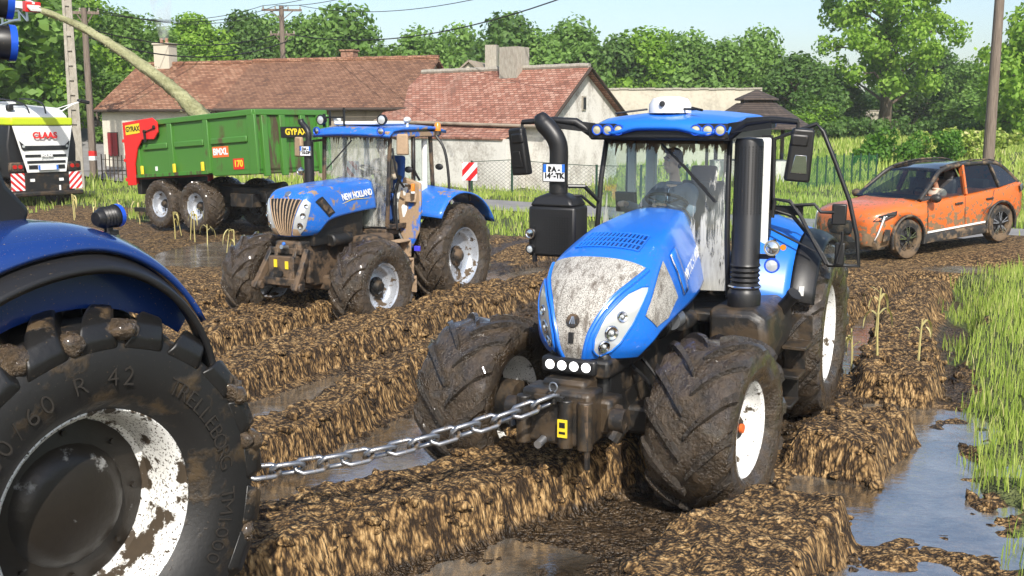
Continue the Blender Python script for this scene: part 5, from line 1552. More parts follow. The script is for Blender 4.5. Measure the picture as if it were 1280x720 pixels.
mb = MB(); mb.cyl((1.16, -0.10, 0.83), (1.30, -0.10, 0.81), 0.035, n=12); mb.build('hose_coupling', M['steel'], fb)
for s in (-1, 1): mb = MB(); mb.tube([(0.8, s * 0.40, 1.05), (0.95, s * 0.5, 0.95), (1.0, s * 0.44, 0.84)], 0.06, 8); mb.cyl((0.95, s * 0.42, 1.0), (0.95, s * 0.54, 1.0), 0.10, n=16); mb.build('lower_link', M['black_mud'], fb)
# chassis
mb = MB(); mb.box((-0.6, 0, 1.12), (2.6, 0.55, 0.75)); mb.box((-2.7, 0, 1.0), (1.9, 0.7, 0.7)); mb.box((0.0, 0, 0.78), (0.34, 1.6, 0.26)); mb.cyl((-3.35, -0.8, 1.04), (-3.35, 0.8, 1.04), 0.24, n=20); mb.box((0.35, 0, 0.95), (1.0, 0.5, 0.28))
ch = mb.build('chassis', M['chassis'], T1, bevel=0.04)
for s in (-1, 1):
    mb = MB(); mb.cyl((0.12, s * 0.2, 0.80), (0.10, s * 0.75, 0.82), 0.04, n=10); mb.build('steering_ram', M['steel'], ch)
    mb = MB(); mb.tube([(0.2, s * 0.3, 1.3), (0.1, s * 0.42, 1.15), (0.05, s * 0.5, 0.95), (0.0, s * 0.62, 0.9)], 0.02, 6); mb.build('hydraulic_hose', M['black'], ch)
    mb = MB(); mb.tube([(-0.1, s * 0.3, 1.3), (-0.15, s * 0.45, 1.1), (-0.1, s * 0.6, 0.9)], 0.018, 6); mb.build('hydraulic_hose', M['black'], ch)
mb = MB(); mb.cyl((-0.35, 0.34, 1.55), (-0.75, 0.34, 1.55), 0.13, n=16); mb.cyl((-0.9, 0.4, 1.5), (-1.2, 0.4, 1.5), 0.10, n=16); mb.box((-0.75, 0, 1.6), (1.6, 0.7, 0.4)); mb.build('engine', M['chassis'], T1, bevel=0.02)
mb = MB(); mb.cyl((-0.45, 0.46, 1.60), (-0.62, 0.46, 1.60), 0.09, n=14); mb.build('air_filter', M['steel'], T1)
# side tanks
for s in (1, -1):
    mb = MB()
    sec = [(0.60, 1.60), (1.05, 1.63), (1.18, 1.55), (1.22, 1.30), (1.14, 1.02), (0.95, 0.92), (0.60, 0.92)]
    mb.loft([[V((x, s * y * k + s * (1 - k) * 0.8, 1.27 + (z - 1.27) * k)) for y, z in sec] for x, k in ((-1.18, 0.82), (-1.24, 0.97), (-1.36, 1.0), (-1.85, 1.0), (-2.25, 1.0), (-2.40, 0.95), (-2.46, 0.8))])
    tk = mb.build('side_tank', M['black_mud'], T1, smooth=35, bevel=0.02)
    if s > 0:
        mb = MB(); mb.cyl((-1.98, 1.14, 1.50), (-1.90, 1.28, 1.68), 0.065, n=16); mb.cyl((-1.90, 1.28, 1.68), (-1.885, 1.305, 1.71), 0.075, n=16); mb.build('filler_cap', M['black'], tk)
        mb = MB(); mb.box((-1.21, 0.83, 1.52), (0.02, 0.075, 0.05)); mb.build('yellow_sticker', M['yellow'], tk, smooth=0)
    for k in range(3):
        mb = MB(); mb.box((-2.05 - 0.06 * k, s * (1.20 + 0.05 * k), 0.52 + 0.30 * k), (0.42, 0.24, 0.035)); mb.box((-2.26 - 0.06 * k, s * (1.2 + 0.05 * k), 0.66 + 0.3 * k), (0.03, 0.22, 0.30)); mb.build('cab_step', M['black_mud'], T1, bevel=0.006)
    mb = MB(); mb.bar((-2.24, s * 1.30, 1.66), (-2.62, s * 1.24, 1.74), 0.05, 0.06); mb.build('step_rail', M['white'], T1)
# air intake stack (left) with perforated guard
mb = MB(); mb.lathe([(0.0, 0.0), (0.155, 0.0), (0.165, 0.03), (0.165, 0.16), (0.150, 0.20)] + sum([[(0.132, 0.22 + 0.05 * k), (0.152, 0.245 + 0.05 * k)] for k in range(5)], []) + [(0.14, 0.47), (0.14, 1.66), (0.125, 1.70), (0.0, 1.71)], (-1.50, 0.88, 1.58), (0, 0, 1), 28)
ai = mb.build('air_intake', M['black'], T1, smooth=50)
mb = MB(); mb.lathe([(0.158, 0.0), (0.168, 0.012), (0.158, 0.024)], (-1.50, 0.88, 1.80), (0, 0, 1), 28); mb.build('hose_clip', M['chrome'], ai)
mb = MB()
for i in range(11):
    for k in range(26):
        t = -1.0 + 2.5 * i / 10; mb.box((-1.50 + 0.1415 * math.cos(t), 0.88 + 0.1415 * math.sin(t), 2.55 + 0.026 * k), (0.004, 0.012, 0.014), (0, 0, t))
mb.build('intake_grille', M['ink'], ai, smooth=0)
# exhaust (right): box, pipe, swept tip
bx, by = -1.16, -1.02
mb = MB(); mb.box((bx, by, 2.32), (0.40, 0.52, 0.52), (0, 0, 0.05)); mb.loft([[V((bx + sx * 0.20 * k, by + sy * 0.25 * k, z)) for sx, sy in ((-1, -1), (1, -1), (1, 1), (-1, 1))] for z, k in ((2.58, 1.0), (2.66, 0.82), (2.71, 0.42))])
eb_ = mb.build('exhaust_box', M['black'], T1, bevel=0.03)
mb = MB()
for i in range(15):
    for k in range(15): mb.box((bx + 0.2035, by - 0.20 + 0.0285 * i, 2.10 + 0.027 * k), (0.004, 0.013, 0.014), (0, 0, 0.05))
mb.build('box_grille', M['ink'], eb_, smooth=0)
ep = [(bx, by, 2.68), (bx, by, 2.95), (bx, by, 3.16), (bx + 0.01, by - 0.03, 3.27), (bx + 0.01, by - 0.10, 3.36), (bx + 0.01, by - 0.17, 3.43), (bx + 0.01, by - 0.22, 3.52)]
P = smooth_pts(ep, 5); mb = MB(); mb.tube(P, [0.098] * (len(P) - 6) + [0.094, 0.090, 0.084, 0.076, 0.065, 0.052], 20, cap=False); mb.build('exhaust_pipe', M['black'], T1, smooth=60, solid=0.008, off=-1)
plate(T1, (bx + 0.115, by + 0.0, 2.925), (0.0, 1, 0), (0, 0, 1), 0.25, 0.185, 'RA -\n146-TK', 0.072)
mb = MB(); mb.tube([(bx - 0.02, by + 0.1, 2.78), (bx - 0.1, by + 0.25, 2.78), (bx - 0.28, by + 0.34, 2.62)], 0.022, 8); mb.tube([(bx - 0.02, by + 0.1, 2.68), (bx - 0.1, by + 0.22, 2.68), (bx - 0.28, by + 0.3, 2.55)], 0.016, 8); mb.build('exhaust_stay', M['black'], T1)
round_lamp(T1, (bx + 0.27, by - 0.20, 2.30), (1, -0.1, 0), 0.055, M['chrome'], M['chrome'], 0.08, M['black'], 'marker_light')
round_lamp(T1, (bx + 0.27, by - 0.20, 2.14), (1, -0.1, 0), 0.045, M['black'], M['lamp_glass'], 0.08, M['black'], 'marker_light')
mb = MB(); mb.bar((bx + 0.19, by - 0.18, 2.0), (bx + 0.19, by - 0.18, 2.38), 0.035, 0.05); mb.build('lamp_bracket', M['black'], T1)
# lamps beside the intake
round_lamp(T1, (-1.40, 1.16, 2.22), (1, 0.05, 0.05), 0.075, M['chrome'], M['chrome'], 0.08, M['black'], 'marker_light')
round_lamp(T1, (-1.38, 1.17, 2.05), (1, 0.05, 0), 0.072, M['blue_ring'], M['lamp_glass'], 0.08)
mb = MB(); mb.bar((-1.5, 1.0, 2.12), (-1.45, 1.17, 2.13), 0.04, 0.05); mb.bar((-1.45, 1.17, 2.0), (-1.45, 1.17, 2.30), 0.03, 0.04); mb.mat(1).cyl((-1.38, 1.275, 2.235), (-1.37, 1.275, 2.235), 0.03, n=10); mb.build('lamp_bracket', [M['black'], M['orange_lens']], T1)

# cab
cab = MB()
xf, xb, zf, zt = -1.50, -3.15, 1.72, 3.27
for s in (-1, 1):
    cab.tube([(xf - 0.06, s * 0.70, 1.74), (xf + 0.05, s * 0.70, 2.3), (xf + 0.0, s * 0.68, 2.85), (xf - 0.10, s * 0.66, zt)], 0.030, 8)
    cab.bar((-2.62, s * 0.80, 1.6), (-2.62, s * 0.76, zt), 0.08, 0.07); cab.bar((xb, s * 0.74, 1.9), (xb - 0.02, s * 0.70, zt), 0.07, 0.07)
    cab.bar((xf - 0.06, s * 0.71, 1.70), (-2.6, s * 0.78, 1.62), 0.09, 0.08)
cab.bar((xf - 0.1, -0.66, zt - 0.02), (xf - 0.1, 0.66, zt - 0.02), 0.06, 0.06); cab.bar((xb, -0.8, 1.9), (xb, 0.8, 1.9), 0.06, 0.06)
cf = cab.build('cab_frame', M['black'], T1, bevel=0.01)
def ws(i, j):
    y = -0.70 + 1.40 * i; z = 1.74 + (3.25 - 1.74) * j
    x = interp(z, [1.74, 2.3, 2.85, 3.27], [xf - 0.055, xf + 0.055, xf + 0.005, xf - 0.095]) + 0.10 * (1 - (2 * i - 1) ** 2)
    return V((x, y * (1.0 - 0.05 * j), z))
mb = MB(); mb.grid(ws, 16, 14); wsn = mb.build('windscreen', M['windscreen'], T1, smooth=180)
mb = MB(); q0 = V((xf + 0.06, 0.0, 3.22)); mb.bar(q0, V((xf + 0.16, 0.50, 2.78)), 0.016, 0.02); mb.bar(V((xf + 0.15, 0.25, 3.02)), V((xf + 0.17, 0.60, 2.66)), 0.012, 0.03); mb.build('wiper', M['ink'], wsn)
for s in (-1, 1):
    mb = MB(); mb.add([(-2.66, s * 0.79, 1.95), (xb, s * 0.735, 2.1), (xb, s * 0.70, zt), (-2.66, s * 0.755, zt)], [(0, 1, 2, 3)]); mb.build('side_window', M['glass'], T1, smooth=0)
mb = MB(); mb.add([(xf - 0.08, -0.70, 1.74), (-2.58, -0.78, 1.66), (-2.58, -0.755, zt), (xf - 0.1, -0.655, zt)], [(0, 1, 2, 3)]); mb.build('door_window', M['glass'], T1, smooth=0)
mb = MB(); mb.add([(xb, -0.72, 1.95), (xb, 0.72, 1.95), (xb - 0.02, 0.68, zt), (xb - 0.02, -0.68, zt)], [(0, 1, 2, 3)]); mb.build('rear_window', M['glass'], T1, smooth=0)
# interior: pale trim panels, floor, seat, wheel, dash, monitor
mb = MB(); mb.box((-2.3, 0, 1.46), (1.6, 1.5, 0.10)); mb.box((-2.95, 0, 1.7), (0.4, 1.45, 0.5)); mb.build('cab_floor', M['chassis'], T1, bevel=0.02)
mb = MB()
mb.box((-2.50, 0.76, 2.50), (0.05, 0.22, 1.55)); mb.box((-2.50, -0.70, 2.5), (0.05, 0.10, 1.5)); mb.box((-3.06, -0.66, 2.55), (0.10, 0.12, 1.35)); mb.box((-3.06, 0.66, 2.55), (0.10, 0.12, 1.35)); mb.box((-2.4, 0, 3.25), (1.5, 1.3, 0.05)); mb.box((-2.75, 0.62, 1.95), (0.65, 0.22, 0.5)); mb.box((-2.75, -0.62, 1.95), (0.65, 0.22, 0.5))
mb.build('cab_trim', M['white_plastic'], T1, bevel=0.02)
mb = MB(); mb.box((-2.62, 0.02, 2.02), (0.52, 0.52, 0.14)); mb.box((-2.88, 0.02, 2.42), (0.13, 0.50, 0.72), (0, -0.12, 0)); mb.box((-2.93, 0.02, 2.86), (0.10, 0.30, 0.18), (0, -0.1, 0)); mb.box((-2.62, 0.02, 1.76), (0.4, 0.4, 0.4)); mb.box((-2.52, -0.34, 2.22), (0.42, 0.12, 0.06)); mb.build('driver_seat', M['trouser'], T1, bevel=0.04)
mb = MB(); mb.loft([[V((x, sy * w_, z)) for sy, z in ((-1, 1.5), (1, 1.5), (1, zz), (-1, zz))] for x, w_, zz in ((-1.62, 0.26, 2.32), (-1.80, 0.24, 2.42), (-1.95, 0.15, 2.36))]); mb.build('dashboard', M['white_plastic'], T1, bevel=0.03)
swc = V((-1.70, -0.02, 2.62)); swn = V((-0.42, 0, 0.9)).normalized(); a_, b_, _ = frame(swn); mb = MB()
mb.tube([swc + a_ * 0.215 * math.cos(q) + b_ * 0.215 * math.sin(q) for q in [2 * PI * k / 28 for k in range(28)]], 0.017, 8, closed=True)
for k in range(3): q = 2 * PI * k / 3 + 0.5; mb.bar(swc - swn * 0.03, swc + (a_ * math.cos(q) + b_ * math.sin(q)) * 0.21, 0.03, 0.014)
mb.cyl(swc - swn * 0.35 + V((0.1, 0, 0)), swc - swn * 0.02, 0.04, n=12); mb.build('steering_wheel', M['ink'], T1)
mb = MB(); mb.box((-1.95, -0.56, 2.58), (0.05, 0.26, 0.22), (0, 0.12, -0.25)); mb.cyl((-1.98, -0.56, 2.48), (-2.1, -0.62, 1.9), 0.022, n=8); mb.build('monitor', M['ink'], T1, bevel=0.01)
# roof
rf_ = MB()
def roof(i, j):
    # i across, j along: front lip to the rear
    y = -0.69 + 1.43 * i; c_ = abs(2 * i - 1)
    xx = -1.16 - 0.10 * c_ ** 3 - 2.05 * j
    z = interp(j, [0, 0.06, 0.2, 0.6, 1], [3.40, 3.475, 3.53, 3.57, 3.49]) - 0.055 * c_ ** 2.2 - (0.05 * max(0, 1 - abs(c_ - 0.62) / 0.3) if j < 0.03 else 0)
    return V((xx, y, z))
rf_.grid(roof, 28, 20); rfo = rf_.build('roof', M['blue_clean'], T1, smooth=60, solid=0.05, off=-1)
mb = MB(); mb.loft([[V((x, sy * 0.71, z)) for sy, z in ((-1, 3.26), (1, 3.26), (1, zz), (-1, zz))] for x, zz in ((-1.24, 3.38), (-1.45, 3.41), (-3.2, 3.41))]); mb.build('roof_lining', M['black'], T1, bevel=0.02)
mb = MB(); mb.loft([[V((-1.225 - 0.08 * abs(y) ** 3, y, 3.425 - 0.02 * (abs(y) < 0.4))), V((-1.225 - 0.08 * abs(y) ** 3, y, 3.29)), V((-1.30, y, 3.27)), V((-1.34, y, 3.42))] for y in [-0.725 + 0.058 * k for k in range(26)]]); vs_ = mb.build('roof_visor', M['black'], T1, smooth=30)
for y in (-0.62, -0.50, -0.38, 0.42, 0.54, 0.66): round_lamp(vs_, (-1.200 - 0.08 * abs(y) ** 3, y, 3.362), (1, y * 0.12, -0.05), 0.053, M['blue_ring'], M['lamp_yellow'], 0.06)
mb = MB(); mb.loft([[V((-1.62 + 0.19 * k * math.cos(q), 0.02 + 0.22 * k * math.sin(q), z)) for q in [2 * PI * i / 20 for i in range(20)]] for z, k in ((3.53, 1.0), (3.62, 0.98), (3.675, 0.82), (3.695, 0.5))])
gd = mb.build('antenna_dome', M['white'], rfo, bevel=0.0)
for pth, rr_c in (([(-1.52, 0.2, 3.57), (-1.42, 0.32, 3.565), (-1.40, 0.42, 3.555), (-1.46, 0.3, 3.58)], 0.014), ([(-1.55, -0.2, 3.57), (-1.45, -0.33, 3.55), (-1.42, -0.5, 3.53)], 0.012)):
    mb = MB(); mb.tube(pth, rr_c, 6); mb.build('antenna_cable', M['ink'], rfo)
mb = MB(); mb.lathe([(0, 0), (0.03, 0.0), (0.03, 0.01), (0, 0.012)], (-1.43, 0.0, 3.62), (1, 0, 0.3), 10); mb.build('antenna_badge', M['ink'], gd)
# mirrors
for s, ys in ((-1, 1.52), (1, 1.42)):
    mb = MB(); mb.tube([(-1.40, s * 0.70, 3.30), (-1.32, s * 0.9, 3.44), (-1.28, s * 1.15, 3.46), (-1.26, s * (ys - 0.03), 3.44)], [0.05, 0.045, 0.035, 0.026], 8); mb.bar((-1.38, s * 0.72, 3.38), (-1.30, s * 1.15, 3.43), 0.09, 0.10); mb.cyl((-1.26, s * (ys - 0.03), 3.44), (-1.26, s * (ys - 0.03), 3.3), 0.016, n=8)
    ma = mb.build('mirror_arm', M['black'], T1, smooth=50)
    rot = Matrix.Rotation(s * 0.35, 3, 'Z') @ Matrix.Rotation(0.10, 3, 'Y') @ Matrix.Rotation(s * -0.08, 3, 'X')
    mb = MB(); mb.box((-1.26, s * ys, 3.13), (0.10, 0.24, 0.50), rot, top=(0.9, 0.85)); mb.box((-1.21, s * ys, 3.27), (0.05, 0.17, 0.12), rot)
    mo = mb.build('mirror', M['black'], T1, bevel=0.04, seg=3)
    mb = MB(); mb.box(V((-1.26, s * ys, 3.13)) + rot @ V((0.053, 0, -0.08)), (0.008, 0.15, 0.17), rot, top=(1, 0.7)); mb.build('mirror_glass', M['mirror'] if s > 0 else M['black'], mo, bevel=0.003)
# open door (left), hung on the centre post
dr = empty('door', (0, 0, 0))
hd = V((-2.58, 0.86, 0)); od = V((0.02, 1.12, 0)).normalized(); poly = [(0.02, 3.26), (0.40, 3.42), (0.46, 3.34), (0.58, 3.02), (0.72, 2.62), (0.80, 2.25), (0.83, 1.94), (0.56, 1.93), (0.42, 2.18), (0.22, 2.44), (0.03, 2.50)]
pts = [hd + od * a * 1.16 + V((0, 0, z)) for a, z in poly]
bpy.data.objects.remove(dr)
mb = MB(); mb.tube(pts, 0.024, 8, closed=True); mb.bar(hd + V((0.0, -0.03, 1.75)), hd + V((0, -0.05, 3.30)), 0.10, 0.10); mb.bar(hd + od * 0.05 + V((0, 0, 2.50)), hd + od * 0.36 + V((0, 0, 2.50)), 0.03, 0.10); do = mb.build('door', M['black'], T1, smooth=60)
mb = MB(); mb.add([p + V((0.004, 0, 0)) for p in pts], [tuple(range(len(pts)))]); mb.build('pane', M['glass'], do, smooth=0)
mb = MB(); nrm_ = od.cross(V((0, 0, 1))); nrm_ = nrm_ if nrm_.x > 0 else -nrm_
def D(a, z, o=0.06): return hd + od * a * 1.16 + V((0, 0, z)) + nrm_ * o
mb.tube([D(0.04, 2.42), D(0.06, 2.62), D(0.20, 2.60), D(0.30, 2.45), D(0.42, 2.2), D(0.55, 1.95)], 0.022, 8); mb.tube([D(0.24, 2.56), D(0.42, 2.58), D(0.48, 2.50), D(0.60, 2.50)], 0.018, 8); mb.tube([D(0.68, 2.3), D(0.68, 2.2), D(0.64, 1.97)], 0.016, 8)
mb.build('door_rail', M['black'], do)
for q_, sz_ in ((D(0.64, 2.48, 0.03), (0.06, 0.15, 0.22)), (D(0.66, 2.06, 0.03), (0.05, 0.10, 0.24))): mb = MB(); mb.box(q_, sz_, (0, 0, 0.1)); mb.build('door_latch', M['black'], do, bevel=0.015)
mb = MB(); mb.cyl(D(0.02, 2.30, 0.05), D(0.46, 2.08, 0.10), 0.012, n=8); mb.build('gas_strut', M['black'], do)
# rear mudguards
for s in (1, -1):
    rad = lambda a: 1.17 + 0.10 * math.exp(-((a - R(55)) / 0.45) ** 2)
    fb_ = fender_arc('mudguard', T1, (-3.35, 0, 1.04), rad, s * 0.56, s * 1.16, R(22), R(150), M['blue_clean'], 0.03, rise=0.20)
    fender_arc('mudguard_edge', T1, (-3.35, 0, 1.04), (lambda a: 1.165 + 0.06 * math.exp(-((a - R(55)) / 0.45) ** 2)), s * 1.165, s * 1.40, R(26), R(158), M['black'], 0.03, prof=lambda i: -0.10 * i ** 2)
    mb = MB(); mb.add([(-3.35 + 1.37 * math.cos(a), s * 0.56, 1.04 + 1.37 * math.sin(a)) for a in [R(8 + 142 * k / 12) for k in range(13)]] + [(-3.35, s * 0.56, 1.04)], [tuple(range(14))]); mb.build('mudguard_side', M['black'], T1, smooth=0)
# driver
mw = T1.matrix_basis.to_3x3() if False else Matrix.Rotation(T1.rotation_euler[2], 3, 'Z')
T1W = lambda p: V(T1.location) + Matrix.Rotation(T1.rotation_euler[2], 3, 'Z') @ V(p)
person('person', T1W((-2.10, -0.06, 2.22)), T1.rotation_euler[2] - 0.22, [(0.50, -0.30, 0.36), (0.50, 0.16, 0.36)], 'dark haired driver in a blue grey work shirt steering the big pulled tractor', M['overall_blue'], M['hair_brown'], M['skin'], look=-0.42, zips=True)


# ------------------------------------------------------------------ the muddy tractor behind
A2 = math.atan2(-math.cos(R(28)), -math.sin(R(28)))
T2 = empty('muddy_tractor', (-3.17, 16.7, 0.15), A2)
tag(T2, 'smaller blue tractor caked in mud, left of the big pulled one', 'tractor')
tm2 = [M['tyre_mud2'], M['tyre_mud2']]
for s in (1, -1):
    wheel(T2, (0, s * 1.10, 0.73), 0.76, 0.62, 0.37, s, tm2, M['rim_silver'], nl=13, lh=0.05, lw=0.08, steer=-0.06, sweep=0.5, lumpy=0.035, hub_r=0.15, dish=0.14, seed=s + 1, n=56)
    wheel(T2, (-2.55, s * 1.05, 0.93), 0.96, 0.60, 0.50, s, tm2, M['rim_silver'], nl=17, lh=0.05, lw=0.08, sweep=0.42, lumpy=0.02, hub_r=0.18, dish=0.15, seed=s + 5, n=56, hubmat=M['brown_mud'])
b2 = Bonnet([(0.70, 1.52), (0.755, 1.65), (0.765, 1.85), (0.72, 2.06), (0.60, 2.21), (0.38, 2.28), (-0.2, 2.33), (-0.7, 2.35), (-1.05, 2.36)],
            [0.22, 0.30, 0.345, 0.37, 0.38, 0.375, 0.37, 0.36, 0.36],
            [(0.42, 0.36, 1.54), (0.40, 0.42, 1.60), (0.34, 0.45, 1.67), (0.26, 0.46, 1.73), (0.15, 0.465, 1.77), (-0.05, 0.465, 1.80), (-0.4, 0.465, 1.83), (-0.75, 0.465, 1.85), (-1.05, 0.465, 1.86)], drop=0.05, bulge=0.02)
mb = MB(); mb.grid(lambda i, j: b2.p(2 * i - 1, j), 40, 36); hd2 = mb.build('bonnet', M['blue_mud'], T2, smooth=60, solid=0.02, off=-1)
gb = b2.patch('grille', 0.04, 0.41, lambda j: -interp(j, [0, 1], [.20, .40]), lambda j: interp(j, [0, 1], [.20, .40]), M['ink'], hd2, 0.006, 10, 10)
mb = MB()
for k in range(9):
    q = -1 + 2 * k / 8; mb.tube([b2.p(q * interp(j, [0, 1], [.19, .39]), 0.04 + 0.37 * j) + b2.nrm(0, 0.04 + 0.37 * j) * 0.012 for j in [i / 8 for i in range(9)]], 0.011, 5)
mb.build('grille_bars', M['tan_plastic'], gb)
for s in (-1, 1):
    hl = b2.patch('headlight', 0.05, 0.42, (lambda j: s * interp(j, [0, .5, 1], [0.25, 0.32, 0.43])), (lambda j: s * interp(j, [0, .3, .8, 1], [0.48, 0.57, 0.585, 0.56])), M['lamp_glass'], hd2, 0.009, 8, 12)
    for v_, u_, r in ((0.17, 0.45, 0.045), (0.27, 0.49, 0.04), (0.36, 0.51, 0.03)):
        p_ = b2.p(s * u_, v_); n_ = b2.nrm(s * u_, v_); mb = MB(); mb.lathe([(0, 0.0), (r * .5, 0.004), (r, 0.012), (r * 1.1, 0.004)], p_ + n_ * 0.008, n_, 14); mb.build('reflector', M['chrome'], hl)
    b2.patch('headlight_mud', 0.045, 0.13, (lambda j: s * 0.27), (lambda j: s * interp(j, [0, 1], [0.52, 0.40])), M['tan_plastic'], hd2, 0.013, 6, 4)
    sg = b2.patch('side_grille', 0.47, 0.60, (lambda j: s * 0.60), (lambda j: s * interp(j, [0, 1], [0.93, 0.90])), M['ink'], hd2, 0.008, 8, 8)
    b2.patch('grille_mud', 0.49, 0.585, (lambda j: s * 0.63), (lambda j: s * 0.88), M['brown_mud'], sg, 0.014, 8, 6)
    a_ = b2.p(s * 0.70, 0.70); b_ = b2.p(s * 0.68, 0.975); n_ = b2.nrm(s * 0.69, 0.84)
    x_ = (b_ - a_) if s < 0 else (a_ - b_); x_ = x_ - n_ * x_.dot(n_); y_ = n_.cross(x_.normalized())
    x_ = (b_ - a_).normalized() * (1 if (b_ - a_).cross(V((0, 0, 1))).dot(n_) > 0 else -1); y_ = n_.cross(x_)
    text_obj('NEW HOLLAND', 0.145, M['white'], 'lettering', hd2, (a_ + b_) / 2 + n_ * 0.014, x_, y_, 0.002, bold=0.004, wscale=0.78)
    mb = MB(); mb.tube([a_ + n_ * 0.012 + V((0, 0, -0.10)), a_.lerp(b_, 0.35) + n_ * 0.014 + V((0, 0, -0.055)), a_.lerp(b_, 0.75) + n_ * 0.014 + V((0, 0, -0.085)), b_ + n_ * 0.014 + V((0, 0, -0.10))], [0.005, 0.016, 0.011, 0.004], 6, flat=0.4); mb.build('yellow_swoosh', M['yellow'], hd2)
p_, n_ = b2.p(0, 0.47), b2.nrm(0, 0.47); mb = MB(); mb.lathe([(0, .012), (.05, .012), (.058, 0.0)], p_, n_, 16); mb.build('emblem', M['steel'], hd2)
# chassis, engine, linkage
mb = MB(); mb.box((-0.4, 0, 1.08), (2.2, 0.5, 0.75)); mb.box((-2.1, 0, 0.95), (1.5, 0.62, 0.65)); mb.box((0.0, 0, 0.74), (0.3, 1.5, 0.24)); mb.cyl((-2.55, -0.75, 0.93), (-2.55, 0.75, 0.93), 0.22, n=16); mb.build('chassis', M['brown_mud'], T2, bevel=0.04)
mb = MB(); mb.box((-0.2, 0, 1.6), (1.3, 0.66, 0.5)); mb.cyl((0.1, 0.36, 1.42), (-0.4, 0.36, 1.42), 0.11, n=12); mb.cyl((-0.5, 0.38, 1.3), (-0.8, 0.38, 1.3), 0.14, n=12); mb.box((-0.95, 0.45, 1.15), (0.5, 0.3, 0.5)); mb.build('engine', M['chassis'], T2, bevel=0.03)
mb = MB(); mb.box((0.72, 0, 1.02), (0.28, 0.5, 0.42))
for s in (-1, 1): mb.bar((0.62, s * 0.34, 1.32), (1.02, s * 0.40, 0.72), 0.09, 0.12); mb.bar((0.6, s * 0.34, 1.3), (0.6, s * 0.34, 0.8), 0.1, 0.1); mb.bar((0.68, s * 0.18, 1.38), (0.86, s * 0.18, 0.86), 0.07, 0.08); mb.cyl((0.95, s * 0.30, 0.78), (0.95, s * 0.48, 0.78), 0.07, n=12)
mb.bar((0.85, -0.42, 0.84), (0.85, 0.42, 0.84), 0.10, 0.12); mb.bar((0.70, -0.3, 1.30), (0.70, 0.3, 1.30), 0.08, 0.10); lk = mb.build('front_linkage', M['brown_mud'], T2, bevel=0.015)
for y, z in ((-0.10, 1.12), (0.12, 1.10)): mb = MB(); mb.box((0.868, y, z), (0.012, 0.06, 0.12)); mb.build('yellow_sticker', M['yellow'], lk, smooth=0)
mb = MB(); mb.cyl((0.72, 0.02, 1.36), (0.86, 0.02, 1.38), 0.035, n=10); mb.mat(1).ball((0.80, 0.02, 1.42), 0.03, 8, 6); mb.build('coupling', [M['steel'], M['plate_blue']], lk)
mb = MB(); mb.cyl((0.865, 0.0, 0.96), (0.90, 0.0, 0.96), 0.05, n=12); mb.build('drive_shaft', M['ink'], lk)
# cab
xf2, xb2, z0, z1 = -1.05, -2.45, 1.55, 3.06
cab = MB()
for s in (1, -1):
    cab.bar((xf2 - 0.02, s * 0.66, z0), (xf2 - 0.12, s * 0.68, z1), 0.06, 0.055); cab.bar((xf2 - 0.70, s * 0.74, z0), (xf2 - 0.75, s * 0.72, z1), 0.06, 0.06); cab.bar((xb2, s * 0.70, 2.0), (xb2 + 0.05, s * 0.68, z1), 0.06, 0.06); cab.bar((xf2, s * 0.68, z0), (xf2 - 0.7, s * 0.74, z0), 0.07, 0.08)
cab.bar((xf2 - 0.12, -0.68, z1), (xf2 - 0.12, 0.68, z1), 0.06, 0.06); cab.bar((xb2, -0.68, z1), (xb2, 0.68, z1), 0.06, 0.06); cab.build('cab_frame', M['brown_mud'], T2, bevel=0.01)
mb = MB(); mb.grid(lambda i, j: V((xf2 - 0.02 - 0.10 * j + 0.08 * (1 - (2 * i - 1) ** 2), -0.65 + 1.30 * i, z0 + (z1 - 0.03 - z0) * j)), 12, 8); w2_ = mb.build('windscreen', M['windscreen2'], T2, smooth=180)
mb = MB(); mb.bar((xf2 + 0.02, 0.0, 2.98), (xf2 + 0.10, -0.48, 2.50), 0.016, 0.02); mb.build('wiper', M['ink'], w2_)
mb = MB(); mb.add([(xb2, -0.68, 2.0), (xb2, 0.68, 2.0), (xb2 + 0.05, 0.68, z1), (xb2 + 0.05, -0.68, z1)], [(0, 1, 2, 3)]); mb.build('rear_window', M['glass'], T2, smooth=0)
mb = MB(); mb.add([(xf2, -0.67, z0), (xb2, -0.70, 2.0), (xb2 + 0.05, -0.68, z1), (xf2 - 0.1, -0.68, z1)], [(0, 1, 2, 3)]); mb.build('side_window', M['glass'], T2, smooth=0)
mb = MB(); mb.box((-1.75, 0, 1.45), (1.4, 1.3, 0.12)); mb.build('cab_floor', M['brown_mud'], T2, bevel=0.02)
mb = MB(); mb.loft([[V((x, sy * w_, z)) for sy, z in ((-1, 1.5), (1, 1.5), (1, zz), (-1, zz))] for x, w_, zz in ((-1.10, 0.26, 2.22), (-1.25, 0.26, 2.38), (-1.42, 0.16, 2.28))]); mb.build('dashboard', M['white_plastic'], T2, bevel=0.05)
for c_, z_ in (((-1.90, 0.60, 1.93), (0.66, 0.30, 0.66)), ((-2.12, -0.52, 1.95), (0.62, 0.28, 0.62)), ((-1.62, 0.66, 1.75), (0.2, 0.2, 0.3)), ((-2.30, 0.62, 2.5), (0.10, 0.10, 1.0)), ((-2.30, -0.62, 2.5), (0.10, 0.10, 1.0))): mb = MB(); mb.box(c_, z_); mb.build('cab_trim', M['white_plastic'], T2, bevel=0.05)
mb = MB(); mb.box((-1.98, 0.0, 1.98), (0.48, 0.50, 0.14)); mb.box((-2.22, 0.0, 2.35), (0.12, 0.48, 0.70), (0, -0.1, 0)); mb.box((-1.98, 0, 1.75), (0.35, 0.35, 0.4)); mb.build('driver_seat', plain('blue_seat_cloth', (0.03, 0.10, 0.35), 0.9), T2, bevel=0.05)
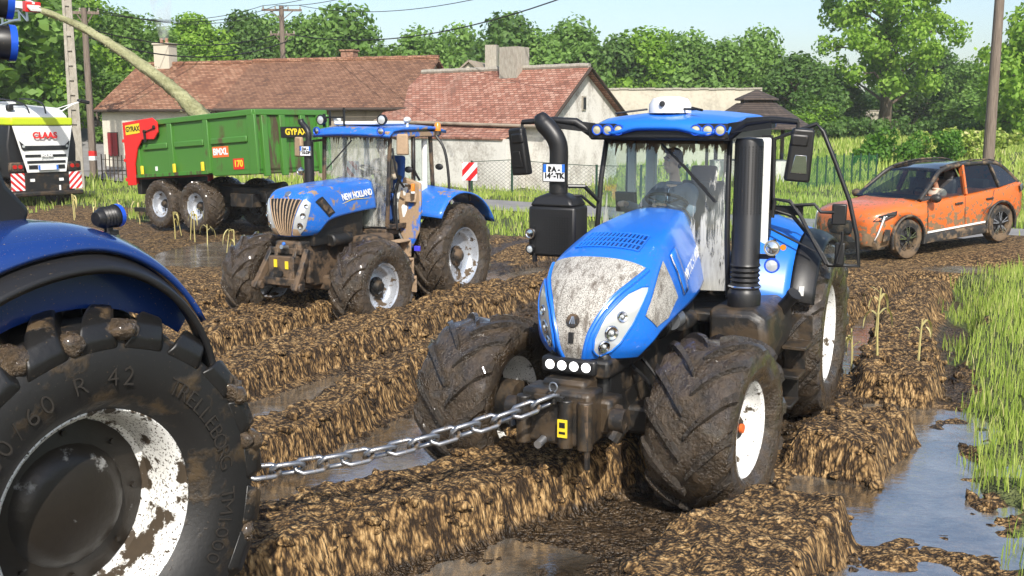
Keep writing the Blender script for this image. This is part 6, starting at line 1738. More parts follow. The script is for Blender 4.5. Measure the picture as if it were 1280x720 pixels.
swc = V((-1.50, 0.0, 2.47)); swn = V((-0.4, 0, 0.92)).normalized(); a_, b_, _ = frame(swn); mb = MB()
mb.tube([swc + a_ * 0.20 * math.cos(q) + b_ * 0.20 * math.sin(q) for q in [2 * PI * k / 24 for k in range(24)]], 0.017, 7, closed=True)
for k in range(3): q = 2 * PI * k / 3; mb.bar(swc, swc + (a_ * math.cos(q) + b_ * math.sin(q)) * 0.2, 0.03, 0.014)
mb.cyl(swc - swn * 0.3 + V((0.12, 0, 0)), swc, 0.035, n=10); mb.build('steering_wheel', M['ink'], T2)
# roof with lamps and beacons
mb = MB()
def roof2(i, j):
    y = -0.80 + 1.60 * i; c_ = abs(2 * i - 1)
    return V((-0.86 - 0.12 * c_ ** 3 - 1.78 * j, y, interp(j, [0, .05, .2, .8, 1], [3.10, 3.19, 3.23, 3.25, 3.18]) - 0.045 * c_ ** 2.4))
mb.grid(roof2, 20, 14); r2o = mb.build('roof', M['blue_mud'], T2, smooth=60, solid=0.05, off=-1)
mb = MB(); mb.loft([[V((x, sy * 0.77, z)) for sy, z in ((-1, 3.03), (1, 3.03), (1, 3.13), (-1, 3.13))] for x in (-0.98, -2.6)]); mb.build('roof_lining', M['tan_mud'], T2, bevel=0.02)
mb = MB(); mb.box((-1.55, 0, 3.265), (0.9, 0.85, 0.06)); mb.build('roof_hatch', M['white_plastic'], r2o, bevel=0.02)
for y in (-0.66, 0.66): round_lamp(r2o, (-0.93, y, 3.13), (1, y * 0.15, 0), 0.068, M['blue_ring'], M['chrome'], 0.05)
for y, x in ((-0.62, -1.0), (0.60, -1.05)): round_lamp(r2o, (x, y, 3.32), (1, y * 0.1, 0), 0.085, M['black'], M['lamp_glass'], 0.11); 
mb = MB(); mb.bar((-1.1, -0.62, 3.2), (-1.1, -0.62, 3.42), 0.03, 0.04); mb.bar((-1.1, -0.62, 3.36), (-1.1, -0.2, 3.36), 0.03, 0.03); mb.bar((-1.1, -0.5, 3.22), (-1.1, -0.5, 3.48), 0.03, 0.03); mb.bar((-1.1, -0.2, 3.22), (-1.1, -0.2, 3.52), 0.03, 0.03); mb.build('lamp_rail', M['ink'], r2o)
for x, y in ((-1.20, -0.42), (-1.6, 0.74)):
    mb = MB(); mb.ball((x, y, 3.32), (0.09, 0.05, 0.05), 10, 8); mb.cyl((x, y, 3.2), (x, y, 3.3), 0.02, n=8); mb.build('antenna_dome', M['white_plastic'], r2o)
mb = MB(); mb.lathe([(0, 0), (.06, 0), (.062, .02), (.055, .12), (.03, .15), (0, .152)], (-2.46, 0.80, 3.13), (0, 0, 1), 14); bc = mb.build('beacon', M['orange_lens'], T2); mb = MB(); mb.cyl((-2.46, 0.80, 3.06), (-2.46, 0.80, 3.13), 0.065, n=14); mb.build('beacon_base', M['brown_mud'], bc)
# exhaust, plate, mirrors, marker lamps
ex = (-0.86, -0.78)
mb = MB(); mb.cyl((*ex, 1.72), (*ex, 2.96), 0.082, n=18); mb.tube(smooth_pts([(*ex, 2.93), (*ex, 3.10), (ex[0] - 0.01, ex[1] - 0.06, 3.19), (ex[0] - 0.02, ex[1] - 0.15, 3.27), (ex[0] - 0.02, ex[1] - 0.17, 3.33)], 4), 0.052, 14); mb.build('exhaust_pipe', M['black'], T2)
plate(T2, (ex[0] + 0.095, ex[1] + 0.0, 2.80), (0, 1, 0), (0, 0, 1), 0.23, 0.165, 'DA -\n610-DP', 0.066)
for s, y_, z_ in ((-1, 1.10, 2.86), (1, 1.04, 2.92)):
    mb = MB(); mb.bar((xf2 - 0.1, s * 0.70, z_ + 0.12), (-1.0, s * (y_ - 0.05), z_ + 0.08), 0.03, 0.04); mb.cyl((-1.0, s * (y_ - 0.06), z_ + 0.1), (-1.0, s * (y_ - 0.06), z_ - 0.1), 0.016, n=8); ma = mb.build('mirror_arm', M['brown_mud'], T2)
    mb = MB(); mb.box((-1.0, s * y_, z_), (0.08, 0.21, 0.34), (0, 0, s * 0.3), top=(0.9, 0.9)); mb.build('mirror', M['tan_plastic'], T2, bevel=0.025)
round_lamp(T2, (-0.90, -1.02, 2.45), (1, 0, 0), 0.065, M['chrome'], M['chrome'], 0.08, name='marker_light')
mb = MB(); mb.bar((-0.95, -0.75, 2.40), (-0.93, -1.03, 2.40), 0.03, 0.04); mb.bar((-0.93, -0.95, 2.12), (-0.93, -0.95, 2.42), 0.03, 0.03); mb.build('lamp_bracket', M['brown_mud'], T2); mb = MB(); mb.bar((-1.5, 0.75, 2.22), (-1.40, 0.98, 2.22), 0.03, 0.04); mb.build('indicator_bracket', M['brown_mud'], T2)
for p_ in ((-0.90, -0.94, 2.16), (-1.36, 0.99, 2.20)): mb = MB(); mb.box(p_, (0.05, 0.06, 0.13)); mb.mat(1).box(V(p_) + V((0, 0, -0.085)), (0.05, 0.06, 0.04)); mb.build('indicator', [M['orange_lens'], M['white']], T2, bevel=0.01)
# hazard boards
for s in (1, -1):
    mb = MB(); mb.box((-2.75 if s > 0 else -2.3, s * (1.28 if s > 0 else 0.95), 2.42), (0.02, 0.30, 0.32)); hz_ = mb.build('hazard_board', M['hazard'] if s < 0 else M['hazard2'], T2, smooth=0)
    mb = MB(); mb.bar((-2.77 if s > 0 else -2.32, s * (1.26 if s > 0 else 0.95), 1.9), (-2.77 if s > 0 else -2.32, s * (1.26 if s > 0 else 0.95), 2.5), 0.03, 0.03); mb.build('board_stay', M['brown_mud'], hz_)
# door frame swung open: thin bent black frame, and grab rails
mb = MB(); mb.tube(smooth_pts([(-2.40, 0.80, 3.05), (-2.44, 0.95, 2.80), (-2.46, 1.02, 2.3), (-2.46, 1.02, 1.75), (-2.46, 0.98, 1.55)], 4), 0.026, 7); mb.build('door', M['ink'], T2)
mb = MB(); mb.tube(smooth_pts([(-1.75, 0.76, 2.95), (-1.68, 0.80, 2.80), (-1.66, 0.82, 2.50), (-1.80, 0.84, 2.30)], 4), 0.020, 6); mb.tube(smooth_pts([(-1.15, 0.74, 2.85), (-1.12, 0.78, 2.70), (-1.18, 0.80, 2.40), (-1.35, 0.82, 2.2)], 4), 0.020, 6); mb.tube([(-1.16, 0.78, 2.2), (-1.16, 0.80, 1.5)], 0.018, 6); mb.build('grab_rail', M['ink'], T2)
mb = MB(); mb.ball((-1.30, 0.95, 2.50), (0.03, 0.08, 0.055), 10, 8); mb.ball((-2.1, 1.05, 2.52), (0.03, 0.08, 0.055), 10, 8); mb.build('side_mirror', M['ink'], T2)
# mudguards: blue arch with a mud-caked front panel
for s in (1, -1):
    fender_arc('mudguard', T2, (-2.55, 0, 0.93), lambda a: 1.08 + 0.10 * math.exp(-((a - R(60)) / 0.5) ** 2), s * 0.60, s * 1.36, R(40), R(150), M['blue_mud'], 0.03, rise=0.10)
    mb = MB()
    mb.prism([(-1.62, s * 0.62, 2.36), (-1.60, s * 0.98, 2.26), (-1.46, s * 1.06, 1.9), (-1.40, s * 1.06, 1.45), (-1.44, s * 0.86, 1.12), (-1.46, s * 0.66, 1.2), (-1.46, s * 0.60, 1.9)], (-0.07, 0, 0.0)); mp = mb.build('mudguard_front', M['tan_mud'], T2, smooth=30, bevel=0.03)
    mb = MB(); mb.box((-1.49, s * 0.86, 2.02), (0.03, 0.22, 0.16), (0, -0.2, 0)); mb.build('panel_hatch', M['tan_plastic'], mp, bevel=0.02)
    mb = MB(); mb.tube(smooth_pts([(-1.60, s * 0.58, 2.38), (-1.50, s * 0.52, 2.0), (-1.44, s * 0.60, 1.5), (-1.42, s * 0.86, 1.10)], 4), 0.03, 7); mb.build('panel_edge', M['ink'], mp)
    for k in range(3):
        mb = MB(); mb.box((-1.15, s * (0.86 + 0.05 * k), 1.32 - 0.32 * k), (0.34, 0.20, 0.03)); mb.box((-1.32, s * (0.86 + .05 * k), 1.18 - 0.3 * k), (0.03, 0.2, 0.28)); mb.build('cab_step', M['tan_plastic'], T2, bevel=0.005)
    mb = MB(); mb.box((-0.75, s * 0.60, 1.18), (0.75, 0.36, 0.55)); mb.build('side_tank', M['brown_mud'], T2, bevel=0.06)
mb = MB(); mb.box((-1.42, 1.02, 1.17), (0.05, 0.11, 0.09)); mb.build('blue_tag', plain('violet_blue_plastic', (0.06, 0.06, 0.65), 0.4), T2, bevel=0.01)
T2W = lambda p: V(T2.location) + Matrix.Rotation(A2, 3, 'Z') @ V(p)
person('person', T2W((-1.94, 0.0, 2.07)), A2, [(0.42, -0.20, 0.36), (0.42, 0.20, 0.36)], 'driver in a beige checked shirt behind the spattered windscreen of the muddy tractor', M['shirt_tan'], M['hair_brown'], M['skin'])

# ------------------------------------------------------------------ the near tractor that pulls
A3 = math.atan2(-math.cos(R(35)), -math.sin(R(35)))
T3 = empty('navy_tractor', (-3.26, 5.89, 0.39), A3)
tag(T3, 'near navy blue tractor cut by the left edge, its huge rear tyre lettered', 'tractor')
T3W = lambda p: V(T3.location) + Matrix.Rotation(A3, 3, 'Z') @ V(p)
rc = 1.02
for s in (1, -1):
    wl = wheel(T3, (0, s * 1.06, rc), 1.09, 0.88, 0.545, s, [M['rubber'], M['lug_near']], M['rim_near'], nl=21, lh=0.095, lw=0.17, sweep=0.30, hub_r=0.46, dish=0.27, hubmat=M['near_hub'], n=96, bevel=0.014, mirror=-1)
    if s > 0:
        rgm = random.Random(5)
        for k in range(21):          # mud packed between the lugs
            if rgm.random() < 0.25: continue
            a = 2 * PI * (k + 0.25 + 0.5) / 21 - 0.30 + rgm.uniform(-0.03, 0.03); mc_ = MB()
            for j in range(4):
                t_ = rgm.uniform(-0.05, 0.05); r_ = 0.975 + rgm.uniform(-0.07, 0.035); aa = a + t_
                rt = Matrix(((math.cos(aa), 0, -math.sin(aa)), (0, 1, 0), (math.sin(aa), 0, math.cos(aa)))).to_3x3()
                mc_.ball((r_ * math.cos(aa), 0.36 + rgm.uniform(-0.10, 0.06), r_ * math.sin(aa)), (rgm.uniform(0.04, 0.075), rgm.uniform(0.05, 0.10), rgm.uniform(0.05, 0.085)), 12, 8, rt)
            for i_, p_ in enumerate(mc_.v): mc_.v[i_] = tuple(c_ + rgm.uniform(-0.008, 0.008) for c_ in p_)
            mc_.build('caked_mud', M['mud_cake'], wl, smooth=180)
        # raised lettering round the sidewall
        def ring_text(body, a_mid, span, rad_, size):
            n = len(body)
            for k, ch_ in enumerate(body):
                if ch_ == ' ': continue
                a = a_mid - span * (0.5 - (k + 0.5) / n)
                d = V((math.cos(a), 0, math.sin(a)))
                yv = 0.44 + 0.005
                text_obj(ch_, size, M['rubber_emboss'], 'tyre_lettering', wl, d * rad_ + V((0, yv, 0)), V((-math.sin(a), 0, math.cos(a))), d, 0.003, bold=-0.002)
        ring_text('900/60 R 42', R(66), R(78), 0.735, 0.135)
        ring_text('TRELLEBORG', R(148), R(52), 0.735, 0.125)
        ring_text('TM1000', R(200), R(34), 0.735, 0.135)
# mudguard: blue crown, black rubber lip outside
def rad3(a): return 1.40 + 0.02 * math.sin(a) - 0.34 * max(0, (math.degrees(a) - 92) / 48.0) ** 1.6
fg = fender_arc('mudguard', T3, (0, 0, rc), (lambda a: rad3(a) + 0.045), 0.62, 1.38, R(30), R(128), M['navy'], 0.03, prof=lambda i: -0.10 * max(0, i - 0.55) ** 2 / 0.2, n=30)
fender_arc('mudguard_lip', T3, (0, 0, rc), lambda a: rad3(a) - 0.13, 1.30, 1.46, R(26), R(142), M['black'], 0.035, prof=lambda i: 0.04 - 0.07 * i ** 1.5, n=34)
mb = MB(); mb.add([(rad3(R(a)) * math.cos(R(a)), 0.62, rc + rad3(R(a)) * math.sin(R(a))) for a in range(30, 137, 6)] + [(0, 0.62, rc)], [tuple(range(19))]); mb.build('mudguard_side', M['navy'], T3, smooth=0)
mb = MB(); mb.grid(lambda i, j: V(((1.06 + (rad3(R(30 + 98 * j)) - 0.02 - 1.06) * i) * math.cos(R(30 + 98 * j)), 1.24, rc + (1.06 + (rad3(R(30 + 98 * j)) - 0.02 - 1.06) * i) * math.sin(R(30 + 98 * j)))), 4, 30); mb.build('mudguard_skirt', M['navy'], T3, smooth=60)
# work light on the crown
wlp = V((-0.42, 1.07, 2.52))
mb = MB()
ax = V((-0.93, -0.10, 0.06)).normalized()
mb.lathe([(0.0, -0.14), (0.036, -0.135), (0.050, -0.11)] + sum([[(0.050, -0.10 + 0.02 * k), (0.059, -0.09 + 0.02 * k)] for k in range(4)], []) + [(0.060, -0.005), (0.056, 0.012)], wlp, ax, 20)
wlo = mb.build('work_light', M['black'], T3)
mb = MB(); mb.lathe([(0.052, 0.0), (0.058, 0.016), (0.063, 0.016), (0.064, -0.010)], wlp, ax, 20); mb.build('bezel', M['blue_ring'], wlo); mb = MB(); mb.lathe([(0, 0.014), (0.053, 0.007)], wlp, ax, 16); mb.build('lens', M['lamp_glass'], wlo)
mb = MB(); mb.cyl(wlp + V((0.05, 0, -0.06)), wlp + V((0.05, 0, -0.17)), 0.024, n=10); mb.box(wlp + V((0.03, 0.0, -0.10)), (0.05, 0.05, 0.05)); mb.mat(1).cyl(wlp + V((0.03, 0.03, -0.11)), wlp + V((0.03, 0.05, -0.11)), 0.014, n=8); mb.build('light_bracket', [M['black'], M['chrome']], wlo)
# cab
def post(p0, p1, w_=0.09): return MB().bar(p0, p1, w_, w_)
mb = MB()
mb.prism([(0.22, 0.80, 2.42), (-0.06, 0.80, 2.46), (-0.10, 0.80, 2.56), (0.02, 0.80, 2.70), (0.10, 0.80, 2.95), (0.20, 0.80, 3.35), (0.36, 0.80, 3.35), (0.32, 0.80, 2.9)], (0, -0.28, 0)); mb.build('cab_corner_post', M['black'], T3, bevel=0.03)
mb = MB(); mb.box((0.04, 0.74, 2.40), (0.26, 0.30, 0.09)); mb.build('post_foot', M['ink'], T3, bevel=0.01)
mb = MB()
mb.bar((0.20, -0.78, 1.6), (0.22, -0.78, 3.30), 0.1, 0.1); mb.bar((1.05, 0.82, 1.5), (1.05, 0.80, 3.3), 0.08, 0.08); mb.bar((1.05, -0.82, 1.5), (1.05, -0.80, 3.3), 0.08, 0.08); mb.bar((1.75, -0.66, 1.6), (1.70, -0.66, 3.3), 0.07, 0.07); mb.bar((1.75, 0.66, 1.6), (1.70, 0.66, 3.3), 0.07, 0.07); mb.bar((0.25, 0.74, 3.3), (1.7, 0.68, 3.3), 0.09, 0.09); mb.bar((0.25, -0.74, 3.3), (1.7, -0.68, 3.3), 0.09, 0.09)
mb.build('cab_frame', M['black'], T3, bevel=0.01)
mb = MB(); mb.box((1.0, 0, 1.45), (1.5, 1.4, 0.12)); mb.box((0.75, 0, 1.9), (0.5, 0.5, 0.14)); mb.box((0.52, 0, 2.3), (0.13, 0.5, 0.7)); mb.build('cab_interior', M['trouser'], T3, bevel=0.03)
mb = MB(); mb.add([(0.22, -0.74, 1.7), (0.22, 0.5, 1.7), (0.24, 0.5, 3.28), (0.24, -0.74, 3.28)], [(0, 1, 2, 3)]); mb.build('rear_window', M['glass'], T3, smooth=0)
mb = MB(); mb.add([(1.78, -0.64, 1.7), (1.78, 0.64, 1.7), (1.72, 0.64, 3.28), (1.72, -0.64, 3.28)], [(0, 1, 2, 3)]); mb.build('windscreen', M['glass'], T3, smooth=0)
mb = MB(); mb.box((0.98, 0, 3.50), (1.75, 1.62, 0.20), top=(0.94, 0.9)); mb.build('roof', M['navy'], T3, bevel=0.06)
# lamps under the rear edge of the roof
for z, r in ((3.40, 0.085), (3.60, 0.085)):
    lo = round_lamp(T3, (0.09, 1.06, z), (-0.86, 0.30, -0.05), r, M['blue_ring'], M['lamp_yellow'], 0.12)
mb = MB(); mb.bar((0.34, 0.72, 3.45), (0.20, 1.06, 3.45), 0.04, 0.06); mb.bar((0.20, 1.06, 3.3), (0.20, 1.06, 3.66), 0.04, 0.04); mb.build('lamp_bracket', M['black'], T3)
# body ahead of the cab, axle, drawbar
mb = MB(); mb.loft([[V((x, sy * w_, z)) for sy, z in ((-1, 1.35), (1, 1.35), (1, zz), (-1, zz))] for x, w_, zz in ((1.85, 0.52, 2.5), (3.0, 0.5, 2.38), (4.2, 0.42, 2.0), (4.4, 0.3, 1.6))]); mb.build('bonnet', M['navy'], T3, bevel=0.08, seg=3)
mb = MB(); mb.box((0.9, 0, 1.0), (3.4, 0.6, 0.7)); mb.cyl((0, -0.75, rc), (0, 0.75, rc), 0.26, n=18); mb.box((-0.45, 0, 0.72), (0.9, 0.34, 0.24)); mb.box((3.4, 0, 1.0), (2.0, 0.5, 0.6)); mb.box((3.35, 0, 0.8), (0.3, 1.6, 0.22)); mb.build('chassis', M['chassis'], T3, bevel=0.03)
mb = MB(); mb.bar((-0.5, 0, 0.56), (-1.10, 0, 0.56), 0.16, 0.07); mb.box((-0.98, 0, 0.66), (0.2, 0.16, 0.05)); mb.cyl((-1.02, 0, 0.50), (-1.02, 0, 0.78), 0.025, n=10); mb.build('drawbar', M['chassis'], T3, bevel=0.01)
for s in (1, -1): wheel(T3, (3.35, s * 1.05, 0.80), 0.82, 0.66, 0.42, s, [M['rubber'], M['lug_near']], M['rim_white'], nl=16, lh=0.05, lw=0.09, sweep=0.4, n=48)

# ------------------------------------------------------------------ the tow chain
c0 = T3W((-1.04, 0.0, 0.62)); c1 = V(T1.location) + Matrix.Rotation(T1.rotation_euler[2], 3, 'Z') @ V((1.235, 0.02, 1.20))
chn = empty('tow_chain', c0)
L = (c1 - c0).length; pitch = 0.172; n = int(L / pitch); pitch = L / n
def chain_pt(t): return c0.lerp(c1, t) - V((0, 0, 0.16 * 4 * t * (1 - t)))
# stadium-shaped link with chamfered corners
hl_, hw_, rr_ = 0.118, 0.056, 0.0185
pl = [(-hl_, -hw_ * .45), (-hl_ * .62, -hw_), (hl_ * .62, -hw_), (hl_, -hw_ * .45), (hl_, hw_ * .45), (hl_ * .62, hw_), (-hl_ * .62, hw_), (-hl_, hw_ * .45)]
mb = MB(); mb.tube([(x, y, 0) for x, y in pl], rr_, 8, closed=True)
l0 = mb.build('link', M['chain'], chn, smooth=60)
for k in range(n):
    o = l0 if k == 0 else l0.copy()
    if k: COL.objects.link(o); o.parent = chn
    a, b = chain_pt(k / n), chain_pt((k + 1) / n)
    q = (b - a).to_track_quat('X', 'Z') @ Matrix.Rotation(R(38 if k % 2 else -52) + 0.12 * math.sin(k * 2.1), 3, 'X').to_quaternion()
    o.location = (a + b) / 2 - c0; o.rotation_euler = q.to_euler()
tag(chn, 'galvanised steel tow chain stretched between the two nearest tractors', 'chain')


# ------------------------------------------------------------------ green tipping trailer
HT = V((0.80, -0.60, 0)); AT = math.atan2(HT.y, HT.x)
TRL = empty('tipping_trailer', (-8.15, 29.43, 0.50), AT)
tag(TRL, 'high sided green tipping trailer with red tailgate catching the chaff', 'trailer')
PT = R(-3.6)                                             # the body leans back a little on the soft ground
def tb(x, y, z):
    c, s = math.cos(PT), math.sin(PT); x0, z0 = -2.2, 1.40
    return V((x0 + (x - x0) * c + (z - z0) * s, y, z0 - (x - x0) * s + (z - z0) * c))
X0, X1, ZB, ZT = -2.25, 3.00, 1.45, 2.80
def tbox(mb, x0, x1, y0, y1, z0, z1):
    return mb.add([tb(x, y, z) for z in (z0, z1) for x, y in ((x0, y0), (x1, y0), (x1, y1), (x0, y1))], [(0, 3, 2, 1), (4, 5, 6, 7), (0, 1, 5, 4), (1, 2, 6, 5), (2, 3, 7, 6), (3, 0, 4, 7)])
for s in (1, -1):
    mb = MB(); tbox(mb, X0, X1, s * 1.16, s * 1.22, ZB, ZT); side = mb.build('side_wall', M['green'], TRL, smooth=0)
    mb = MB(); tbox(mb, X0, X1 + 0.03, s * 1.12, s * 1.29, ZT, ZT + 0.15); mb.build('top_rail', M['green'], side, bevel=0.02)
    mb = MB(); tbox(mb, X0 + 0.0, X1 - 1.9, s * 1.10, s * 1.32, ZB - 0.07, ZB + 0.03); mb.build('bottom_flange', M['green_dirty'], side, bevel=0.01)
    for x in (X0 + 0.08, -0.60, 0.98, X1 - 0.2):
        wd = 0.30 if x > 2.5 else 0.20
        mb = MB(); tbox(mb, x, x + wd, s * 1.20, s * 1.285, ZB - 0.05 if x < 2.5 else ZB - 0.14, ZT + 0.02); mb.build('stake', M['green'], side, bevel=0.015)
    for x0_, x1_ in ((X0 + 0.45, -0.68), (-0.34, 0.92), (1.24, X1 - 0.28)):
        mb = MB(); tbox(mb, x0_, x1_, s * 1.215, s * 1.275, 2.14, 2.30); mb.build('side_rib', M['green'], side, bevel=0.025)
    # the deeper front part of the belly
    mb = MB(); mb.prism([tb(1.05, s * 1.215, ZB + 0.04), tb(1.22, s * 1.215, ZB - 0.12), tb(X1 - 0.1, s * 1.215, ZB - 0.12), tb(X1 - 0.1, s * 1.215, ZB + 0.04)], (0, s * -0.05, 0)); mb.build('belly_side', M['green'], side, smooth=0)
    for x in (X0 + 0.35, -0.40, 0.85): mb = MB(); tbox(mb, x, x + 0.10, s * 1.29, s * 1.34, ZB + 0.02, ZB + 0.26); mb.build('latch', M['yellow'], side, bevel=0.012)
    mb = MB(); tbox(mb, X0 + 0.9, X0 + 1.0, s * 1.222, s * 1.23, ZB + 0.10, ZB + 0.22); mb.build('reflector', M['white'], side, smooth=0)
# floor, front wall, load
mb = MB(); tbox(mb, X0, X1, -1.16, 1.16, ZB - 0.06, ZB); mb.build('floor', M['green_dirty'], TRL, smooth=0)
mb = MB(); mb.prism([tb(1.0, -1.16, ZB - 0.06), tb(1.22, -1.16, ZB - 0.14), tb(X1 - 0.05, -1.16, ZB - 0.14), tb(X1 - 0.05, -1.16, ZB - 0.06)], (0, 2.32, 0)); mb.build('belly', M['green_dirty'], TRL, smooth=0)
mb = MB(); tbox(mb, X1 - 0.06, X1, -1.16, 1.16, ZB - 0.12, ZT + 0.02); fw = mb.build('front_wall', M['green_dirty'], TRL, smooth=0)
mb = MB(); tbox(mb, X1 - 0.08, X1 + 0.06, -1.22, 1.22, ZT, ZT + 0.15); mb.build('front_rail', M['green'], fw, bevel=0.02)
for y in (-0.95, -0.35, 0.35, 0.95): mb = MB(); tbox(mb, X1, X1 + 0.10, y - 0.09, y + 0.09, ZB - 0.2, ZT); mb.build('front_stake', M['green'], fw, bevel=0.015)
mb = MB(); tbox(mb, X1 + 0.10, X1 + 0.115, -0.45, 0.55, 2.22, 2.50); bd = mb.build('front_sign', M['ink'], fw, smooth=0)
fx = (tb(1, 0, 0) - tb(0, 0, 0)).normalized(); fz = (tb(0, 0, 1) - tb(0, 0, 0)).normalized()
text_obj('GYRAX', 0.22, M['yellow'], 'lettering', bd, tb(X1 + 0.122, 0.05, 2.36), (0, 1, 0), fz, 0.003, bold=0.008)
mb = MB(); tbox(mb, X0 + 0.1, X1 - 0.1, -1.15, 1.15, ZB + 0.01, ZB + 0.95); mb.build('chopped_load', plain('chopped_maize', (0.30, 0.30, 0.13), 0.95), TRL, smooth=0)
# red tailgate with its swing arms
for s in (1, -1):
    mb = MB()
    pl = [(X0 - 0.32, 1.18), (X0 - 0.32, ZT + 0.16), (X0 + 1.10, ZT + 0.21), (X0 + 1.32, ZT + 0.08), (X0 + 1.32, ZT - 0.20), (X0 + 1.12, ZT - 0.38), (X0 + 0.55, ZT - 0.36), (X0 + 0.28, ZT - 0.62), (X0 + 0.10, ZT - 1.05), (X0 + 0.06, 1.18)]
    mb.prism([tb(x, s * 1.30, z) for x, z in pl], (0, s * 0.045, 0)); arm = mb.build('tailgate_arm', M['trailer_red'], TRL, smooth=0, bevel=0.012)
    mb = MB(); p_ = [tb(x, s * 1.349, z) for x, z in ((X0 - 0.18, ZT - 0.20), (X0 + 0.50, ZT - 0.17), (X0 + 0.50, ZT + 0.10), (X0 - 0.18, ZT + 0.07))]; mb.prism(p_, (0, s * 0.004, 0)); lb_ = mb.build('name_label', M['yellow'], arm, smooth=0)
    text_obj('GYRAX', 0.20, M['ink'], 'lettering', lb_, tb(X0 + 0.17, s * 1.356, ZT - 0.05), fx * -s, fz, 0.002, bold=0.006)
    mb = MB(); mb.cyl(tb(X0 + 1.18, s * 1.34, ZT - 0.06), tb(X0 + 1.18, s * 1.37, ZT - 0.06), 0.06, n=12)
    mb.cyl(tb(X0 + 0.75, s * 1.33, ZT - 0.15), tb(X0 + 0.75, s * 1.40, ZT - 0.15), 0.05, n=10); mb.bar(tb(X0 + 0.75, s * 1.37, ZT - 0.45), tb(X0 + 0.75, s * 1.37, ZT - 0.12), 0.06, 0.05); mb.bar(tb(X0 + 0.75, s * 1.37, ZT - 0.16), tb(X0 + 1.2, s * 1.37, ZT - 0.08), 0.02, 0.02); mb.build('arm_pivot', M['chassis'], arm)
    for z in (1.35, 1.9, 2.45): mb = MB(); mb.cyl(tb(X0 - 0.34, s * 1.26, z), tb(X0 - 0.34, s * 1.36, z), 0.05, n=10); mb.build('hinge', M['trailer_red'], arm)
mb = MB(); tbox(mb, X0 - 0.12, X0 - 0.05, -1.28, 1.28, 1.22, ZT + 0.12); mb.build('tailgate', M['trailer_red'], TRL, smooth=0)
# lettering on the sides
for s in (-1, 1):
    for txt, xx, zz, sz, w_, mt in (('BMXL', 1.58, 1.94, 0.24, 0.66, 'yellow'), ('170', X1 - 0.72, 1.60, 0.24, 0.42, 'red')):
        mb = MB(); mb.prism([tb(xx - w_ / 2, s * 1.222, zz - 0.14), tb(xx + w_ / 2, s * 1.222, zz - 0.14), tb(xx + w_ / 2, s * 1.222, zz + 0.14), tb(xx - w_ / 2, s * 1.222, zz + 0.14)], (0, s * 0.006, 0)); bd = mb.build('model_plate', M['cap_orange'] if mt == 'yellow' else M['red'], TRL, smooth=0)
        text_obj(txt, sz, M['yellow'] if mt == 'red' else M['plate'], 'lettering', bd, tb(xx, s * 1.232, zz), fx * -s, fz, 0.002, bold=0.008)
# running gear
mb = MB()
for y in (-0.5, 0.5): mb.box((0.45, y, 1.08), (5.6, 0.14, 0.26))
for x in (-1.22, 0.38): mb.cyl((x, -1.0, 0.68), (x, 1.0, 0.68), 0.08, n=12); mb.box((x, 0, 0.85), (0.3, 1.2, 0.2))
mb.box((2.8, 0, 1.02), (0.9, 1.3, 0.3)); mb.bar((3.2, 0.4, 1.0), (4.9, 0.05, 0.85), 0.16, 0.2); mb.bar((3.2, -0.4, 1.0), (4.9, -0.05, 0.85), 0.16, 0.2); mb.cyl((1.9, 0, 1.15), (2.6, 0, 1.25), 0.14, n=12); mb.box((1.9, -0.75, 0.9), (0.9, 0.3, 0.35)); mb.cyl((2.6, -0.6, 0.5), (2.6, -0.6, 1.1), 0.06, n=10)
mb.build('chassis', M['chassis'], TRL, bevel=0.01)
mb = MB(); mb.box((X0 - 0.05, 0, 1.12), (0.2, 2.3, 0.42)); mb.build('rear_bar', M['ink'], TRL, bevel=0.02)
mb = MB(); mb.bar((-1.8, -0.9, 0.45), (-2.75, -1.0, 0.45), 0.12, 0.12); mb.build('bumper_tube', M['ink'], TRL)
for s in (1, -1):
    for x in (-1.22, 0.38): wheel(TRL, (x, s * 1.02, 0.68), 0.70, 0.56, 0.36, s, [M['tyre_mud2'], M['tyre_mud2']], M['rim_silver'], nl=22, lh=0.022, lw=0.05, sweep=0.3, lumpy=0.012, hub_r=0.13, dish=0.16, n=44)

# ------------------------------------------------------------------ forage harvester
HA = V((-0.770, 0.638, 0)); AH = math.atan2(HA.y, HA.x)
HV = empty('forage_harvester', (-16.95 + HA.x * 2.9, 38.0 + HA.y * 2.9, 0.25), AH)
tag(HV, 'white and lime green forage harvester seen from behind, spout raised', 'harvester')
mb = MB(); mb.loft([[V((x, y, z)) for y, z in ((-1.30 * k, 1.25), (1.30 * k, 1.25), (1.36 * k, 2.4), (1.22 * k, 3.18), (-1.22 * k, 3.18), (-1.36 * k, 2.4))] for x, k in ((-2.78, 0.93), (-2.5, 1.0), (0.6, 1.0), (0.8, 0.95))]); mb.build('body', M['black'], HV, bevel=0.04)
for s in (1, -1): mb = MB(); mb.prism([(-2.3, s * 1.37, 1.5), (0.5, s * 1.37, 1.5), (0.5, s * 1.33, 2.9), (-2.0, s * 1.33, 2.9)], (0, s * 0.03, 0)); mb.build('side_panel', M['harv_white'], HV, bevel=0.02)
mb = MB(); mb.loft([[V((x, sy * w_, z)) for sy, z in ((-1, 3.10), (1, 3.10), (1, 3.38), (-1, 3.38))] for x, w_ in ((-2.92, 1.12), (-2.6, 1.26), (0.6, 1.28))]); mb.build('lime_band', M['lime'], HV, bevel=0.05)
mb = MB(); mb.loft([[V((x, sy * w_, z)) for sy, z in ((-1, 3.36), (1, 3.36), (0.9, zz), (-0.9, zz))] for x, w_, zz in ((-2.75, 1.08, 3.45), (-2.2, 1.15, 3.74), (0.5, 1.15, 3.9))]); dk = mb.build('engine_deck', M['harv_white'], HV, bevel=0.06)
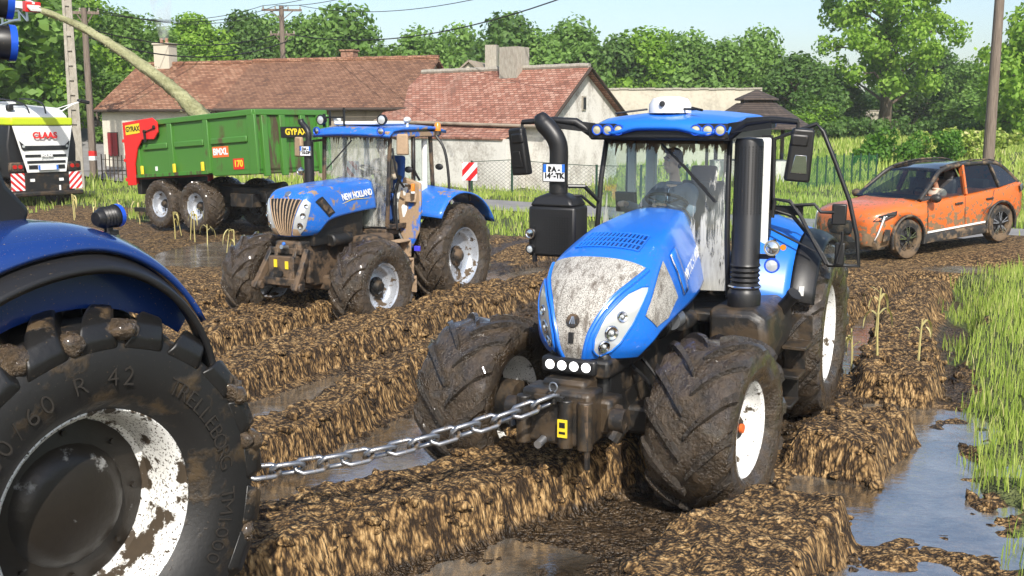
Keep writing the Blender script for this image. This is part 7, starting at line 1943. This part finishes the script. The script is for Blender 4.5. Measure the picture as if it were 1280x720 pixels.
# rear panel: wide at the top, narrow at the bottom, with dark slots
def rp(y, z): return V((-2.86 - 0.10 * (1 - abs(y) / 1.3) + 0.05 * (3.0 - z) * -1, y, z))
mb = MB(); mb.prism([rp(-1.10, 3.08), rp(1.10, 3.08), rp(0.72, 1.42), rp(-0.72, 1.42)], (-0.05, 0, 0)); rpo = mb.build('rear_panel', M['harv_white'], HV, smooth=0, bevel=0.02)
for k, (z, h_) in enumerate(((2.30, 0.16), (2.02, 0.09), (1.80, 0.09), (1.62, 0.14))):
    w_ = 0.72 + (z - 1.42) * 0.23 - 0.10; mb = MB(); mb.prism([rp(-w_, z - h_ / 2) + V((-0.055, 0, 0)), rp(w_, z - h_ / 2) + V((-0.055, 0, 0)), rp(w_, z + h_ / 2) + V((-0.055, 0, 0)), rp(-w_, z + h_ / 2) + V((-0.055, 0, 0))], (-0.012, 0, 0)); mb.build('slot', M['ink'], rpo, smooth=0)
for s in (1, -1): mb = MB(); mb.prism([rp(s * 0.60, 2.25) + V((-.055, 0, 0)), rp(s * 0.92, 2.55) + V((-.055, 0, 0)), rp(s * 0.86, 2.28) + V((-.055, 0, 0)), rp(s * 0.80, 2.22) + V((-.055, 0, 0))], (-0.03, 0, 0)); mb.mat(1).cyl(rp(s * 0.80, 2.36) + V((-.08, 0, 0)), rp(s * 0.80, 2.36) + V((-.11, 0, 0)), 0.05, n=10); mb.build('rear_lamp', [M['ink'], M['lamp_glass']], rpo, smooth=0)
zx = (rp(0, 3) - rp(0, 2)).normalized()
text_obj('CLAAS', 0.30, M['red'], 'lettering', rpo, rp(0, 2.74) + V((-0.065, 0, 0)), (0, -1, 0), zx, 0.004, bold=0.014)
text_obj('JAGUAR', 0.12, M['white'], 'lettering', rpo, rp(0, 2.02) + V((-0.075, 0, 0)), (0, -1, 0), zx, 0.003, bold=0.006)
mb = MB(); mb.box(rp(0, 1.60) + V((-0.09, 0, 0)), (0.02, 0.74, 0.17)); pl_ = mb.build('number_plate', M['plate'], rpo, smooth=0)
for s in (1, -1): mb = MB(); mb.box(rp(0, 1.60) + V((-0.102, s * 0.33, 0)), (0.005, 0.07, 0.16)); mb.build('blue_band', M['plate_blue'], pl_, smooth=0)
mb = MB(); mb.box((-2.80, 0, 1.05), (0.35, 2.1, 0.75)); mb.build('rear_frame', M['chassis'], HV, bevel=0.03)
for s in (1, -1):
    mb = MB(); mb.box((-2.90, s * 1.06, 1.62), (0.2, 0.52, 0.36)); tl = mb.build('lamp_housing', M['brown_mud'], HV, bevel=0.05)
    for y in (0.96, 1.16): mb = MB(); mb.cyl((-3.0, s * y, 1.64), (-3.03, s * y, 1.64), 0.075, n=12); mb.build('tail_lamp', M['red_lens'], tl)
    mb = MB(); mb.box((-2.98, s * 1.07, 1.10), (0.03, 0.48, 0.62)); mb.build('hazard_board', M['hazard2'] if s > 0 else M['hazard'], HV, smooth=0)
mb = MB(); mb.box((-3.02, 0, 0.66), (0.22, 2.6, 0.17)); mb.build('rear_bumper', M['black_mud'], HV, bevel=0.05)
mb = MB(); mb.box((-3.0, 0.55, 1.15), (0.03, 0.16, 0.10)); mb.box((-3.0, -0.52, 1.15), (0.03, 0.16, 0.10)); mb.box((-3.0, -0.45, 0.85), (0.03, 0.06, 0.18)); mb.build('reflector', M['white'], HV, smooth=0)
for s in (1, -1):
    wheel(HV, (-1.75, s * 1.0, 0.62), 0.66, 0.52, 0.34, s, tm2, M['rim_silver'], nl=16, lh=0.03, lw=0.06, n=40, hub_r=0.14)
    wheel(HV, (1.6, s * 1.25, 0.95), 1.0, 0.75, 0.48, s, tm2, M['rim_silver'], nl=18, lh=0.04, lw=0.08, n=40)
mb = MB(); mb.box((1.5, 0, 1.6), (2.0, 1.8, 1.2)); mb.box((1.6, 0, 0.95), (0.4, 2.2, 0.4)); mb.build('front_frame', M['chassis'], HV, bevel=0.05)
mb = MB(); mb.box((1.7, 0, 3.0), (1.5, 1.7, 1.6), top=(0.95, 0.95)); mb.build('cab', M['dark_glass'], HV, bevel=0.06)
mb = MB(); mb.box((1.7, 0, 3.9), (1.7, 1.8, 0.22)); mb.build('cab_roof', M['harv_white'], HV, bevel=0.06)
# deck rails, lamps, warning arm
mb = MB()
for s in (1, -1): mb.tube(smooth_pts([(-2.6, s * 0.30, 3.50), (-2.35, s * 0.35, 3.85), (-1.2, s * 0.55, 4.05), (0.0, s * 0.62, 4.1)], 4), 0.03, 6); 
mb.tube(smooth_pts([(-2.5, 0.9, 3.5), (-2.3, 0.9, 3.8), (-2.3, 0.35, 3.84)], 4), 0.03, 6); mb.build('deck_rail', M['ink'], HV)
mb = MB(); mb.tube([(-2.4, -0.8, 3.5), (-2.45, -1.4, 3.86), (-2.45, -1.75, 3.98)], 0.025, 6); mb.tube([(-2.4, -0.8, 3.7), (-2.45, -1.7, 3.98)], 0.018, 6); wa = mb.build('lamp_arm', M['white'], HV)
mb = MB(); mb.box((-2.45, -1.85, 3.98), (0.22, 0.42, 0.12), (0.2, 0, 0)); mb.build('arm_lamp', M['ink'], wa, bevel=0.03)
mb = MB(); mb.box((-2.5, 0.95, 3.72), (0.2, 0.22, 0.2)); mb.build('deck_lamp', M['ink'], HV, bevel=0.04)
# discharge spout: world points brought into the machine's own frame
Mi = (Matrix.Translation(V(HV.location)) @ Matrix.Rotation(AH, 4, 'Z')).inverted()
sp = smooth_pts([Mi @ V(p) for p in ((-20.3, 40.4, 3.9), (-20.1, 39.8, 5.2), (-19.0, 38.0, 6.35), (-17.4, 35.9, 6.95), (-15.7, 33.8, 7.06), (-14.45, 32.25, 6.86))], 5)
mb = MB(); mb.tube(sp, [0.24 - 0.09 * k / (len(sp) - 1) for k in range(len(sp))], 4); so_ = mb.build('spout', M['harv_white'], HV, smooth=30)
mb = MB()
for k in range(1, len(sp) - 1, 2): mb.bar(sp[k] + V((0, 0, -0.12)), sp[min(k + 2, len(sp) - 1)] + V((0, 0, -0.42 if k % 4 == 1 else -0.12)), 0.05, 0.05); mb.bar(sp[k] + V((0, 0, -0.12)), sp[k] + V((0, 0, -0.42)), 0.05, 0.05)
mb.tube([p + V((0, 0, -0.42)) for p in sp[:-4]], 0.045, 6); mb.build('spout_brace', M['steel'], so_)
e0 = sp[-1]; ed = (sp[-1] - sp[-3]).normalized()
mb = MB(); mb.bar(e0 + V((0, 0, 0.08)), e0 + ed * 0.55 + V((0, 0, -0.05)), 0.36, 0.06); mb.bar(e0 - ed * 0.6 + V((0, 0, 0.22)), e0 + ed * 0.2 + V((0, 0, 0.14)), 0.06, 0.06); mb.build('spout_flap', M['harv_white'], so_)
mb = MB(); mb.box(e0 - ed * 0.05 + V((0, 0, 0.02)), (0.34, 0.44, 0.30), ed.to_track_quat('X', 'Z').to_matrix()); mb.build('red_collar', M['red'], so_, bevel=0.02)


def chaff_mat():
    t = NT('flying_chaff'); n = t.noise(1.0, 6, 0.7, t.co((9, 9, 9))); n2 = t.noise(1.0, 4, 0.6, t.co((1.2, 1.2, 5)))
    t.set_p(Base_Color=t.ramp(t.math('ADD', t.math('MULTIPLY', n, 0.5), t.math('MULTIPLY', n2, 0.5)), [(0.32, (0.15, 0.15, 0.065)), (0.55, (0.33, 0.33, 0.18)), (0.75, (0.48, 0.47, 0.29))]), Roughness=0.95)
    t.bump(n, 0.8, 0.08); return t.m


cp = smooth_pts([(-14.15, 32.05, 6.78), (-12.65, 31.35, 6.22), (-10.95, 30.55, 5.28), (-9.6, 29.85, 4.40), (-8.75, 29.45, 3.65), (-8.2, 29.2, 3.0)], 6)
rr = [interp(k / (len(cp) - 1), [0, .3, .7, 1], [0.085, 0.13, 0.20, 0.30]) for k in range(len(cp))]
mb = MB(); mb.tube(cp, rr, 14)
rg = random.Random(4)
for k, v_ in enumerate(mb.v):
    i = k; k = k // 14; q = V(v_) - cp[min(k, len(cp) - 1)]
    mb.v[i] = tuple(cp[min(k, len(cp) - 1)] + q * rg.uniform(0.80, 1.18))
for k in range(900):          # loose bits flying round the stream
    i = rg.randrange(1, len(cp) - 1); r_ = rr[i]; q = V((rg.gauss(0, 1), rg.gauss(0, 1), rg.gauss(0, 1))).normalized() * r_ * rg.uniform(0.95, 1.75) + V((0, 0, -0.25 * r_ * rg.random()))
    c_ = cp[i].lerp(cp[i + 1], rg.random()) + q; e_ = V((rg.gauss(0, 1), rg.gauss(0, 1), rg.gauss(0, 1))).normalized() * rg.uniform(0.015, 0.04); f_ = e_.cross(V((rg.random(), rg.random(), rg.random()))).normalized() * 0.014
    mb.add([c_ - e_, c_ + f_, c_ + e_, c_ - f_], [(0, 1, 2, 3)])
st_ = mb.build('chaff_stream', chaff_mat(), None, smooth=180); tag(st_, 'arching stream of chopped green maize falling into the trailer', 'chaff', kind='stuff')

# ------------------------------------------------------------------ muddy orange car
M['orange'] = dirty('orange_car_paint', (0.72, 0.145, 0.018), 0.28, mud=(0.15, 0.10, 0.055), lo=0.575, hi=0.61, scale=10.0, coat=0.5, speck=1.35, zfade=(0.10, 0.85), bump=0.1)
M['car_mud'] = dirty('car_trim_caked_in_mud', (0.02, 0.02, 0.02), 0.5, mud=(0.125, 0.086, 0.050), lo=0.50, hi=0.62, scale=5, speck=0.8, bump=0.2)
M['gloss_black'] = dirty('gloss_black_paint', (0.008, 0.008, 0.009), 0.12, mud=(0.2, 0.13, 0.07), lo=0.66, hi=0.72, scale=3, coat=0.8, speck=0.4, bump=0.03)
M['car_tyre'] = dirty('car_tyre_muddy', (0.02, 0.02, 0.02), 0.6, mud=(0.105, 0.072, 0.042), lo=0.42, hi=0.54, scale=5, speck=0.7, bump=0.3)
M['interior'] = plain('dark_car_interior', (0.03, 0.03, 0.033), 0.8)
cfw, crw = V((8.02, 21.2, 0.70)), V((10.42, 22.45, 0.90))
hd_ = (cfw - crw); CAR = empty('car', (0, 0, 0))
sideL = V((-hd_.y, hd_.x, 0)).normalized(); fwd_ = hd_.normalized(); up_c = fwd_.cross(sideL)
CAR.rotation_euler = Matrix((fwd_, sideL, up_c)).transposed().to_euler(); CAR.location = cfw - sideL * 0.80; CAR.scale = (1.03, 1.03, 1.07)
tag(CAR, 'muddy orange car with black roof standing half in a puddle', 'car')
WB = 2.70
def rings():
    #   x,   zb,   w,    zs,   zbelt, ztop
    st = [(0.90, 0.34, 0.56, 0.62, 0.78, 0.82), (0.84, 0.26, 0.72, 0.64, 0.85, 0.90), (0.70, 0.22, 0.83, 0.68, 0.90, 0.97), (0.40, 0.22, 0.90, 0.74, 0.95, 1.03), (0.0, 0.22, 0.92, 0.74, 0.95, 1.05), (-0.38, 0.22, 0.92, 0.76, 0.98, 1.09),
          (-0.55, 0.22, 0.92, 0.76, 1.00, 1.02), (-1.2, 0.22, 0.925, 0.76, 1.02, 1.03), (-2.0, 0.22, 0.925, 0.78, 1.05, 1.05), (-2.6, 0.22, 0.93, 0.80, 1.08, 1.08), (-3.0, 0.24, 0.925, 0.82, 1.11, 1.11), (-3.30, 0.30, 0.89, 0.84, 1.13, 1.13), (-3.48, 0.40, 0.82, 0.85, 1.12, 1.12), (-3.56, 0.52, 0.70, 0.85, 1.04, 1.05)]
    out = []
    for x, zb, w, zs, zbe, zt in st:
        half = [(0.62 * w, zb), (0.93 * w, zb + 0.05), (1.0 * w, zb + 0.20), (0.985 * w, zs - 0.10), (1.0 * w, zs), (0.965 * w, zbe - 0.03), (0.90 * w, zbe + (zt - zbe) * 0.35), (0.55 * w, zt)]
        out.append([V((x, -y, z)) for y, z in half] + [V((x, y, z)) for y, z in half[::-1]])
    return out
mb = MB(); mb.loft(rings()); body_o = mb.build('body', M['orange'], CAR, smooth=38)
for xw in (0.0, -WB):
    mbc = MB(); mbc.cyl((xw, -1.2, 0.36), (xw, 1.2, 0.36), 0.43, n=36); cut = mbc.build('arch_cutter', M['interior'], None)
    cut.matrix_world = CAR.matrix_basis.copy()
    bpy.context.view_layer.update()
    md = body_o.modifiers.new('cut', 'BOOLEAN'); md.object = cut; md.operation = 'DIFFERENCE'; md.solver = 'EXACT'
    dg = bpy.context.evaluated_depsgraph_get(); dg.update()
    me = bpy.data.meshes.new_from_object(body_o.evaluated_get(dg)); body_o.modifiers.clear(); body_o.data = me
    bpy.data.objects.remove(cut)
# wheel housings, arches, wheels
for xw in (0.0, -WB):
    for s in (1, -1):
        mb = MB(); mb.tube([(xw + 0.445 * math.cos(a), s * 0.915, 0.36 + 0.445 * math.sin(a)) for a in [R(-18 + 216 * k / 22) for k in range(23)]], 0.042, 8, flat=0.7); mb.build('wheel_arch', M['car_mud'], body_o)
        w_ = MB(); w_.cyl((0, -s * 0.12, 0), (0, s * 0.02, 0), 0.15, n=16); wo = w_.build('wheel', M['interior'], CAR); wo.location = (xw, s * 0.82, 0.36)
        mb = MB(); mb.lathe([(0.245, -0.10), (0.31, -0.12), (0.36, -0.105), (0.376, -0.06), (0.378, 0), (0.376, 0.06), (0.36, 0.105), (0.31, 0.12), (0.245, 0.10)], (0, 0, 0), (0, 1, 0), 40); mb.build('tyre', M['car_tyre'], wo, smooth=50)
        mb = MB(); mb.lathe([(0.250, 0.085), (0.255, 0.10), (0.240, 0.105), (0.228, 0.07), (0.225, -0.09)], (0, 0, 0), (0, s, 0), 36)
        mb.lathe([(0.0, 0.02), (0.225, 0.0)], (0, 0, 0), (0, s, 0), 30)
        ro = mb.build('rim', M['car_mud'], wo, smooth=50)
        for k in range(5):
            for dk in (-0.16, 0.16):
                a = 2 * PI * k / 5 + 0.3; a1 = a + dk * 0.55; a2 = a + dk * 1.05
                sb = MB(); sb.bar((0.05 * math.cos(a1), s * 0.085, 0.05 * math.sin(a1)), (0.236 * math.cos(a2), s * 0.085, 0.236 * math.sin(a2)), 0.022, 0.03, up=(0, 1, 0)); sb.build('spoke', M['chrome'], ro, smooth=0)
        mb = MB(); mb.cyl((0, s * 0.07, 0), (0, s * 0.10, 0), 0.045, n=14); mb.build('hub_cap', M['ink'], ro)
mb = MB(); mb.box((0.0, 0, 0.62), (0.85, 1.3, 0.5)); mb.box((-WB, 0, 0.62), (0.85, 1.3, 0.5)); mb.box((-1.35, 0, 0.30), (2.2, 1.7, 0.16)); mb.build('underbody', M['interior'], CAR)
for s in (1, -1):
    mb = MB(); mb.loft([[V((x, s * y, z)) for y, z in ((0.80, 0.20), (0.935, 0.22), (0.945, 0.36), (0.925, 0.40), (0.80, 0.40))] for x in (-0.46, -2.24)]); mb.build('sill', M['car_mud'], CAR, bevel=0.01)
    mb = MB(); mb.bar((-0.52, s * 0.935, 0.43), (-2.2, s * 0.938, 0.45), 0.012, 0.035, up=(0, 0, 1)); mb.build('sill_strip', M['white'], CAR, smooth=0)
    for x in (-0.55, -1.62, -2.52): 
        mb = MB(); mb.tube([(x, s * 0.918, 0.42), (x + 0.01, s * 0.924, 0.75), (x - 0.02, s * 0.895, 1.0)] if x > -2 else [(-2.16, s * 0.925, 0.62), (-2.40, s * 0.926, 0.80), (-2.50, s * 0.905, 1.05)], 0.008, 5); mb.build('door_seam', M['ink'], body_o)
    for x in (-1.42, -2.34): mb = MB(); mb.box((x, s * 0.935, 0.90), (0.21, 0.035, 0.035)); mb.build('door_handle', M['car_mud'], CAR, bevel=0.012)
    # pillars and roof edge
    A0, A1, B0, B1, C0, C1, D1 = (-0.42, s * 0.82, 1.05), (-1.22, s * 0.66, 1.555), (-1.66, s * 0.87, 1.04), (-1.78, s * 0.665, 1.60), (-2.68, s * 0.87, 1.09), (-2.62, s * 0.66, 1.57), (-3.40, s * 0.76, 1.12)
    mb = MB(); mb.tube(smooth_pts([A0, (-0.85, s * 0.745, 1.34), A1, (-1.80, s * 0.675, 1.61), C1, (-3.02, s * 0.655, 1.47), D1], 4), 0.042, 8); pil = mb.build('roof_frame', M['car_mud'], CAR, smooth=60)
    mb = MB(); mb.bar(B0, B1, 0.10, 0.05); mb.build('centre_pillar', M['orange'], CAR, smooth=0); mb = MB(); mb.bar(C0, C1, 0.06, 0.05); mb.build('rear_pillar', M['car_mud'], CAR, smooth=0)
    mb = MB(); mb.add([V(C0), V(D1) , (-3.02, s * 0.655, 1.45), V(C1)], [(0, 1, 2, 3)]); mb.build('quarter_panel', M['gloss_black'], CAR, smooth=0, solid=0.02)
    mb = MB(); mb.add([(-0.62, s * 0.86, 1.04), (-1.63, s * 0.868, 1.05), (-1.74, s * 0.74, 1.40), (-1.52, s * 0.74, 1.385)], [(0, 1, 2, 3)]); mb.build('front_side_window', M['car_glass'], CAR, smooth=0)
    mb = MB(); mb.add([(-1.72, s * 0.87, 1.05), V(C0), V(C1), V(B1)], [(0, 1, 2, 3)]); mb.build('rear_side_window', M['car_glass'], CAR, smooth=0)
    mb = MB(); mb.ball((-0.62, s * 1.04, 1.08), (0.09, 0.12, 0.085), 12, 8); mb.bar((-0.62, s * 0.88, 1.03), (-0.62, s * 1.0, 1.05), 0.05, 0.05); mb.build('wing_mirror', M['car_mud'], CAR)
    mb = MB(); mb.tube(smooth_pts([(-1.25, s * 0.60, 1.60), (-1.9, s * 0.61, 1.665), (-2.7, s * 0.60, 1.63), (-3.05, s * 0.58, 1.53)], 4), 0.018, 6); mb.build('roof_rail', M['car_mud'], CAR)
    # headlight, fang lamp, side grille, tail lamp
    mb = MB(); mb.prism([(0.70, s * 0.66, 0.83), (0.62, s * 0.795, 0.86), (0.30, s * 0.925, 0.93), (0.32, s * 0.925, 0.85), (0.58, s * 0.885, 0.77), (0.74, s * 0.74, 0.75)], (0.05, s * 0.02, 0.012)); hl = mb.build('headlight', M['dark_glass'], CAR, smooth=0, bevel=0.008)
    for k in range(3): mb = MB(); mb.ball((0.735 - 0.10 * k, s * (0.745 + 0.055 * k), 0.80 + 0.02 * k), (0.03, 0.035, 0.028), 10, 6); mb.build('reflector', M['chrome'], hl)
    mb = MB(); mb.tube([(0.62, s * 0.90, 0.86), (0.68, s * 0.885, 0.72), (0.76, s * 0.85, 0.52), (0.80, s * 0.81, 0.42)], [0.02, 0.018, 0.014, 0.006], 6); mb.build('fang_lamp', M['white'], CAR)
    mb = MB(); mb.prism([(0.60, s * 0.90, 0.62), (0.48, s * 0.925, 0.60), (0.50, s * 0.92, 0.40), (0.66, s * 0.885, 0.38)], (0.02, s * 0.015, 0)); mb.build('corner_grille', M['car_mud'], CAR, smooth=0, bevel=0.01)
    mb = MB(); mb.prism([(-3.30, s * 0.90, 0.95), (-3.50, s * 0.80, 0.96), (-3.50, s * 0.80, 1.08), (-3.28, s * 0.89, 1.06)], (0, s * 0.03, 0)); mb.build('tail_lamp', M['gloss_black'], CAR, smooth=0)
# front
mb = MB(); mb.grid(lambda i, j: V((0.905 - 0.16 * (2 * i - 1) ** 2 + 0.02 * math.sin(PI * j), (2 * i - 1) * 0.62 * (1 - 0.1 * (1 - j)), 0.50 + 0.27 * j)), 14, 6); gr2 = mb.build('grille', M['car_mud'], CAR, solid=0.03)
for k in range(5): mb = MB(); mb.tube([(0.935 - 0.16 * (y / 0.62) ** 2, y, 0.54 + 0.05 * k) for y in [-0.56 + 0.112 * i for i in range(11)]], 0.011, 5); mb.build('grille_bar', M['ink'], gr2)
mb = MB(); mb.loft([[V((x, y, z)) for x, z in ((0.93 - 0.20 * (y / 0.8) ** 2, 0.46), (0.96 - 0.20 * (y / 0.8) ** 2, 0.36), (0.90 - 0.20 * (y / 0.8) ** 2, 0.22), (0.7 - 0.2 * (y / .8) ** 2, 0.22), (0.7 - 0.2 * (y / .8) ** 2, 0.46))] for y in [-0.80 + 0.16 * k for k in range(11)]]); mb.build('bumper', M['car_mud'], CAR, bevel=0.01)
mb = MB(); mb.box((0.955, 0, 0.42), (0.012, 0.50, 0.11)); mb.build('number_plate', M['car_mud'], CAR, smooth=0)
# screen, roof, tailgate glass
def wsc(i, j):
    y = (2 * i - 1); a_, b_ = V((-0.36, 0.80 * y, 1.075)), V((-1.20, 0.645 * y, 1.545)); p = a_.lerp(b_, j); p.x += 0.10 * (1 - y * y) * (1 - 0.3 * j); return p
mb = MB(); mb.grid(wsc, 12, 8); mb.build('windscreen', M['car_glass'], CAR, smooth=180)
mb = MB(); mb.grid(lambda i, j: V((-1.12 - 0.06 * (2 * i - 1) ** 2 - 1.95 * j, 0.655 * (2 * i - 1), interp(j, [0, .3, .7, 1], [1.555, 1.635, 1.605, 1.49]) - 0.035 * (2 * i - 1) ** 2)), 12, 10); mb.build('roof', M['gloss_black'], CAR, smooth=180, solid=0.03, off=-1)
mb = MB(); mb.add([(-3.06, -0.60, 1.46), (-3.06, 0.60, 1.46), (-3.47, 0.70, 1.11), (-3.47, -0.70, 1.11)], [(0, 1, 2, 3)]); mb.build('rear_window', M['car_glass'], CAR, smooth=0)
mb = MB(); mb.box((-3.02, 0, 1.50), (0.28, 1.15, 0.04), (0, -0.18, 0)); mb.build('spoiler', M['gloss_black'], CAR, bevel=0.015)
# seats and dash
for y in (0.36, -0.36):
    mb = MB(); mb.box((-1.45, y, 0.72), (0.5, 0.48, 0.2)); mb.box((-1.72, y, 1.02), (0.14, 0.46, 0.60), (0, -0.2, 0)); mb.box((-1.80, y, 1.38), (0.09, 0.24, 0.17), (0, -0.2, 0)); mb.build('seat', plain('grey_car_seat', (0.10, 0.10, 0.105), 0.8) if y > 0 else M['shirt_tan'], CAR, bevel=0.04)
mb = MB(); mb.box((-0.70, 0, 1.0), (0.45, 1.5, 0.16)); mb.box((-2.55, 0, 0.95), (0.2, 1.4, 0.6)); mb.build('dashboard', M['interior'], CAR, bevel=0.04)
mb = MB(); mb.tube([V((-0.98 + 0.06 * math.cos(q), 0.36 + 0.175 * math.sin(q), 1.06 + 0.165 * math.cos(q))) for q in [2 * PI * k / 20 for k in range(20)]], 0.015, 6, closed=True); mb.build('steering_wheel', M['ink'], CAR)
mc = CAR.rotation_euler.to_matrix()
pd = person('person', V(CAR.location) + mc @ V((-1.48, 0.36, 0.72)), 0, [(0.44, -0.16, 0.36), (0.44, 0.17, 0.36)], 'dark haired person in a cream shirt at the wheel of the orange car', M['shirt_cream'], M['hair_black'], M['skin2'], look=0.5)
pd.rotation_euler = CAR.rotation_euler; pd.scale = (0.92, 0.92, 0.90)

# ------------------------------------------------------------------ maize stubs and stalks
def stalk(h, seed, broken):
    rg_ = random.Random(seed); mb = MB()
    tip = V((rg_.uniform(-.05, .05), rg_.uniform(-.05, .05), h)); mb.tube([(0, 0, -0.05), tip * 0.5 + V((0.01, 0, 0)), tip], [0.017, 0.014, 0.010], 6)
    for k in range(3):
        b = tip * rg_.uniform(0.55, 1.0); a = rg_.uniform(0, 6.28); L = h * rg_.uniform(0.35, 0.7)
        d = V((math.cos(a), math.sin(a), 0)); pts = [b, b + d * L * 0.3 + V((0, 0, L * 0.22)), b + d * L * 0.55 - V((0, 0, L * 0.05)), b + d * L * 0.62 - V((0, 0, L * 0.5))]
        sd = V((-d.y, d.x, 0)) * 0.022
        P = smooth_pts(pts, 3); vs = []
        for i, p in enumerate(P): w_ = math.sin(PI * (0.12 + 0.86 * i / (len(P) - 1))); vs += [p - sd * w_, p + sd * w_]
        mb.add(vs, [(2 * i, 2 * i + 1, 2 * i + 3, 2 * i + 2) for i in range(len(P) - 1)])
    if broken: mb.tube([tip, tip + V((0.10, 0.03, -0.02)), tip + V((0.19, 0.05, -h * 0.9))], [0.012, 0.012, 0.010], 6)
    return mb.build('maize_stalk', M['stalk'], None)


spots = [(4.45, 13.3, 0.62, 'leaning maize stalk at the left edge of the mud ridge by the rear wheel'), (4.95, 13.9, 0.68, 'tallest maize stalk at the back of the group on the right mud ridge'), (4.62, 12.85, 0.56, 'maize stalk in front of the others on the right mud ridge'), (5.08, 12.7, 0.54, 'rightmost maize stalk on the right mud ridge'),
         (-12.9, 30.6, 0.75, 'leftmost pale stub in the row left of the blue ringed lamp'), (-12.2, 30.5, 0.72, 'second pale stub in the row left of the blue ringed lamp'), (-11.5, 30.3, 0.76, 'third pale stub in the row left of the blue ringed lamp'), (-10.9, 30.4, 0.72, 'rightmost pale stub in the row left of the blue ringed lamp'),
         (-8.15, 26.6, 0.8, 'broken stub below the rear trailer wheel, the taller one'), (-7.75, 26.3, 0.62, 'broken stub bent over between the trailer wheels'), (-8.75, 26.9, 0.7, 'left stub beside the rear trailer wheel'), (-11.2, 34.2, 1.1, 'tall bent maize stalk left of the trailer tail'), (-6.5, 24.3, 0.75, 'upright stub in the grass tuft beside the trailer wheels'), (-6.0, 24.0, 0.6, 'slanting stub behind the muddy tractor front wheel')]
for i, (x, y, h, lab) in enumerate(spots):
    o = stalk(h, i + 3, 4 <= i and i % 2 == 0); o.location = (x, y, gz(x, y)); o.rotation_euler = (0, 0, i * 1.3)
    tag(o, lab, 'maize plant', 'maize stalks and stubs left in the mud')


# ------------------------------------------------------------------ air
def air():
    t = NT('air')
    for nd in list(t.t.nodes):
        if nd.type == 'BSDF_PRINCIPLED': t.t.nodes.remove(nd)
    pv_ = t.n('VolumePrincipled', {'Color': (0.90, 0.95, 1.0), 'Density': 0.0004, 'Anisotropy': 0.0})
    t.t.links.new(pv_.outputs[0], t.out.inputs['Volume']); return t.m


mb = MB(); mb.box((0, 230, 12.0), (680, 640, 32)); tag(mb.build('haze', air(), None, smooth=0), 'thin summer haze lying over the whole scene', 'haze', kind='stuff')
